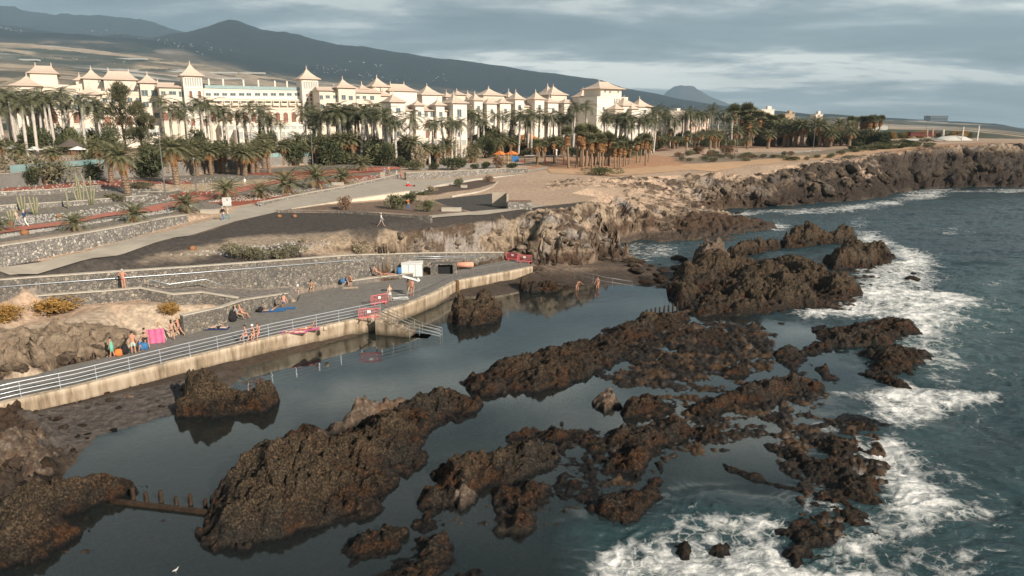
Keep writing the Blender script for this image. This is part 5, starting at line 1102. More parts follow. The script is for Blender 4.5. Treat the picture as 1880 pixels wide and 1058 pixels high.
h.block(820, 835, 178, 18, 8, roof=170); h.block(838, 856, 174, 22, 8, roof=167); h.block(858, 874, 178, 22, 7, roof=171)
# white front block
h = Hotel(718, 208, 'bright white four-storey hotel block with arched balconies facing the pool')
h.block(718, 744, 187, 0, 8, roof=173, m=M_white, win=[(731,203,8,8,'w'),(731,226,8,8,'w'),(731,246,8,8,'w')])
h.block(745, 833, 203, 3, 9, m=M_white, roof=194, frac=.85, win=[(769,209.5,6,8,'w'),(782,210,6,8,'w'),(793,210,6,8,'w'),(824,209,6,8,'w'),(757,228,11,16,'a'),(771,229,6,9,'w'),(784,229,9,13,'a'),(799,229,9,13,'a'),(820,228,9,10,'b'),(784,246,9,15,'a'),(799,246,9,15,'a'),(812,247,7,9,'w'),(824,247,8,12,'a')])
h.block(763, 778, 193, 1.5, 4, roof=185, m=M_white, win=[(770,209,6,8,'w')])
h.block(801, 816, 193, 1.5, 4, roof=183, m=M_white, win=[(809,210,6,8,'w')])
h.block(832, 857, 189, 0, 9, roof=174, m=M_white, win=[(843,208,8,13,'w'),(843,229,7,8,'w'),(843,247,7,8,'w')])
h.block(760, 857, 256, -3, 6, m=M_cream, win=row(768, 850, 7, 262, 9, 9, 's'))
# right wing
h = Hotel(866, 262, 'right wing of the hotel, a long row of small pyramid-roofed pavilions')
h.block(866, 1096, 196, 5, 11, roof=182, frac=.95, win=row(874, 1090, 19, 203, 4.5, 6)+row(878, 1088, 17, 219, 5, 6, 'b'))
for u0, u1, ve, vp, yl, wn in ((871,886,184,172,3,1),(894,912,190,182,2,1),(918,938,189,181,2,1),(946,962,182,169,2,1),(982,999,182,169,2,1),(1006,1025,188,179,2,1),(1036,1054,189,182,2,1),(1066,1088,178,165,4,1),(1092,1122,191,179,-1,0),(888,926,175,163,16,0),(934,947,178,168,14,0),(1004,1020,172,158,15,0),(1012,1040,174,159,10,0)):
    h.block(u0, u1, ve, yl, 6 if u1-u0 < 25 else 9, roof=vp, m=M_white if wn else M_cream, win=[((u0+u1)/2, ve+15, 5, 8, 'w'), ((u0+u1)/2, ve+32, 5, 7, 'w')] if wn else [])
h.block(1070, 1098, 205, -4, 7, m=M_white)
h = Hotel(1098, 268, 'highest right-hand hotel tower with a wide hipped roof and lower pavilions around it')
h.block(1102, 1140, 163, 6, 11, roof=151, frac=.3, over=1.3, win=[(1110,168,3,3.5,'w'),(1119,169,3,3.5,'w'),(1134,169,2.5,3.5,'w')])
h.block(1096, 1152, 178, 4, 12, m=M_white, win=row(1128, 1136, 3, 186, 2, 8)+row(1108, 1146, 4, 200, 4, 6))
h.block(1144, 1170, 194, -1, 8, roof=180, m=M_white, win=[(1157,203,5,6,'w'),(1157,217,5,6,'w')])
h.block(1172, 1196, 196, 0, 7, roof=182, m=M_white, win=[(1184,205,5,6,'w'),(1184,218,5,6,'w')])
h.block(1130, 1145, 200, -2, 5, roof=191); h.block(1160, 1172, 200, -3, 4, roof=192, m=M_white)
h.block(1096, 1200, 226, -3, 7, m=M_white, win=row(1104, 1194, 9, 234, 6, 7, 's'))
h = Hotel(1229, 330, 'plain beige block with small square windows behind the palms right of the hotel', 'building')
h.block(1229, 1258, 206, 0, 12, m=mat('beige_wall', (.46, .40, .34), rough=.9), parapet=True, win=row(1233, 1240, 2, 212, 2, 2)+row(1233, 1240, 2, 218, 2, 2)+row(1233, 1250, 3, 224, 2, 2))
h.block(1243, 1249, 199, 3, 5, m=M_white)
h = Hotel(1263, 350, 'pinkish apartment house between the palms right of the beige block', 'building')
h.block(1263, 1304, 214, 0, 12, m=M_pink, parapet=True, win=row(1270, 1300, 6, 220, 3, 4, 'b')+row(1270, 1300, 6, 229, 3, 4, 'b'))
for u, v, wp, lab in ((1375,214,18,'low white villa seen between the right-hand palms'), (1405,207,22,'white villa behind the top of the right-hand palm grove'), (1498,216,12,'small white house with blue water tank beyond the palms'), (1445,215,16,'low tan farm building beyond the palm grove')):
    x, y, z = PY(u, v+6, 480); b = MB(); b.box((0, 0, 0), (wp*.38, 9, 8)); b.box((0, 0, 4.1), (wp*.38+.5, 9.5, .4)); b.box((wp*.08, 0, 5.2), (wp*.12, 4, 2.2))
    o = b.build('villa', M_white if 'white' in lab else mat('tan_wall', (.50, .38, .26), rough=.9), loc=(x, y, z)); tag(o, lab, 'house')
    for i in range(3): b = MB(); b.box((0, 0, 0), (1.0, .1, 1.2)); b.build('window', M_win, o, loc=((i-1)*wp*.11, -4.55, 0))
# pool terrace: glass balustrades, huts, parasols, loungers
M_tglass = mat('balustrade_glass', (.22, .36, .36), (.30, .44, .43), .4, .2, spec=.5)
def glass(u0, u1, lab):
    tf = np.array([(CX+F*cp*x/y, x, y, z) for (x, y, _), z in zip(ter_f, ter_z)]); us = np.linspace(u0, u1, 10)
    pts_ = [tuple(np.interp(u, tf[:, 0], tf[:, k]) for k in (1, 2, 3)) for u in us]; root = empty('glass_balustrade', pts_[0], 0, lab, 'balustrade')
    b = MB(); strip(b, [(x-pts_[0][0], y+.2-pts_[0][1], z+1.15-pts_[0][2]) for x, y, z in pts_], .12, .03); b.build('glass', M_tglass, root); b = MB(); b.tube([(x-pts_[0][0], y+.2-pts_[0][1], z+1.18-pts_[0][2]) for x, y, z in pts_], .03, 5); b.build('rail', M_rail, root)
glass(48, 222, 'teal glass balustrade in front of the sun loungers at left'); glass(462, 700, 'long teal glass balustrade above the middle row of palms'); glass(716, 905, 'teal glass balustrade behind the pale feathery trees')
M_thatch = mat('thatch', (.14, .11, .09), (.085, .07, .06), 6, .95, bump=.5); M_wood = mat('pole_wood', (.16, .10, .06), rough=.8)
def hut(u, v, wp, hp, lab, m=M_thatch):
    x, y, z = gp(u, v); k = y/F; w = wp*k; hh = hp*k; root = empty('thatched_hut', (x, y, z), 0, lab, 'hut', 'huts on the pool terrace')
    b = MB(); b.tube([(0, 0, hh*.5), (0, 0, hh*.62), (0, 0, hh*.82), (0, 0, hh)], [w/2, w*.36, w*.15, .05], 14); b.build('roof', m, root)
    for a in range(6): b = MB(); b.tube([(0, 0, -.2), (0, 0, hh*.56)], .09, 5); b.build('pole', M_wood, root, loc=(w*.36*math.cos(a*1.047), w*.36*math.sin(a*1.047), 0))
    b = MB(); b.tube([(0, 0, 0), (0, 0, 1.05)], [w*.2, w*.2], 10); b.build('bar', M_wood, root)
for a in ((42,283,42,27,'brown thatched hut at the left end of the pool terrace'), (133,285,48,30,'thatched hut behind the row of sun loungers'), (160,272,56,24,'wide thatched hut behind the second royal palm trio'), (372,274,36,26,'thatched hut under the two tallest royal palms left of centre'), (452,270,22,15,'small thatched hut in front of the central block podium'), (551,275,28,17,'grey thatched hut above the long glass balustrade'), (690,274,26,20,'thatched hut in the shade of the dark palm cluster'), (895,268,34,26,'grey thatched restaurant roof right of the white front block')): hut(*a)
def pyr(u, v, wp, hp, lab, m, cat='pavilion'):
    x, y, z = gp(u, v); k = y/F; w = wp*k; hh = hp*k; root = empty('pavilion', (x, y, z), R(18), lab, cat)
    b = MB(); b.tube([(0, 0, hh*.45), (0, 0, hh)], [w*.62, w*.06], 4); b.build('roof', m, root)
    for sx, sy in ((-1, -1), (1, -1), (1, 1), (-1, 1)): b = MB(); b.box((0, 0, hh*.22), (.3, .3, hh*.5)); b.build('post', M_wood, root, loc=(sx*w*.28, sy*w*.28, 0))
    b = MB(); b.box((0, 0, .8), (w*.45, w*.45, 1.6)); b.build('counter', M_shade, root)
M_gthatch = mat('grey_roof', (.10, .10, .10), (.065, .065, .07), 2, .9)
pyr(890, 272, 64, 30, 'large dark grey pyramid roof of the pool restaurant', M_gthatch); pyr(968, 268, 50, 22, 'orange tent-like roof between the orange-skirted palms', mat('orange_canvas', (.55, .22, .07), rough=.8)); pyr(1002, 264, 46, 18, 'slate grey roof right of the orange one', M_gthatch); pyr(925, 262, 36, 16, 'low dark roof behind the orange tent roof', M_gthatch)
M_canvas = mat('white_canvas', (.82, .82, .80), rough=.7); M_cream2 = mat('cream_canvas', (.70, .64, .50), rough=.8)
def parasol(u, v, wp, lab, m=None, hm=2.6):
    x, y, z = gp(u, v); w = wp*y/F; root = empty('parasol', (x, y, z), random.random(), lab, 'parasol', 'parasols on the pool terrace')
    b = MB(); b.tube([(0, 0, hm-.75), (0, 0, hm-.6), (0, 0, hm)], [w/2, w*.46, .05], 8); b.build('canopy', m or M_canvas, root); b = MB(); b.tube([(0, 0, 0), (0, 0, hm-.1)], .045, 6); b.build('pole', M_rail, root)
for a in ((25,288,26,'white parasol at the far left behind the loungers'), (65,291,30,'large white parasol left of the cream one'), (92,289,26,'cream parasol between the white parasols', M_cream2), (145,290,30,'white parasol at the right end of the lounger row'), (283,282,18,'single white parasol right of the feathery tree'), (357,281,18,'white parasol beside the tallest orange-skirted palm'),
          (979,250,15,'white parasol left of the orange tent roof ridge'), (1012,250,13,'white parasol behind the orange palm cluster'), (1031,250,13,'rightmost white parasol behind the orange palm cluster'), ): parasol(*a)
M_loung = mat('lounger_fabric', (.62, .56, .46), rough=.8); M_towel = mat('orange_towel', (.60, .28, .17), rough=.9)
lp = empty('sun_lounger', (0, 0, -50), 0); b = MB(); b.box((0, -.3, .38), (.68, 1.35, .09)); b.build('seat', M_loung, lp); b = MB(); b.face([(-.34,.36,.42),(.34,.36,.42),(.34,.95,1.0),(-.34,.95,1.0)]); b.face([(-.34,.42,.36),(-.34,1.0,.94),(.34,1.0,.94),(.34,.42,.36)]); b.build('backrest', M_loung, lp)
for sx in (-.28, .28):
    for sy in (-.85, .2): b = MB(); b.box((0, 0, .17), (.05, .05, .35)); b.build('leg', M_rail, lp, loc=(sx, sy, 0))
def lounger(i, loc, rz, lab, grp): o = lp if i == 0 else copy_tree(lp); o.location = loc; o.rotation_euler = (0, 0, rz); tag(o, lab, 'sun lounger', grp)
for i in range(14):
    u = 84+i*6.2; x, y, z = gp(u, 295); lounger(i, (x, y+2, z), R(200), 'cream sun lounger in the row behind the left glass balustrade', 'sun loungers of the left terrace row')
for i in range(8):
    x, y, z = gp(1140+i*7, 262+random.random()*3); lounger(1, (x, y, z), R(170), 'white sun lounger beyond the orange palm cluster', 'sun loungers beyond the orange cluster')

# ---------------------------------------------------------------- palms
M_leafd = mat('palm_leaf_dark', (.08, .092, .05), (.15, .15, .085), 1.5, .55, spec=.4, lo=.4, hi=.6)
M_leafy = mat('palm_leaf_green', (.115, .125, .065), (.20, .19, .10), 1.5, .55, spec=.4, lo=.4, hi=.6)
M_leafo = mat('dead_frond', (.36, .19, .08), (.24, .14, .07), 2.5, .85)
M_trw = mat('royal_trunk', (.56, .52, .46), (.42, .38, .33), 2.0, .85, bump=.3)
M_shaft = mat('crownshaft', (.16, .20, .08), rough=.5)
M_trd = mat('date_trunk', (.36, .27, .19), (.16, .11, .075), 5.0, .95, bump=1.0, bscale=9, dist=.2)
M_trf = mat('fan_trunk', (.30, .21, .14), (.18, .12, .08), 4.0, .95, bump=.6)
def frond(b, o, az, el, L, droop, nl, ll, w, k, dn=.25):
    ca, sa = math.cos(az), math.sin(az); p = Vector(o); side = Vector((-sa, ca, 0)); n = 9; pts_ = [p.copy()]; dirs = []
    for i in range(n):
        e = el-droop*(i+.5)/n; d = Vector((ca*math.cos(e), sa*math.cos(e), math.sin(e))); p = p+d*(L/n); pts_.append(p.copy()); dirs.append(d)
    for i in range(n):
        wd = .05*(1-i/n)+.012; b.face([pts_[i]-side*wd, pts_[i]+side*wd, pts_[i+1]+side*wd*.8, pts_[i+1]-side*wd*.8], k)
    for j in range(nl):
        t_ = .12+.88*(j+.5)/nl; f = t_*n; i = min(int(f), n-1); q = pts_[i].lerp(pts_[i+1], f-i); d = dirs[i]; l = ll*(math.sin(math.pi*min(1, t_*.8+.14))**.7)*random.uniform(.85, 1.1)
        for s_ in (-1, 1):
            v = (side*s_*.8+d*.62+Vector((0, 0, -dn+random.uniform(-.12, .12)))).normalized()*l; wv_ = d*w
            b.face([q-wv_, q+wv_, q+v*.6+wv_*.8+Vector((0, 0, .03)), q+v, q+v*.6-wv_*.8+Vector((0, 0, .03))], k)
def fan_leaf(b, o, az, el, L, rad, k):
    ca, sa = math.cos(az), math.sin(az); d = Vector((ca*math.cos(el), sa*math.cos(el), math.sin(el))); side = Vector((-sa, ca, 0)); c_ = Vector(o)+d*L
    b.face([Vector(o)-side*.03, Vector(o)+side*.03, c_+side*.02, c_-side*.02], k); up = side.cross(d)
    for j in range(11):
        a = (j-5)/5*1.9; v = (d*math.cos(a)+side*math.sin(a)+Vector((0, 0, -.35-.1*abs(a)))).normalized()*rad*random.uniform(.8, 1.05); wv_ = v.cross(up).normalized()*.075
        b.face([c_-wv_*.4, c_+wv_*.4, c_+v*.6+wv_, c_+v, c_+v*.6-wv_], k)
def palm_royal(h):
    root = empty('royal_palm', (0, 0, -90)); b = MB(); lean = random.uniform(-.3, .3)
    b.tube([(lean*(i/8)**2, 0, -.3+(h-1.2)*i/8) for i in range(9)], [.30, .26, .23, .24, .25, .24, .22, .2, .18], 9); b.build('trunk', M_trw, root, True)
    b = MB(); b.tube([(lean, 0, h-1.5), (lean, 0, h-.9), (lean, 0, h-.2)], [.18, .2, .09], 8); b.build('crownshaft', M_shaft, root, True); b = MB()
    for i in range(17): frond(b, (lean, 0, h-.35), i*2.399, R(78)-R(105)*(i/17)**.8, 3.3*random.uniform(.85, 1.1), R(85), 24, .85, .032, 0, .35)
    b.build('crown', M_leafd, root); return root
def palm_date(h, skirt=True, nf=54, L=2.7):
    root = empty('date_palm', (0, 0, -90)); b = MB(); n = 14
    for i in range(n): r0 = .42-.08*i/n; b.tube([(0, 0, -.3+h*i/n), (0, 0, -.3+h*(i+.8)/n), (0, 0, -.3+h*(i+1)/n)], [r0*.88, r0*1.08, r0*.9], 10)
    b.build('trunk', M_trd, root, True); b = MB()
    for i in range(nf): frond(b, (0, 0, h-.2+.3*random.random()), i*2.399, R(82)-R(92)*(i/nf)**.9, L*random.uniform(.85, 1.08), R(62), 24, .5, .026, 0, .05)
    b.build('crown', M_leafy, root)
    if skirt:
        b = MB()
        for i in range(34): frond(b, (0, 0, h-.15-.5*random.random()), i*2.399, R(-8)-R(45)*random.random(), L*random.uniform(.5, .85), R(55), 12, .38, .035, 0, .3)
        b.build('dead_fronds', M_leafo, root)
    return root
def palm_young(h):
    root = empty('young_palm', (0, 0, -90)); b = MB(); b.tube([(0, 0, -.2), (0, 0, h*.35), (0, 0, h*.8), (0, 0, h)], [.30, .36, .34, .2], 10); b.build('trunk', M_trd, root, True); b = MB()
    for i in range(38): frond(b, (0, 0, h-.15), i*2.399+random.uniform(-.1, .1), R(84)-R(80)*(i/38), 2.5*random.uniform(.85, 1.1), R(72), 26, .42, .02, 0, .0)
    b.build('crown', M_leafy, root); b = MB()
    for i in range(7): frond(b, (0, 0, h-.25), i*.9, R(-5)-R(20)*random.random(), 1.8*random.uniform(.7, 1), R(50), 14, .3, .025, 0, .2)
    b.build('dead_fronds', M_leafo, root); return root
def palm_fan(h):
    root = empty('fan_palm', (0, 0, -90)); b = MB(); b.tube([(0, 0, -.3), (0, 0, .4), (0, 0, h*.5), (0, 0, h)], [.34, .27, .22, .2], 9); b.build('trunk', M_trf, root, True); b = MB()
    for i in range(46): fan_leaf(b, (0, 0, h+.1*random.random()), i*2.399, R(80)-R(95)*(i/46), random.uniform(.6, 1.0), .95, 0)
    b.build('crown', M_leafy, root); b = MB()
    for i in range(60): fan_leaf(b, (0, 0, h-.1-1.7*random.random()), i*2.399, R(-40)-R(45)*random.random(), random.uniform(.25, .6), .75, 0)
    b.build('dead_fronds', M_leafo, root); return root
PR = [palm_royal(10), palm_royal(12), palm_royal(13)]; PD = [palm_date(4.2), palm_date(5.0), palm_date(3.6, False, 60)]; PYg = [palm_young(.9), palm_young(1.2), palm_young(1.1)]; PF = [palm_fan(7), palm_fan(6)]
HH = {'royal_palm': (11.8, 13.8, 14.8), 'date_palm': (6.2, 7.0, 5.6), 'young_palm': (3.0, 3.3, 3.2), 'fan_palm': (8.2, 7.2)}
used_ = set()
def cap(u): return float(np.interp(u, [0, 330, 600, 690, 720, 850, 862, 1000, 1195, 1215, 1350, 1700], [196, 196, 204, 204, 193, 193, 236, 238, 240, 290, 300, 420]))
def palm(protos, hs, u, vb, vt, lab, grp, sx=1.0):
    i = random.randrange(len(protos)); pr = protos[i]; o = pr if i not in used_ and False else copy_tree(pr)
    x, y, z = gp(u, vb)
    if y > cap(u)-1: y = cap(u)-random.uniform(0, 14); x = PY(u, vb, y)[0]; z = zz(x, y)
    hm = PY(u, vt, y)[2]-z; s = hm/hs[i]; o.location = (x, y, z); xy = max(s, hmin) if (hmin := {'r': .95, 'd': .8, 'y': .85, 'f': .8}[pr.name[0]]) else s; xy *= min(sx, 1.25)*random.uniform(.9, 1.1); o.scale = (xy, xy, s); o.rotation_euler = (R(random.uniform(-4, 4)), R(random.uniform(-4, 4)), random.uniform(0, 6.28))
    tag(o, lab, 'palm', grp)
def royal(L_, lab, grp):
    for u, vb, vt in L_: palm(PR, HH['royal_palm'], u, vb, vt-4, lab, grp, 1.35)
def date(L_, lab, grp, sx=1.0):
    for u, vb, vt in L_: palm(PD[:2] if vb < 400 else PD, HH['date_palm'], u, vb, vt-2, lab, grp, sx*1.2)
royal([(52,296,178),(70,290,168)], 'thin-trunked royal palm between the two left parasols', 'royal palms by the left parasols')
royal([(121,268,160),(131,265,155),(155,250,168),(80,262,160),(100,262,166)], 'royal palm with pale trunk in front of the left hotel wing', 'royal palms before the left wing')
royal([(8,285,148),(22,280,165),(38,275,160),(12,292,190)], 'dark bushy palm crowding the left edge of the photo', 'palms at the left edge')
royal([(186,272,178)], 'royal palm with thick white trunk just left of the feathery tree', None)
royal([(301,255,172),(316,252,188),(328,256,190)], 'royal palm right of the feathery tree with the hotel arches behind', 'royal palms right of the feathery tree')
royal([(372,268,180),(378,266,176),(390,270,174)], 'one of the tallest royal palms, under the left-hand tower', 'royal palms under the left tower')
royal([(414,268,190)], 'royal palm standing alone right of the left tower group', None)
royal([(463,268,185),(476,262,187)], 'one of a pair of royal palms before the arcade of the central block', 'pair of royal palms at the arcade')
royal([(587,262,202),(578,262,212)], 'royal palm at the foot of the right-hand tower', 'royal palms at the right tower')
royal([(612,262,205),(625,262,200),(640,262,192),(652,264,195),(661,264,190),(669,266,196),(680,266,188),(686,262,194),(697,262,200),(709,270,196),(716,266,206),(704,266,190),(644,268,204),(630,268,210),(673,262,205),(690,262,184)], 'royal palm in the dense dark cluster left of the white front block', 'dense royal palm cluster')
royal([(750,250,199)], 'royal palm standing against the left end of the white front block', None)
royal([(795,272,216),(817,270,212),(829,268,214)], 'royal palm with white trunk in front of the arched white block', 'royal palms before the white block')
royal([(863,268,200),(877,262,198)], 'royal palm at the right corner of the white front block', 'royal palms at the white block corner')
royal([(905,255,206),(922,255,204),(935,252,200),(951,255,198),(967,250,202),(975,248,200),(989,252,196),(1003,250,206),(1011,256,204),(1027,250,200),(1042,250,208)], 'royal palm in the row along the right wing of the hotel', 'royal palms along the right wing')
royal([(1052,248,187),(1079,240,184)], 'high-crowned royal palm rising above the right wing roofs', 'high royal palms at the right wing')
royal([(1110,248,204),(1118,248,210),(1128,250,206),(1140,252,202),(1150,262,206),(1160,255,212),(1187,250,214),(1196,252,218),(1172,250,212)], 'royal palm below the highest right-hand hotel tower', 'royal palms below the right tower')
royal([(1200,258,196),(1208,256,190),(1222,250,194)], 'tall royal palm at the right end of the hotel', 'royal palms at the hotel end')
royal([(1238,258,212),(1253,256,210),(1260,274,196),(1270,258,203),(1276,258,206),(1290,256,204),(1306,258,190),(1318,258,206),(1326,256,198),(1340,256,210)], 'dark royal palm in front of the pinkish apartment house', 'royal palms before the pinkish house')
date([(325,340,242)], 'tallest thick-trunked palm with a big orange skirt, beside the lamp post', None, .75)
date([(205,336,260)], 'thick-trunked orange-skirted palm behind the cacti, left of its taller twin', None, .85)
date([(235,356,256)], 'big orange-skirted palm in front of the black garden wall', None, .8)
date([(4,308,252)], 'orange-skirted palm cut by the left edge of the photo', None)
date([(363,324,273),(388,321,264),(411,319,260),(440,322,262),(450,323,266),(464,319,263)], 'stocky palm in the dark row left of the long glass balustrade', 'stocky palms left of the glass balustrade', .9)
date([(486,310,240),(495,317,256),(521,302,258),(530,300,252)], 'orange-skirted palm at the left part of the long glass balustrade', 'palms at the left of the glass balustrade', .8)
date([(583,302,252),(595,300,254)], 'one of a pair of palms in front of the middle of the glass balustrade', 'pair of palms at the glass balustrade', .8)
date([(612,300,248),(622,300,242),(631,300,240),(636,300,246),(645,298,243),(655,298,250),(668,292,248)], 'palm in the orange clump at the right end of the glass balustrade', 'orange clump at the glass balustrade', .8)
date([(744,285,244),(762,284,246),(915,292,254),(922,286,240),(935,284,238),(950,282,246)], 'feathery palm among the garden shrubs behind the playground', 'palms behind the playground', .85)
for u, vb, vt, lab in ((138,423,380,'young palm at the left beside the red path, leftmost of its row'), (247,407,361,'young palm second from left in the row above the grey wall'), (343,390,341,'young palm next to the foot of the lamp post'), (417,366,316,'large young palm right behind the white cabinet'), (479,363,325,'smallest young palm with a bare red bed on both sides'),
    (529,356,298,'tall young palm in the middle of the row along the path'), (581,346,288,'young palm beside the thin grey lamp post'), (629,337,296,'young palm above the couple on the wall'), (665,314,276,'young palm standing at the right end of the red path'), (743,303,258,'big young palm among the shrubs right of the red path'), (-6,424,392,'young palm cut off by the left edge beside the orange ball cactus'), (866,299,264,'young palm with broad trunk behind the grey playground wall')):
    palm(PYg, HH['young_palm'], u, vb, vt, lab, None, 1.0)
for L_, lab, grp in (([(1044,309,232),(1058,308,230),(1066,306,229),(1070,307,231),(1076,306,228),(1083,306,232),(1087,311,246),(1092,304,234)], 'tall orange-skirted fan palm in the left half of the orange cluster', 'left half of the orange fan palm cluster'),
    ([(1101,308,246),(1106,306,250),(1112,304,244),(1117,304,242),(1120,305,246),(1098,300,240)], 'fan palm in the middle of the orange cluster', 'middle of the orange fan palm cluster'),
    ([(1129,310,262),(1134,306,264),(1138,308,260),(1145,306,262),(1149,304,266),(1155,302,258)], 'short orange fan palm at the right edge of the orange cluster', 'right edge of the orange fan palm cluster'),
    ([(1169,300,252),(1175,299,250),(1185,304,246),(1190,298,256)], 'fan palm with leaning trunk right of the orange cluster', 'fan palms right of the orange cluster'),
    ([(985,300,256),(1017,300,252),(1000,296,260)], 'rust-skirted fan palm beside the playground swings', 'fan palms by the swings'),
    ([(1229,272,236),(1260,278,240),(1288,270,238),(1310,272,246),(1320,274,250),(1348,268,240)], 'slim fan palm in the open garden right of the sandy track', 'slim fan palms in the open garden'),
    ([(1345,268,192),(1366,266,190),(1380,266,198),(1392,264,204),(1357,264,204),(1404,262,208),(1418,262,212),(1432,262,210),(1375,264,212)], 'fan palm towering in the middle of the right-hand grove', 'tall fan palms of the right grove'),
    ([(1556,258,214),(1563,258,216),(1572,258,216),(1580,258,214),(1587,258,214),(1593,258,213),(1599,257,212),(1605,257,214),(1611,256,212)], 'slim fan palm in the even row at the right end of the grove', 'row of slim fan palms')):
    for u, vb, vt in L_: palm(PF, HH['fan_palm'], u, vb, vt, lab, grp, 1.15 if vt < 215 else .95)
date([(1389,266,222),(1400,262,216),(1378,262,226),(1430,264,220),(1446,270,226),(1452,268,228),(1462,264,224),(1444,262,216),(1420,262,222)], 'bushy date palm in the right-hand grove', 'date palms of the right grove', 1.15)
for u, vb, vt, lab in ((1410,273,237,'broad date palm at the front of the right-hand grove'), (1484,267,238,'lone date palm behind the grove lamp post'), (1508,266,240,'spreading date palm right of the grove lamp post'), (1524,265,242,'spreading date palm second right of the grove lamp post'), (1537,262,216,'tall date palm before the even row of slim palms'), (1372,274,250,'small low palm beside the tan shrubs of the grove')):
    date([(u, vb, vt)], lab, None, 1.25)

# ---------------------------------------------------------------- shrubs and other trees
def leafball(n, size, m, name='foliage', shell=.5, lobes=7, up=.15):
    b = MB(); cs = [(random.gauss(0, .26), random.gauss(0, .26), .35+random.random()*.35, random.uniform(.22, .36)) for _ in range(lobes)]+[(0, 0, .35, .42)]
    for i in range(n):
        c_ = random.choice(cs); d = Vector((random.gauss(0, 1), random.gauss(0, 1), random.gauss(0, .8))).normalized(); r_ = c_[3]*(shell+(1-shell)*random.random()**.5); p = Vector((c_[0], c_[1], c_[2]))+d*r_
        if p.z < 0: p.z = -p.z*.3
        a = (d+Vector((random.gauss(0, .6), random.gauss(0, .6), random.gauss(0, .6)+up))).normalized(); t_ = a.cross(Vector((random.gauss(0, 1), random.gauss(0, 1), random.gauss(0, 1)))).normalized(); s = size*random.uniform(.6, 1.4)
        b.face([p-t_*s*.3, p+t_*s*.3, p+a*s*1.3+t_*s*.1, p+a*s*1.3-t_*s*.1])
    return b.mesh(name, m)
K = {}
for nm, a, c_, n, sz in (('dark', (.045, .058, .03), (.11, .115, .06), 1500, .075), ('grey', (.14, .135, .085), (.24, .22, .14), 1900, .06), ('ochre', (.30, .17, .045), (.40, .25, .09), 1900, .06), ('pale', (.30, .25, .17), (.40, .34, .24), 1300, .075), ('brown', (.18, .11, .07), (.26, .18, .12), 1400, .065), ('olive', (.10, .11, .055), (.17, .17, .09), 1500, .07)):
    K[nm] = [leafball(n, sz, mat('shrub_'+nm, a, c_, 2.0, .85, spec=.1, lo=.4, hi=.6)) for _ in range(2)]
b = MB(); [b.tube([(0, 0, -.1), (math.cos(a)*.12, math.sin(a)*.12, .2), (math.cos(a)*.3, math.sin(a)*.3, .55)], [.03, .022, .01], 5) for a in (0, 1.3, 2.5, 3.7, 5)]; stem_me = b.mesh('stem', M_wood)
def shrub(u, v, wp, hp, kind, lab, grp=None, cat='shrub', name='shrub'):
    x, y, z = gp(u, v)
    if v < 281 and y > cap(u)-2: y = cap(u)-random.uniform(1, 22); x = PY(u, v, y)[0]; z = zz(x, y)
    k = y/F; root = empty(name, (x, y, z-.05), random.uniform(0, 6), lab, cat, grp); w = wp*k*.95; hh = hp*k*1.15
    o = bpy.data.objects.new('foliage', random.choice(K[kind])); C.objects.link(o); o.parent = root; o.scale = (w, w*.9, hh)
    if hp > 5: o = bpy.data.objects.new('stem', stem_me); C.objects.link(o); o.parent = root; o.scale = (w, w, hh)
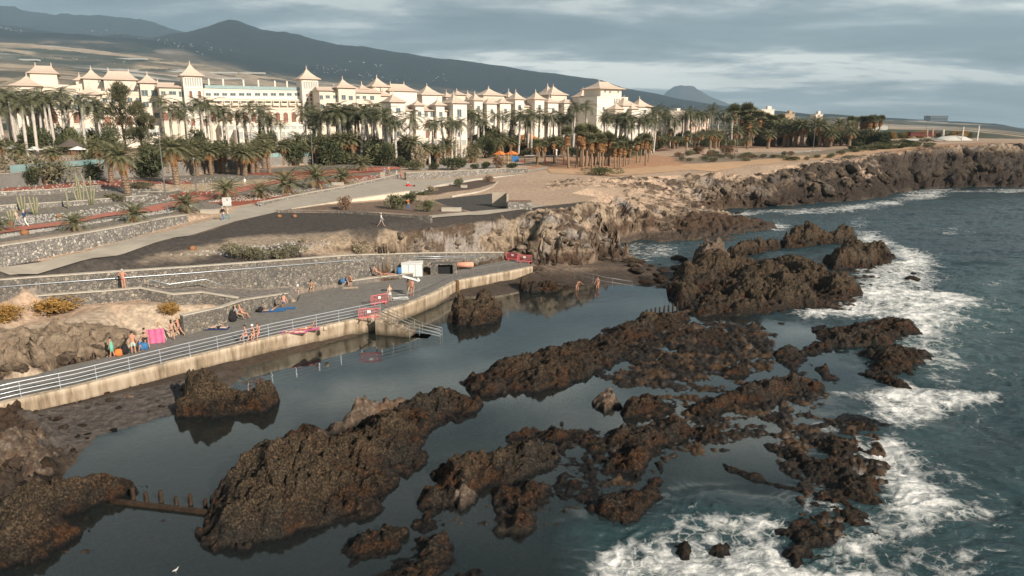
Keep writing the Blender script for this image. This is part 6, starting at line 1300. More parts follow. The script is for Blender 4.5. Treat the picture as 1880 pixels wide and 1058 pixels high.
for a in ((455,476,56,28,'grey','large rounded grey-green bush on the dark gravel slope'), (523,475,48,22,'grey','rounded grey bush right of the larger one on the gravel slope'), (95,577,86,30,'ochre','wide ochre bush on the bare tan ground'), (8,590,58,30,'ochre','ochre bush cut by the left edge on the tan ground'), (311,577,40,23,'ochre','small round ochre bush near the standing bathers'),
    (658,464,36,19,'pale','pale dry bush on the rubble slope above the tall wall'), (556,446,12,12,'pale','tiny pale plant on the dark gravel near the round bushes'), (635,386,27,25,'brown','reddish oleander bush in the planting bed at left'), (722,384,32,26,'olive','round oleander bush left of the person in the planting bed'), (748,374,34,20,'dark','dark bush against the cream ramp wall'), (786,389,24,22,'olive','small oleander bush at the corner of the planting bed'),
    (83,338,74,50,'grey','large smoky grey bush below the left glass balustrade'), (55,340,40,28,'dark','dark bush at the foot of the terrace wall, far left'), (165,330,52,34,'dark','dark shrub behind the tall cacti'), (275,326,62,52,'dark','big dark green shrub between the two orange-skirted palms'), (180,300,40,20,'olive','low green shrub under the glass balustrade'), (255,347,46,14,'grey','low grey bush right of the black garden wall'), (205,370,40,16,'grey','pale grey clump beside the big palm trunk'),
    (745,308,16,14,'dark','dark clipped bush at the left of the playground wall'), (766,313,26,16,'olive','round olive bush left of the dark clipped ones'), (795,312,18,12,'dark','small dark bush behind the playground wall'), (833,313,30,22,'dark','largest dark clipped bush behind the playground wall'), (849,308,16,16,'dark','dark bush tucked behind the largest clipped one'), (872,312,14,10,'dark','little dark bush right of the largest clipped one'), (890,310,18,13,'dark','dark round bush in the middle behind the playground wall'),
    (914,310,26,22,'brown','brownish feathery bush at the left of the play house'), (938,310,24,11,'dark','low dark hedge below the play house'), (841,342,17,14,'olive','spiky bush in the brown garden wedge'), (896,333,20,10,'brown','dry brown bush at the tip of the brown garden wedge'), (793,352,16,11,'pale','pale dry tuft at the left of the brown garden wedge'), (776,358,30,6,'olive','flat green ground plant at the left corner of the garden wedge'),
    (1105,322,46,15,'olive','low spreading olive bush on the sand below the orange palm cluster'), (1282,283,26,14,'brown','brown rounded bush left of the grey-green one in the open garden'), (1265,286,20,10,'grey','grey-green bush in the open garden, leftmost of three'), (1306,286,24,11,'grey','grey-green bush in the open garden, rightmost of three'), (1333,286,30,18,'brown','bare brownish tree-like bush near the tall grey lamp post'),
    (800,302,34,34,'pale','pale feathery tamarisk left of its taller twin behind the playground wall'), (765,306,28,36,'pale','pale feathery bush beside the big young palm'), (832,296,34,44,'pale','tallest pale feathery tamarisk in front of the white front block'), (868,292,26,26,'pale','pale feathery tamarisk at the right over the young palm')): shrub(*a)
random.seed(21)
for i in range(26):
    u = random.uniform(1245, 1560); v = 284+(u-1245)*-.012+random.uniform(4, 15); shrub(u, v, random.uniform(9, 22), random.uniform(6, 11), random.choice(['grey', 'olive', 'brown', 'grey']), 'small dry bush on the sandy strip above the bay cliff', 'dry bushes above the bay cliff')
for i in range(34):
    f = random.random(); u = 1560+f*150; v = 277-f*12+random.uniform(-7, 6); shrub(u, v, random.uniform(10, 22), random.uniform(5, 9), random.choice(['olive', 'grey', 'olive', 'dark']), 'grey-green bush in the band before the white dome', 'bushes before the white dome')
for i in range(26):
    u = random.uniform(1600, 1780); shrub(u, random.uniform(249, 254), random.uniform(14, 24), random.uniform(8, 14), random.choice(['ochre', 'dark', 'olive', 'pale']), 'low bushy tree in the plantation belt behind the white dome', 'trees behind the white dome', 'tree', 'low_tree')
for i in range(16):
    u = random.uniform(1200, 1400); shrub(u, random.uniform(262, 268), random.uniform(12, 22), random.uniform(12, 20), random.choice(['olive', 'dark']), 'bushy garden tree under the dark royal palms', 'garden trees under the royal palms', 'tree', 'garden_tree')
for i in range(30):
    u = random.uniform(430, 1180); shrub(u, random.uniform(266, 274), random.uniform(12, 26), random.uniform(8, 18), random.choice(['dark', 'olive', 'dark']), 'garden shrub along the hotel pool terrace', 'garden shrubs along the pool terrace')
for i in range(14): shrub(random.uniform(0, 300), random.uniform(262, 278), random.uniform(14, 30), random.uniform(14, 26), 'dark', 'dark garden shrub in front of the left hotel wing', 'garden shrubs before the left wing')
for i in range(10): shrub(random.uniform(960, 1040), random.uniform(281, 288), random.uniform(12, 24), random.uniform(12, 24), random.choice(['brown', 'dark']), 'brownish bush behind the playground swings', 'bushes behind the swings')
random.seed(33)
for rng_u, n_, lab, grp in (((330, 610), 9, 'dark bushy garden tree before the central hotel block', 'garden trees before the central block'), ((610, 718), 11, 'dark garden tree under the dense royal palm cluster', 'garden trees under the dense palm cluster'), ((862, 1200), 15, 'dark garden tree at the foot of the right hotel wing', 'garden trees before the right wing'), ((0, 230), 16, 'dark garden tree before the left hotel wing', 'garden trees before the left wing'), ((1200, 1420), 13, 'dark garden tree in the belt right of the hotel', 'garden trees right of the hotel'), ((1420, 1620), 18, 'low dark tree among the palms at the right end of the belt', 'trees at the right end of the belt')):
    for i in range(n_):
        u = random.uniform(*rng_u); shrub(u, 268, random.uniform(22, 42)*(1 if u < 1200 else .7), random.uniform(22, 46)*(1 if u < 1200 else .6), random.choice(['dark', 'dark', 'olive']), lab, grp, 'tree', 'garden_tree')
for rng_u, n_, v0, v1, lab, grp in (((330, 430), 7, 178, 215, 'royal palm in the loose group before the left-hand tower', 'loose group at the left tower'), ((430, 600), 11, 188, 222, 'royal palm half hiding the arcade of the central block', 'palms before the arcade'), ((725, 860), 5, 212, 232, 'short royal palm in front of the white front block', 'short palms before the white block'), ((0, 110), 12, 150, 200, 'dark palm of the dense stand at the far left', 'dense stand at far left'), ((20, 250), 13, 160, 205, 'royal palm in the back row before the left hotel wing', 'back row of royal palms at left'), ((600, 720), 14, 184, 215, 'dark royal palm deep inside the dense cluster', 'inner palms of the dense cluster'), ((862, 1060), 14, 200, 222, 'royal palm in the second row before the right hotel wing', 'second row of royal palms'), ((1100, 1215), 12, 200, 225, 'royal palm in the second row below the right hotel tower', 'second row under the right tower'), ((1215, 1345), 14, 196, 225, 'dark royal palm of the belt right of the hotel', 'royal palms of the right belt'), ((420, 600), 6, 205, 225, 'shorter royal palm before the arcade of the central block', 'shorter royal palms at the arcade')):
    royal([(random.uniform(*rng_u), 266, random.uniform(v0, v1)) for _ in range(n_)], lab, grp)
for rng_u, n_, vb_, v0, v1, lab, grp in (((1345, 1560), 26, 268, 212, 240, 'bushy palm crowded into the right-hand grove', 'crowded palms of the right grove'), ((1200, 1345), 16, 272, 236, 252, 'low palm in the garden right of the hotel', 'low palms right of the hotel'), ((880, 1040), 16, 288, 244, 262, 'rust-skirted palm in the garden behind the playground', 'garden palms behind the playground'), ((480, 700), 14, 300, 238, 258, 'palm crowded along the long glass balustrade', 'crowded palms along the long balustrade'), ((0, 330), 9, 312, 250, 270, 'palm standing below the left pool terrace', 'palms below the left terrace'), ((700, 880), 7, 296, 248, 264, 'palm among the pale shrubs before the white front block', 'palms among the pale shrubs'), ((340, 480), 12, 318, 252, 272, 'palm filling the row left of the glass balustrade', 'filler palms left of the balustrade')):
    date([(random.uniform(*rng_u), vb_+random.uniform(-4, 3), random.uniform(v0, v1)) for _ in range(n_)], lab, grp)
# feathery casuarina
b = MB(); cs = []
for i in range(64):
    z_ = random.uniform(.18, 1.0); rr = .36*math.sin(min(1, z_*.95+.05)*math.pi)**.6*random.random()**.5; a = random.random()*6.28; cs.append((rr*math.cos(a), rr*math.sin(a), z_, random.uniform(.04, .10)))
for c_ in cs:
    for j in range(150):
        d = Vector((random.gauss(0, 1), random.gauss(0, 1), random.gauss(0, 1.4))).normalized(); p = Vector(c_[:3])+d*c_[3]*random.random()**.4; a = (d*.6+Vector((0, 0, .7))+Vector((random.gauss(0, .4), random.gauss(0, .4), 0))).normalized(); t_ = a.cross(Vector((random.gauss(0, 1), random.gauss(0, 1), 0))).normalized(); s = .028
        b.face([p-t_*s*.16, p+t_*s*.16, p+a*s*1.5])
cme = b.mesh('crown', mat('casuarina_leaf', (.07, .075, .04), (.14, .13, .075), 2, .85, spec=.1))
for u, vb, vt, w, lab in ((232,278,158,110,'large wispy feathery tree hiding part of the left hotel wing'), (262,276,190,70,'lower wispy feathery tree leaning right beside the large one')):
    x, y, z = gp(u, vb); hm = PY(u, vt, y)[2]-z; root = empty('feathery_tree', (x, y, z), random.random()*6, lab, 'tree'); o = bpy.data.objects.new('crown', cme); C.objects.link(o); o.parent = root; o.scale = (w*y/F, w*y/F, hm)
    b = MB(); b.tube([(0, 0, -.2), (.3, 0, hm*.4), (0, .2, hm*.9)], [.4, .25, .06], 8)
    for k in range(14): a = k*2.4; z0 = hm*(.2+.05*k); b.tube([(0, 0, z0), (math.cos(a)*hm*.12, math.sin(a)*hm*.12, z0+hm*.12), (math.cos(a)*hm*.2, math.sin(a)*hm*.2, z0+hm*.24)], [.13, .08, .03], 5)
    b.build('trunk', M_wood, root, True)
# cacti
M_cac = mat('cactus', (.17, .19, .11), (.30, .27, .18), 3, .8, bump=.4, bscale=20)
def cactus(u, vb, arms, lab):
    x, y, z = gp(u, vb); k = y/F; root = empty('cactus', (x, y, z), 0, lab, 'cactus')
    for dx, hp, ln in arms:
        b = MB(); h_ = hp*k; q = dx*k; b.tube([(q*.35, 0, -.1), (q*.8, 0, h_*.25), (q+ln*k*.3, 0, h_*.6), (q+ln*k, 0, h_*.97), (q+ln*k, 0, h_)], [.10, .13, .12, .09, .03], 8); b.build('stem', M_cac, root, True)
for pr in PR+PD+PYg+PF:
    for ch in list(pr.children): bpy.data.objects.remove(ch, do_unlink=True)
    bpy.data.objects.remove(pr, do_unlink=True)
for a in ((150,376,[(-5,58,2),(0,50,-1),(6,40,2),(-10,36,-2)],'tall many-armed cactus in front of the grey bushes'), (167,376,[(-4,56,-6),(3,52,2),(7,30,3)],'pale tall cactus right of the many-armed one'), (126,384,[(0,36,-1)],'single columnar cactus left of the tall pair'), (66,395,[(0,34,0),(-6,34,-2),(4,32,2)],'branching pale cactus beside the lower garden wall'), (42,388,[(0,30,0),(-5,27,-2),(5,27,2)],'branching cactus left of the other one at the garden wall'), (22,408,[(0,24,0),(-4,22,-2),(4,22,3)],'dark branching cactus by the walking couple')): cactus(*a)
for u, v, r_, lab in ((46,431,7,'large orange ball cactus on the edge of the red path'), (21,414,6,'orange ball cactus beside the walking couple'), (109,400,5,'small orange ball cactus above the red path'), (354,459,6,'brown boulder alone on the dark gravel slope'), (513,399,4,'orange stone at the left end of the blackish low wall'), (541,399,4,'second orange stone before the blackish low wall')):
    x, y, z = gp(u, v); b = MB(); b.blob((0, 0, 0), (r_*y/F, r_*y/F, r_*y/F*.8), 12, 8, jit=.06); tag(b.build('ball_cactus' if 'cactus' in lab else 'boulder', mat('orange_stone', (.36, .17, .07), (.24, .12, .06), 4, .9, bump=.4), None, True, (x, y, z+r_*y/F*.5)), lab, 'cactus' if 'cactus' in lab else 'boulder')

# ---------------------------------------------------------------- people
_sk = {}
def skin_m(n, c_): return mat('skin_'+n, c_, tuple(x*.85 for x in c_), 3, .55, spec=.3)
SK = {'tan': skin_m('tan', (.44, .27, .19)), 'fair': skin_m('fair', (.60, .43, .34)), 'red': skin_m('red', (.55, .28, .19))}
HR = {'dark': mat('hair_dark', (.03, .022, .018), rough=.6), 'blond': mat('hair_blond', (.42, .28, .13), rough=.6), 'grey': mat('hair_grey', (.5, .48, .45), rough=.7), 'brown': mat('hair_brown', (.12, .06, .035), rough=.6)}
def cloth(n, c_): return mat('cloth_'+n, c_, rough=.9, bump=.2)
CL = {n: cloth(n, c_) for n, c_ in dict(black=(.02, .02, .022), navy=(.03, .06, .16), blue=(.05, .17, .38), white=(.80, .80, .77), mint=(.50, .66, .58), green=(.16, .52, .38), red=(.60, .06, .05), pink=(.68, .17, .33), orange=(.72, .22, .06), jeans=(.12, .20, .32), grey=(.35, .35, .36), teal=(.12, .30, .33), sand=(.55, .45, .33)).items()}
def skinned(name, V, E, Rd, m, parent, sub=1):
    me = bpy.data.meshes.new(name); bm = bmesh.new(); ly = bm.verts.layers.skin.verify(); vs = [bm.verts.new(v) for v in V]
    for a, b_ in E: bm.edges.new((vs[a], vs[b_]))
    for i, v in enumerate(vs): r_ = Rd[i]; v[ly].radius = r_ if isinstance(r_, tuple) else (r_, r_); v[ly].use_root = (i == 0)
    bm.to_mesh(me); bm.free(); me.materials.append(m); o = bpy.data.objects.new(name, me); C.objects.link(o); o.parent = parent
    sm = o.modifiers.new('skin', 'SKIN'); sm.use_smooth_shade = True
    if sub: ss = o.modifiers.new('sub', 'SUBSURF'); ss.levels = ss.render_levels = sub
    return o
def person(loc, face, pose, lab, skin='tan', hair='dark', wear=(), h=1.72, long=False, hat=None, grp=None):
    """pose: t torso lean forward, l/r = (hip, knee) angles, la/ra = (swing, out, elbow), low = lift of the lowest point, hd head tilt"""
    root = empty('person', loc, face, lab, 'person', grp); k = h/1.72
    t_ = R(pose.get('t', 2)); L = lambda a: Vector((0, math.sin(a), math.cos(a)))
    pel = Vector((0, 0, .95)); sp_ = pel+L(t_)*.2; ch = pel+L(t_)*.42; nk = pel+L(t_)*.55; hd = R(pose.get('hd', 0))+t_*pose.get('hk', .75); h0 = nk+L(hd)*.09; h1 = nk+L(hd)*.19; h2 = nk+L(hd)*.27
    V = [pel, sp_, ch, nk, h0, h1, h2]; E = [(0, 1), (1, 2), (2, 3), (3, 4), (4, 5), (5, 6)]; fem = pose.get('f', 0)
    Rr = [(.135, .105), (.115 if fem else .125, .09), (.135 if fem else .155, .105), .055, (.062, .07), (.080, .095), (.055, .065)]
    J = {}
    def add(p, pr, r_): V.append(p); Rr.append(r_); E.append((pr, len(V)-1)); return len(V)-1
    fwd = L(hd+math.pi/2)
    add(h0+fwd*.085+L(hd)*.045, 4, .02)                                  # nose and chin carry the face
    for s_, key in ((-1, 'l'), (1, 'r')):
        a, kn = [R(q) for q in pose.get(key, (2, 2))]; hip = pel+Vector((s_*.09, 0, -.05)); d1 = Vector((s_*.06, math.sin(a), -math.cos(a))).normalized(); kp = hip+d1*.43
        a2 = a-kn; d2 = Vector((s_*.02, math.sin(a2), -math.cos(a2))).normalized(); an = kp+d2*.41; ft = an+Vector((s_*.03, math.cos(a2), math.sin(a2))).normalized()*.15+d2*.045
        i0 = add(hip, 0, .088); i1 = add(hip+d1*.2, i0, .075); i2 = add(kp, i1, .052); i3 = add(kp+d2*.13, i2, .053); i4 = add(an, i3, .034); add(ft, i4, (.035, .022)); J[key] = (hip, kp, an, d1, d2)
        sw, out, el = [R(q) for q in pose.get(key+'a', (5, 8, 12))]; sh = ch+L(t_)*.06+Vector((s_*.165, 0, 0)); base = Vector((s_*math.sin(out), math.cos(out)*math.sin(sw), -math.cos(out)*math.cos(sw))); el_p = sh+base*.28
        e2 = sw+el; b2 = Vector((s_*math.sin(out)*pose.get('in'+key, 1.0), math.cos(out)*math.sin(e2), -math.cos(out)*math.cos(e2))).normalized(); wr = el_p+b2*.25; pm = wr+b2*.06
        j0 = add(sh, 2, .058); j1 = add(el_p, j0, .038); j2 = add(wr, j1, .025); j3 = add(pm, j2, (.034, .016)); sd = b2.cross(Vector((0, 0, 1) if abs(b2.z) < .8 else (0, 1, 0))).normalized()
        for q, ln in ((-1.5, .065), (-.5, .08), (.5, .076), (1.5, .06)): f1 = add(pm+b2*.03+sd*q*.017, j3, .0085); add(pm+b2*(.03+ln)+sd*q*.021+Vector((0, .012, 0)), f1, .0075)
        add(wr+b2*.05+sd*.055, j2, .010); J[key+'a'] = (sh, el_p, wr)
    Rr[6] = (.055, .065); low = min(v.z for v in V)-.02 if 'z' not in pose else pose['z']
    V = [(v-Vector((0, 0, low)))*k for v in V]; dz = Vector((0, 0, low)); Rr = [tuple(q*k for q in r_) if isinstance(r_, tuple) else r_*k for r_ in Rr]
    skinned('body', V, E, Rr, SK[skin], root)
    def seg(name, pts_, rs, m): skinned(name, [(p-dz)*k for p in pts_], [(i, i+1) for i in range(len(pts_)-1)], [tuple(q*k for q in r_) if isinstance(r_, tuple) else r_*k for r_ in rs], m, root)
    def tree_(name, pts_, ed, rs, m): skinned(name, [(p-dz)*k for p in pts_], ed, [tuple(q*k for q in r_) if isinstance(r_, tuple) else r_*k for r_ in rs], m, root)
    b = MB(); hc = ((nk+L(hd)*.205)-fwd*.022-dz)*k; b.blob(hc, (.092*k, .102*k, .092*k), 12, 8)
    if long: q = (nk+L(hd)*.1-fwd*.08-dz)*k; b.blob(q, (.08*k, .05*k, .17*k), 10, 6)
    if pose.get('bun'): b.blob(hc+L(hd)*.1*k, (.045*k,)*3, 8, 6)
    b.build('hair', HR[hair], root, True)
    if hat: b = MB(); b.tube([hc+L(hd)*.0, hc+L(hd)*.03, hc+L(hd)*.1*k], [.16*k, .105*k, .08*k], 12); b.build('hat', CL[hat], root, True)
    for kind, c_ in wear:
        m = CL[c_]; lh, rh = J['l'], J['r']
        if kind in ('shorts', 'trousers', 'briefs'):
            f = {'shorts': .8, 'briefs': .16, 'trousers': 1}[kind]; pts_ = [pel+L(t_)*.06, pel, lh[0], lh[0]+lh[3]*.43*f, rh[0], rh[0]+rh[3]*.43*f]; ed = [(0, 1), (1, 2), (2, 3), (1, 4), (4, 5)]; rs = [(.135, .108), (.152, .122), .102, .09 if f < 1 else .068, .102, .09 if f < 1 else .068]
            if kind == 'trousers': pts_ += [lh[2]-lh[4]*.03, rh[2]-rh[4]*.03]; ed += [(3, 6), (5, 7)]; rs += [.055, .055]
            tree_(kind, pts_, ed, rs, m)
        elif kind == 'top': seg('bikini_top', [ch-L(t_)*.06, ch+L(t_)*.0], [(.145, .115), (.162, .122)], m)
        elif kind == 'swimsuit': seg('swimsuit', [pel-Vector((0, 0, .02)), pel, sp_, ch], [(.14, .115), (.148, .118), (.128, .102), (.158, .118)], m)
        elif kind in ('shirt', 'jacket'):
            la, ra = J['la'], J['ra']; lf, rf_ = (1, 1) if kind == 'jacket' else (0, 0)
            pts_ = [pel, sp_, ch+L(t_)*.02, la[0], la[0].lerp(la[1], .75 if not lf else 1), ra[0], ra[0].lerp(ra[1], .75 if not lf else 1)]; ed = [(0, 1), (1, 2), (2, 3), (3, 4), (2, 5), (5, 6)]; rs = [(.155, .125), (.145, .115), (.172, .125), .075, .06, .075, .06]
            if lf: pts_ += [la[2], ra[2]]; ed += [(4, 7), (6, 8)]; rs += [.042, .042]
            tree_(kind, pts_, ed, rs, m)
        elif kind == 'dress': seg('dress', [ch, sp_, pel, (lh[1]+rh[1])/2], [(.17, .125), (.14, .11), (.17, .14), (.22, .18)], m)
        elif kind == 'towel': seg('towel', [ch+L(t_)*.08, sp_, pel, (lh[1]+rh[1])/2], [(.19, .15), (.20, .17), (.22, .18), (.20, .14)], m)
        elif kind == 'cap_top': pass
    return root
ST = {}; STL = {'l': (8, 3), 'r': (-6, 4)}; WALK = {'l': (26, 8), 'r': (-20, 18), 'la': (-22, 8, 15), 'ra': (24, 8, 20), 't': 4}; HIPS = {'la': (-20, 50, 75), 'ra': (-20, 50, 75), 'inl': -1.2, 'inr': -1.2, 'l': (3, 1), 'r': (-2, 2)}
SIT = {'l': (84, 82), 'r': (88, 78), 'la': (30, 10, 40), 'ra': (35, 8, 45), 't': 8}; GSIT = {'l': (70, 75), 'r': (82, 60), 'la': (35, 10, 35), 'ra': (-30, 18, 10), 't': -18, 'hk': .2}; GSITF = {'l': (92, 8), 'r': (86, 20), 'la': (-35, 16, 5), 'ra': (-35, 16, 5), 't': -22, 'hk': 0}
LIE = {'t': -88, 'l': (90, 2), 'r': (94, 12), 'la': (92, 25, 5), 'ra': (95, 18, 10), 'hk': .95}; PRONE = {'t': 86, 'l': (-90, 2), 'r': (-88, 6), 'la': (140, 30, 20), 'ra': (120, 30, 40), 'hk': .7}; BEND = {'t': 62, 'l': (8, 14), 'r': (2, 12), 'la': (62, 12, 10), 'ra': (66, 10, 14), 'hk': 1.1}; LEAN = {'t': 32, 'l': (2, 6), 'r': (-10, 6), 'la': (70, 14, 15), 'ra': (72, 12, 15), 'hk': .9}
PR_ = lambda u, v, z=1.5: P(u, v, z)
def ang(d): return R(d)          # facing: 0 looks away from the camera, 180 towards it
person(PR_(207,657), ang(100), dict(STL, t=3), 'person wrapped in a green towel, leftmost of the bathers below the rocks', 'tan', 'dark', [('towel', 'green')], 1.62)
person(PR_(246,650), ang(15), dict(ST), 'bare-backed man in pale mint shorts standing beside the black backpack', 'red', 'dark', [('shorts', 'mint')], 1.8)
person(PR_(271,641), ang(60), dict(STL, t=20, la=(50, 10, 50), ra=(55, 10, 40)), 'woman in a black bikini bending over the blue bag', 'tan', 'dark', [('top', 'black'), ('briefs', 'black')], 1.7)
person(PR_(301,627), ang(95), dict(LEAN, f=1, t=24, la=(70,10,10), ra=(75,10,10)), 'blond woman in a white bikini bottom leaning by the pink towel', 'fair', 'blond', [('briefs', 'white')], 1.66, True)
person(PR_(317,624), ang(30), dict(WALK, t=6), 'dark-haired woman with a black bikini seen from behind, right of the pink towel', 'tan', 'dark', [('briefs', 'black')], 1.7, True)
person(PR_(330,618), ang(90), dict(WALK, t=8, la=(60, 8, 60)), 'rightmost of the standing bathers, walking in a dark bikini by the wall', 'red', 'blond', [('top', 'black'), ('briefs', 'navy')], 1.7)
person(PR_(258,646), ang(-60), dict(STL, t=35, la=(70, 8, 20), ra=(75, 8, 10)), 'bather in blue shorts bent over between the mint shorts and the black bikini', 'tan', 'dark', [('shorts', 'blue')], 1.6)
person(PR_(398,603), ang(-80), dict(LIE), 'man in dark trunks lying on the deck beside the seated woman in white', 'fair', 'dark', [('shorts', 'black')], 1.78)
person(PR_(394,598), ang(-85), dict(GSITF, f=1), 'dark-haired woman in a white shirt sitting on the deck by the low wall', 'fair', 'dark', [('shirt', 'white')], 1.66, True)
person(PR_(437,588), ang(-80), dict(GSIT), 'sunbather in a grey top leaning back against the black bag', 'tan', 'blond', [('shirt', 'grey')], 1.7)
person(PR_(446,586), ang(-75), dict(GSIT, t=-25), 'second of two reclining sunbathers by the low wall, knees raised', 'red', 'blond', [('briefs', 'teal'), ('top', 'teal')], 1.68)
person(PR_(500,572), ang(-75), dict(PRONE, t=60), 'man in blue shorts resting on his elbows on a blue towel', 'tan', 'dark', [('shorts', 'blue')], 1.75)
person(PR_(522,566), ang(20), dict(GSIT, t=10), 'person sitting upright at the right end of the blue towels', 'red', 'brown', [('briefs', 'blue')], 1.68)
person(PR_(545,540), ang(200), dict(SIT), 'man in a white shirt and dark shorts sitting on the stone ledge', 'fair', 'grey', [('shirt', 'white'), ('shorts', 'black')], 1.75)
person(PR_(573,536), ang(195), dict(SIT, t=16), 'bare-chested tanned man sitting on the stone ledge right of the white shirt', 'tan', 'dark', [('shorts', 'sand')], 1.75)
person(P(228,531.5,4.75), ang(8), dict(HIPS), 'sunburnt man standing with hands on hips on the ramp by the stone wall', 'red', 'grey', [('briefs', 'red')], 1.8)
person(PR_(453,628), ang(150), dict(GSIT, t=12), 'dark-haired bather sitting on the quay edge behind the railing', 'red', 'dark', [('briefs', 'pink')], 1.72)
person(PR_(466,626), ang(160), dict(GSIT, t=10), 'bather with a white sun hat sitting behind the railing', 'red', 'grey', [('swimsuit', 'black')], 1.66, hat='white')
person(PR_(475,624), ang(170), dict(GSIT, t=8), 'third bather sitting behind the railing, right of the sun hat', 'red', 'brown', [('briefs', 'black')], 1.7)
person(PR_(541,611), ang(-78), dict(LIE), 'bather lying on a pink towel under the railing', 'fair', 'blond', [('swimsuit', 'pink')], 1.7)
person(PR_(562,606), ang(-76), dict(PRONE), 'bather lying face down beside the pink towel under the railing', 'red', 'brown', [('briefs', 'white')], 1.72)
person(PR_(645,526), ang(170), dict(GSIT, t=20), 'person crouching on a white towel at the foot of the stone ledge', 'red', 'dark', [('shorts', 'black')], 1.7)
person(P(692,509,2.03), ang(-80), dict(GSIT, t=-30), 'sunbather lying with one knee up on the stone ledge', 'red', 'dark', [('briefs', 'blue')], 1.72)
person(P(712,505,2.03), ang(-84), dict(LIE), 'sunbather stretched out on the ledge next to the white tent', 'red', 'brown', [('briefs', 'navy')], 1.72)
person(PR_(716,553), ang(190), dict(ST, la=(40, 12, 60), ra=(10, 10, 20)), 'person in white drying off with a white towel right of the red barriers', 'fair', 'blond', [('shorts', 'white'), ('top', 'white')], 1.66)
person(PR_(757,543), ang(170), dict(ST), 'man in dark trunks standing on the quay carrying a board on his head', 'red', 'dark', [('briefs', 'black')], 1.78)
person(PR_(750,542), ang(150), dict(WALK, la=(150, 15, 20), ra=(150, 15, 20)), 'shirtless helper beside the man with the board', 'tan', 'dark', [('shorts', 'sand')], 1.72)
person(P(1059,537,-.3), ang(210), dict(BEND, t=40), 'bather wading bent forward in the upper pool', 'red', 'dark', [('briefs', 'black')], 1.72)
person(P(1097,535,-.45), ang(160), dict(ST, la=(30, 14, 50), ra=(20, 12, 50)), 'bather standing knee-deep in the upper pool', 'red', 'brown', [('briefs', 'orange')], 1.78)
person(gp(410,406), ang(-20), dict(WALK), 'walker in a black shirt and jeans on the concrete path', 'fair', 'grey', [('jacket', 'black'), ('trousers', 'jeans')], 1.78)
person(gp(418,405), ang(-30), dict(WALK, l=(-16, 14), r=(22, 6)), 'companion in sand-coloured clothes right beside the walker in black', 'fair', 'blond', [('shirt', 'sand'), ('trousers', 'teal')], 1.7)
person(gp(700,417), ang(-90), dict(WALK, l=(30, 6), r=(-24, 20)), 'person in a white patterned shirt striding over the dark gravel', 'tan', 'grey', [('jacket', 'white'), ('shorts', 'grey')], 1.74)
person(gp(750,386), ang(180), dict(ST, la=(70, 10, 70), ra=(70, 10, 70)), 'woman in an orange top and blue trousers in the planting bed', 'tan', 'brown', [('shirt', 'orange'), ('trousers', 'blue')], 1.66, True)
person(gp(34,417), ang(90), dict(WALK), 'person in a pale shirt walking left of the one in the navy jacket', 'fair', 'blond', [('shirt', 'sand'), ('trousers', 'grey')], 1.7)
person(gp(48,417), ang(90), dict(WALK, l=(-18, 16), r=(24, 5)), 'person in a navy and white jacket with a red bag on the red path', 'fair', 'grey', [('jacket', 'navy'), ('trousers', 'white')], 1.76)
person(gp(617,334), ang(180), dict(ST), 'person in white beside the cream seat block under the young palm', 'fair', 'dark', [('shirt', 'white'), ('shorts', 'black')], 1.72)
person(gp(624,334), ang(170), dict(ST), 'person in a navy top beside the cream seat block under the young palm', 'fair', 'dark', [('shirt', 'navy'), ('shorts', 'navy')], 1.74)
person(gp(706,322), ang(180), dict(ST), 'person in a blue top by the small concrete pedestal', 'fair', 'brown', [('shirt', 'blue'), ('trousers', 'grey')], 1.7)
person(gp(714,319), ang(0), dict(WALK), 'bather in orange trunks walking away near the concrete pedestal', 'red', 'dark', [('briefs', 'orange')], 1.74)
person(gp(728,327), ang(160), dict(ST), 'person in a long white dress at the left end of the grey wall', 'fair', 'grey', [('dress', 'white')], 1.66)
person(gp(736,329), ang(150), dict(WALK, t=10), 'shirtless man at the left end of the grey wall, in red trunks', 'red', 'dark', [('shorts', 'red')], 1.76)
person(gp(759,312), ang(180), dict(GSIT), 'person sitting among the bushes above the grey playground wall', 'red', 'brown', [('shirt', 'red')], 1.68)
person(gp(1145,384), ang(170), dict(GSIT, t=15), 'person in a teal shirt sitting on the rocks of the promontory', 'tan', 'dark', [('shirt', 'teal'), ('trousers', 'jeans')], 1.75)
person(gp(1153,381), ang(150), dict(GSIT, t=20), 'person in white sitting on the promontory rocks beside the teal shirt', 'fair', 'blond', [('shirt', 'white')], 1.68)
person(gp(450,342), ang(200), dict(GSIT), 'person sitting low by the stones beside the red path', 'fair', 'grey', [('shirt', 'white'), ('shorts', 'grey')], 1.7)
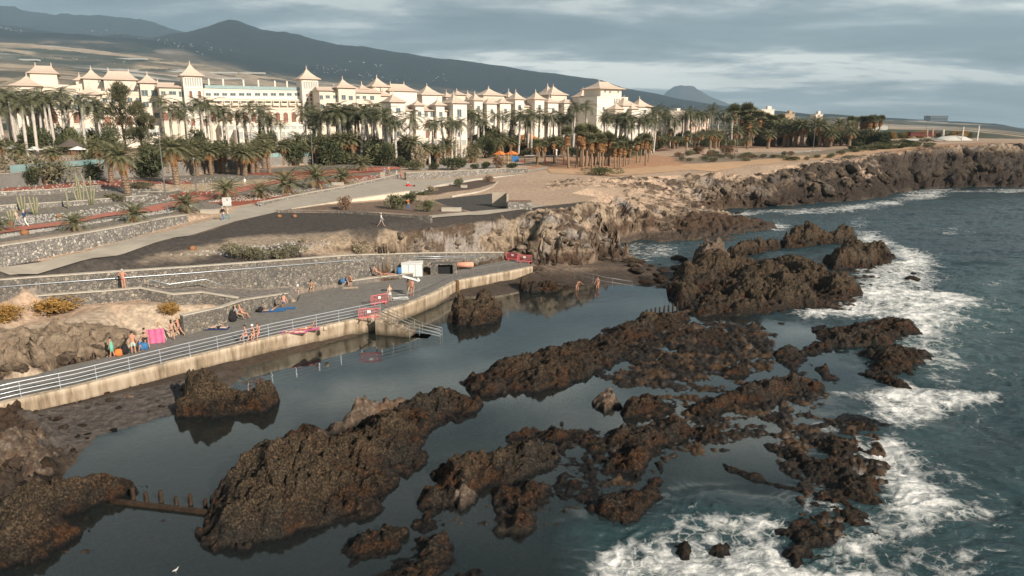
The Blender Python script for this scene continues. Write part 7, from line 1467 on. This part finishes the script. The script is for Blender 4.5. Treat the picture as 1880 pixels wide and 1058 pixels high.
# ---------------------------------------------------------------- beach things
def towel(p, w, l, rz, c_, lab, thick=.03):
    b = MB(); n = 8
    for i in range(n):
        for j in range(4):
            f = lambda a, b_: ((a/n-.5)*l, (b_/4-.5)*w, thick+.02*math.sin(a*2.1+b_*1.3))
            b.face([f(i, j), f(i+1, j), f(i+1, j+1), f(i, j+1)])
    b.face([(-l/2, -w/2, .004), (-l/2, w/2, .004), (l/2, w/2, .004), (l/2, -w/2, .004)]); o = b.build('beach_towel', CL[c_], None, True, p); o.rotation_euler = (0, 0, rz); tag(o, lab, 'towel')
towel(PR_(502,571), 1.0, 2.2, R(10), 'blue', 'blue towel on the deck, left of the two', .03); towel(PR_(524,567), .9, 1.9, R(15), 'blue', 'blue towel with a pale edge under the upright sitter'); towel(PR_(643,529), .8, 1.7, R(8), 'sand', 'white towel at the foot of the stone ledge')
towel(PR_(541,610), 1.0, 2.2, R(10), 'pink', 'pink towel under the lying bather behind the railing'); towel(PR_(563,605), 1.0, 2.1, R(14), 'pink', 'second pink towel right of the first behind the railing'); towel(PR_(735,549), .9, 1.6, R(20), 'white', 'crumpled white towel on the quay beside the man with the board', .12); towel(PR_(398,604), .9, 2.1, R(6), 'navy', 'navy towel under the man in dark trunks')
# pink towel held up
b = MB(); n = 10
for i in range(n):
    g_ = lambda a: (-.65+1.3*a/n, .05*math.sin(a*1.9)+.12*(a/n)**2)
    (x0, y0), (x1, y1) = g_(i), g_(i+1); b.face([(x0, y0, .02), (x1, y1, .02), (x1, y1, 1.25), (x0, y0, 1.22)]); b.face([(x0, y0+.03, .02), (x0, y0+.03, 1.22), (x1, y1+.03, 1.25), (x1, y1+.03, .02)]); b.face([(x0, y0, 1.22), (x1, y1, 1.25), (x1, y1+.03, 1.25), (x0, y0+.03, 1.22)])
o = b.build('beach_towel', CL['pink'], None, True, PR_(287,631)); o.rotation_euler = (0, 0, R(15)); tag(o, 'bright pink towel hanging upright over a seat among the standing bathers', 'towel')
def bag(p, d, c_, lab, straps=True, cat='backpack'):
    root = empty('backpack' if cat == 'backpack' else 'bag', p, random.uniform(-.4, .4), lab, cat); b = MB(); w, dd, h_ = d; b.tube([(0, 0, 0), (0, 0, h_*.12), (0, 0, h_*.7), (0, 0, h_*.93), (0, 0, h_)], [w*.42, w*.55, w*.52, w*.38, w*.12], 10); b.build('bag_body', CL[c_], root, True)
    b = MB(); b.blob((0, -w*.5, h_*.38), (w*.36, w*.2, h_*.25), 8, 6); b.build('pocket', CL[c_], root, True)
    b = MB(); b.tube([(-w*.2, 0, h_*.9), (-w*.1, 0, h_*1.12), (w*.1, 0, h_*1.12), (w*.2, 0, h_*.9)], .02, 5); b.build('handle', CL['black'], root, True)
bag(PR_(218,653), (.55, .4, .55), 'orange', 'orange backpack between the green towel and the black backpack'); bag(PR_(230,650), (.5, .4, .75), 'black', 'black backpack left of the mint shorts'); bag(PR_(264,642), (.7, .5, .6), 'blue', 'blue bag in front of the woman in the black bikini', cat='bag'); bag(PR_(427,590), (.7, .5, .95), 'black', 'tall black bag behind the two reclining sunbathers'); bag(PR_(479,573), (.5, .4, .5), 'black', 'small black bag left of the blue towels')
bag(P(535,530,2.05), (.55, .4, .75), 'navy', 'navy backpack on the ledge left of the white shirt'); bag(P(629,519,2.03), (.5, .4, .45), 'blue', 'light blue bag on the ledge near the crouching person', cat='bag'); bag(PR_(380,601), (.5, .35, .35), 'black', 'low dark bag at the head of the man in dark trunks', cat='bag'); bag(PR_(597,607), (.35, .3, .4), 'sand', 'small straw bag at the right end of the pink towels', cat='bag')
# board carried on the head
b = MB(); b.box((0, 0, 0), (1.7, .6, .1), taper=.95); b.tube([(.8, 0, 0), (1.1, 0, .02)], [.28, .08], 8); tag(b.build('bodyboard', CL['white'], None, False, (PR_(757,543)[0]-.2, PR_(757,543)[1], 3.42)), 'white board carried above the head of the man in dark trunks', 'board').rotation_euler = (0, R(18), R(10))
# small wheeled bike at the left edge
x, y, z = P(14,544,4.9); root = empty('bicycle', (x, y, z), R(10), 'bicycle with a big rear wheel standing at the left edge by the wall', 'bicycle')
for dx in (-.5, .5):
    b = MB(); b.tube([(dx+.33*math.cos(a*.3927), 0, .33+.33*math.sin(a*.3927)) for a in range(17)], .025, 5, cap=False); w_ = b.build('wheel', CL['black'], root, True); b = MB(); [b.tube([(dx, 0, .33), (dx+.32*math.cos(a*.785), 0, .33+.32*math.sin(a*.785))], .006, 4) for a in range(8)]; b.build('spokes', M_rail, w_)
b = MB(); [b.tube(q, .02, 5) for q in ([(-.5, 0, .33), (-.1, 0, .75), (.35, 0, .8), (0, 0, .33), (-.1, 0, .75)], [(.5, 0, .33), (.35, 0, .95)], [(-.5, 0, .33), (0, 0, .33)])]; b.build('frame', CL['teal'], root); b = MB(); b.box((-.12, 0, .88), (.26, .14, .06)); b.build('saddle', CL['black'], root); b = MB(); b.tube([(.3, -.25, 1.02), (.35, 0, .97), (.3, .25, 1.02)], .018, 5); b.build('handlebar', M_rail, root)
person(P(8,546,4.9), ang(-90), dict(GSIT, t=20, z=.35), 'person in a white top bending over the bicycle at the left edge', 'fair', 'grey', [('shirt', 'white'), ('shorts', 'teal')], 1.7)
# life rings on the wall
def torus(p, r0, r1, m, lab, nm='life_ring', rx=math.pi/2, cat='life ring'):
    b = MB(); b.tube([(r0*math.cos(a*.3927), r0*math.sin(a*.3927), 0) for a in range(17)], r1, 8, cap=False); o = b.build(nm, m, None, True, p); o.rotation_euler = (rx, 0, 0); tag(o, lab, cat)
x, y, _ = PY(625,490,79.2); torus((x, y-.7, PY(625,490,78.5)[2]), .26, .11, CL['red'], 'red life ring hanging on the tall stone wall')
x, y, z = PY(644,494,78.6); b = MB(); b.tube([(0, 0, -.7), (.25, 0, -.35), (.32, 0, .1), (.2, 0, .5), (-.05, 0, .75)], .05, 6); tag(b.build('hose', CL['green'], None, True, (x, y-.4, z)), 'curved green hose hanging on the wall right of the red life ring', 'hose')
# lifeguard tent, black box, rolled awning
x, y, z = P(757,508,1.5); root = empty('lifeguard_tent', (x, y, 1.5), R(6), 'boxy white canvas tent on the quay below the double handrail', 'tent'); b = MB(); b.box((0, .9, .75), (2.5, 1.8, 1.5), taper=.97); b.build('canvas', mat('tent_canvas', (.62, .70, .68), (.72, .75, .70), 2, .7, bump=.4), root); b = MB(); b.box((0, .9, 1.53), (2.6, 1.9, .08)); b.build('roof', M_canvas, root); b = MB(); [b.box((sx, 0, .75), (.05, .05, 1.5)) for sx in (-1.25, -.4, .4, 1.25)]; b.build('frame', M_rail, root)
x, y, z = P(733,505,1.9); b = MB(); b.tube([(0, 0, 0), (0, 0, .1), (0, 0, .7), (0, 0, .78)], [.26, .3, .3, .2], 12); tag(b.build('water_drum', CL['blue'], None, True, (x, y, 2.03)), 'blue plastic drum left of the white tent', 'drum')
x, y, z = P(818,504,1.5); root = empty('stone_shelter', (x, y, 1.5), R(4), 'low stone shelter with a black arched opening at the back of the quay', 'shelter'); b = MB(); b.box((-1.35, .6, .6), (.9, 1.4, 1.25)); b.box((1.15, .6, .6), (.5, 1.4, 1.25)); b.box((-.1, 1.25, .6), (2.2, .2, 1.2)); b.box((-.1, .6, 1.27), (3.0, 1.5, .12)); b.build('walls', M_stone, root); b = MB(); b.box((0, .75, .5), (1.7, .9, .95)); b.build('black_box', CL['black'], root)
x, y, z = P(854,496,1.5); root = empty('rolled_awning', (x, y, 1.5), R(6), 'salmon pink rolled canvas on a stand right of the stone shelter', 'awning'); b = MB(); b.tube([(-1.1, .4, .6), (-1.0, .4, .6), (1.0, .4, .6), (1.1, .4, .6)], [.1, .34, .34, .1], 10); b.build('canvas', mat('salmon_canvas', (.66, .30, .20), (.72, .40, .28), 2, .8), root, True); b = MB(); [b.box((sx, .4, .3), (.1, .5, .6)) for sx in (-.8, .8)]; b.build('stand', M_wood, root)
# pedestal, red go-kart by the path
x, y, z = gp(703,327); b = MB(); b.box((0, 0, .6), (.9, .6, 1.2)); b.box((0, 0, 1.23), (1.0, .7, .08)); tag(b.build('pedestal', M_conc, None, False, (x, y, z)), 'grey concrete pedestal beside the person in the blue top', 'pedestal')
x, y, z = gp(752,343); root = empty('pedal_car', (x, y, z), R(5), 'low red pedal car with a child on the concrete path', 'pedal car'); b = MB(); b.box((-.3, 0, .3), (.8, .6, .35)); b.box((.6, 0, .2), (.9, .3, .12)); b.build('chassis', CL['red'], root)
for sx, sy in ((-.5, -.35), (-.5, .35), (.9, -.3), (.9, .3)): b = MB(); b.tube([(0, -.05, 0), (0, .05, 0)], .16, 10); b.build('wheel', CL['black'], root, loc=(sx, sy, .16))
person((x-.3, y, z+.42), ang(-90), dict(GSITF, t=5), 'small child in white riding the red pedal car', 'fair', 'brown', [('shirt', 'white'), ('shorts', 'blue')], 1.1)
x, y, z = gp(477,380); root = empty('dog', (x, y, z), R(80), 'small dark dog standing on the concrete path', 'dog')
V_ = [(0,0,.34),(.0,.18,.35),(0,.30,.42),(0,.38,.50),(0,.47,.47),(0,-.2,.34),(0,-.3,.42),(0,-.36,.5),(-.06,.17,.2),(-.06,.18,.1),(-.06,.2,.02),(.06,.17,.2),(.06,.18,.1),(.06,.2,.02),(-.06,-.18,.24),(-.06,-.24,.12),(-.06,-.2,.02),(.06,-.18,.24),(.06,-.24,.12),(.06,-.2,.02),(-.04,.36,.58),(.04,.36,.58)]
skinned('body', V_, [(0,1),(1,2),(2,3),(3,4),(0,5),(5,6),(6,7),(1,8),(8,9),(9,10),(1,11),(11,12),(12,13),(5,14),(14,15),(15,16),(5,17),(17,18),(18,19),(3,20),(3,21)], [.09,.1,.06,.06,.03,.08,.02,.012,.04,.02,.022,.04,.02,.022,.05,.02,.022,.05,.02,.022,.015,.015], CL['grey'], root)
x, y, z = P(323,1052,0); b = bmesh.new(); root = empty('seabird', (x, y, 0), R(-60), 'small white bird standing in the shallow water at the bottom edge', 'bird')
skinned('body', [(0,0,.25),(0,.1,.28),(0,.15,.36),(0,.17,.42),(0,.25,.41),(0,-.14,.22),(0,-.24,.2),(-.03,0,.14),(-.03,.01,-.05),(.03,0,.14),(.03,.01,-.05)], [(0,1),(1,2),(2,3),(3,4),(0,5),(5,6),(0,7),(7,8),(0,9),(9,10)], [.07,.06,.03,.035,.01,.05,.02,.012,.008,.012,.008], mat('feathers', (.5, .49, .46), rough=.8), root); root.scale = (.6,)*3
# ---------------------------------------------------------------- lamps and playground
M_pole = mat('lamp_pole', (.20, .20, .19), rough=.5, metal=.3)
def lamp(u, vb, vt, lab, grp=None, m=None, arm=True):
    x, y, z = gp(u, vb); hm = PY(u, vt, y)[2]-z; root = empty('street_lamp', (x, y, z), random.uniform(-.5, .5), lab, 'street lamp', grp); b = MB(); b.tube([(0, 0, 0), (0, 0, hm*.5), (0, 0, hm-.1)], [.09, .075, .05], 8); b.build('pole', m or M_pole, root); b = MB(); b.box((0, 0, .06), (.35, .35, .12)); b.build('base', M_pole, root)
    b = MB(); b.tube([(0, 0, hm-.15), (0, 0, hm-.05), (0, 0, hm+.12), (0, 0, hm+.2)], [.05, .24, .2, .05], 10); b.build('lamp_head', M_pole, root)
for a in ((308,395,246,'tall street lamp beside the garden wall at left, tallest in the garden'), (361,352,292,'short lamp post behind the young palm near the white cabinet'), (577,341,234,'thin lamp post rising beside the young palm in the middle'), (880,268,246,'thin lamp post at the right corner of the white front block'), (1353,276,213,'tall grey lamp post in front of the right-hand grove'), (1339,270,216,'thin lamp post behind the tall grey one of the grove'), (1492,283,219,'double lamp post right of the grove before the bush band'), (1697,262,213,'tall slim lamp mast near the white dome'), (1629,256,224,'thin lamp mast above the plantation belt'), (536,262,222,'lamp post on the terrace of the central block')): lamp(*a)
x, y, z = gp(938,302); root = empty('play_house', (x, y, z), R(10), 'play house with orange roofs, blue panel and slide', 'playground tower')
for dx, w_ in ((-3.0, 2.2), (.3, 2.6)):
    for sx in (-.45, .45):
        for sy in (-.45, .45): b = MB(); b.box((0, 0, 1.4), (.12, .12, 2.8)); b.build('post', mat('yellow_paint', (.62, .36, .08), rough=.5), root, loc=(dx+sx*w_, sy*w_, 0))
    b = MB(); b.tube([(dx, 0, 2.7), (dx, 0, 3.6)], [w_*.85, .12], 4); b.build('roof', CL['orange'], root); b = MB(); b.box((dx, 0, 1.15), (w_, w_, .12)); b.build('platform', M_wood, root)
b = MB(); b.box((1.0, -1.3, 1.5), (1.9, .1, 1.5)); b.build('panel', CL['blue'], root); b = MB(); b.face([(1.8,-.4,1.2),(1.8,.4,1.2),(4.2,.4,.15),(4.2,-.4,.15)]); b.face([(1.8,-.4,1.1),(4.2,-.4,.05),(4.2,.4,.05),(1.8,.4,1.1)]); b.box((3,-.42,.8),(2.5,.05,.2)); b.build('slide', CL['red'], root); b = MB(); b.box((-1.4, 0, 1.25), (1.6, .8, .1)); b.build('bridge', M_wood, root)
for u, v, wm, lab in ((975,303,3.4,'yellow-legged climbing frame right of the slide'), (1018,303,5.0,'red A-frame swing set at the right of the playground')):
    x, y, z = gp(u, v); root = empty('swing_set' if wm > 4 else 'climbing_frame', (x, y, z), R(5), lab, 'playground frame'); cc_ = CL['red'] if wm > 4 else _mc['yellow_paint']
    for sx in (-1, 1):
        for sy in (-1, 1): b = MB(); b.tube([(sx*wm/2, sy*1.0, 0), (sx*wm/2, 0, 2.5)], .07, 6); b.build('leg', cc_, root)
    b = MB(); b.tube([(-wm/2, 0, 2.5), (wm/2, 0, 2.5)], .07, 6); b.build('crossbar', M_canvas, root)
    for sx in (-.6, .6):
        s_ = MB(); [s_.tube([(sx+q, 0, .5), (sx+q, 0, 2.5)], .015, 4) for q in (-.2, .2)]; s_.box((0+sx, 0, .48), (.5, .22, .06)); s_.build('swing', CL['black'], root)
x, y, z = gp(1021,300); b = MB(); b.tube([(0, 0, 0), (0, 0, 3.3)], [.18, .16], 8); b.blob((0, 0, 3.5), (.35, .35, .35), 8, 6); tag(b.build('play_post', M_canvas, None, True, (x, y, z)), 'white post with round head in the middle of the swings', 'post')
# white dome ground and masts at right
def dm(u0, u1, vb, hp, Y, m, lab):
    xa, _, _ = PY(u0, vb, Y); xb, _, zb_ = PY(u1, vb, Y); w = (xb-xa)/2; hm = hp*Y/F; b = MB(); n = 24; b.tube([(0, 0, -2), (0, 0, 0), (0, 0, hm*.55), (0, 0, hm*.85), (0, 0, hm)], [w*1.15, w, w*.7, w*.5, w*.1], n); o = b.build('tensile_roof', m, None, False, ((xa+xb)/2, Y+w*.4, zb_)); o.scale = (1, .5, 1); tag(o, lab, 'pavilion')
dm(1715, 1803, 262, 12, 330, mat('pale_roof', (.52, .52, .47), (.46, .46, .42), .2, .8), 'low white dome-like roof on the headland'); dm(1655, 1745, 259, 4, 345, _mc['pale_roof'], 'flat pale roof left of the white dome on the headland')
x, y, z = PY(1775, 262, 322); b = MB(); b.box((0, 0, 0), (30, 2, 1.6)); tag(b.build('red_wall', mat('dark_red', (.20, .07, .05), rough=.9), None, False, (x, y, z)), 'dark red earth wall in front of the white dome', 'wall')
x, y, z = PY(1692, 247, 370); b = MB(); b.box((0, 0, 0), (13, 3, 1.8)); b.box((0, 0, 1.05), (14, 3.6, .3)); tag(b.build('red_kiosk', mat('kiosk_red', (.13, .04, .03), rough=.8), None, False, (x, y, z)), 'long low red building behind the pale flat roof', 'kiosk')
for u, vt in ((1766,233),(1794,231)): x, y, z = PY(u, 258, 326); b = MB(); b.tube([(0, 0, -1), (0, 0, PY(u, vt, 326)[2]-z)], [.28, .22], 8); tag(b.build('mast', M_canvas, None, False, (x, y, z)), 'white mast at the %s side of the white dome' % ('left' if u < 1780 else 'right'), 'mast')
for u, c_ in ((1701,'orange'),(1711,'orange'),(1731,'white')): x, y, z = PY(u, 250, 355); b = MB(); b.tube([(0, 0, -.5), (0, 0, 2.0), (0, 0, 3.2)], [.7, .5, .35], 8); tag(b.build('small_tower', mat('marker_'+c_, (.42, .26, .18) if c_ == 'orange' else (.6, .6, .58)), None, True, (x, y, z)), {1701: 'left orange conical marker near the red building', 1711: 'right orange conical marker near the red building', 1731: 'small white marker left of the dome'}[u], 'marker')
for u, v, lab in ((1680,268,'person in pale clothes on the path before the dome, left one'), (1686,268,'person in dark clothes on the path before the dome, right one')): person(gp(u, v), ang(90), dict(WALK), lab, 'tan', 'dark', [('jacket', 'sand' if u < 1683 else 'navy'), ('trousers', 'grey')], 1.75)

# ---------------------------------------------------------------- labels of small groups of look-alikes: count them off from the left
ORD = 'second third fourth fifth sixth seventh eighth ninth tenth eleventh twelfth thirteenth'.split(); gl_ = {}
for o in bpy.context.scene.objects:
    if o.parent is None and o.get('label') and o.get('group'): gl_.setdefault((o['group'], o['label']), []).append(o)
for (g_, l_), os_ in gl_.items():
    if not 2 <= len(os_) <= 14 or len(l_.split()) > 13 or any(w in l_ for w in ('leftmost', 'rightmost')): continue
    os_.sort(key=lambda o: o.location.x/o.location.y)
    for i, o in enumerate(os_): o['label'] = l_+', '+('leftmost' if i == 0 else 'rightmost' if i == len(os_)-1 else ORD[i-1]+' from left')
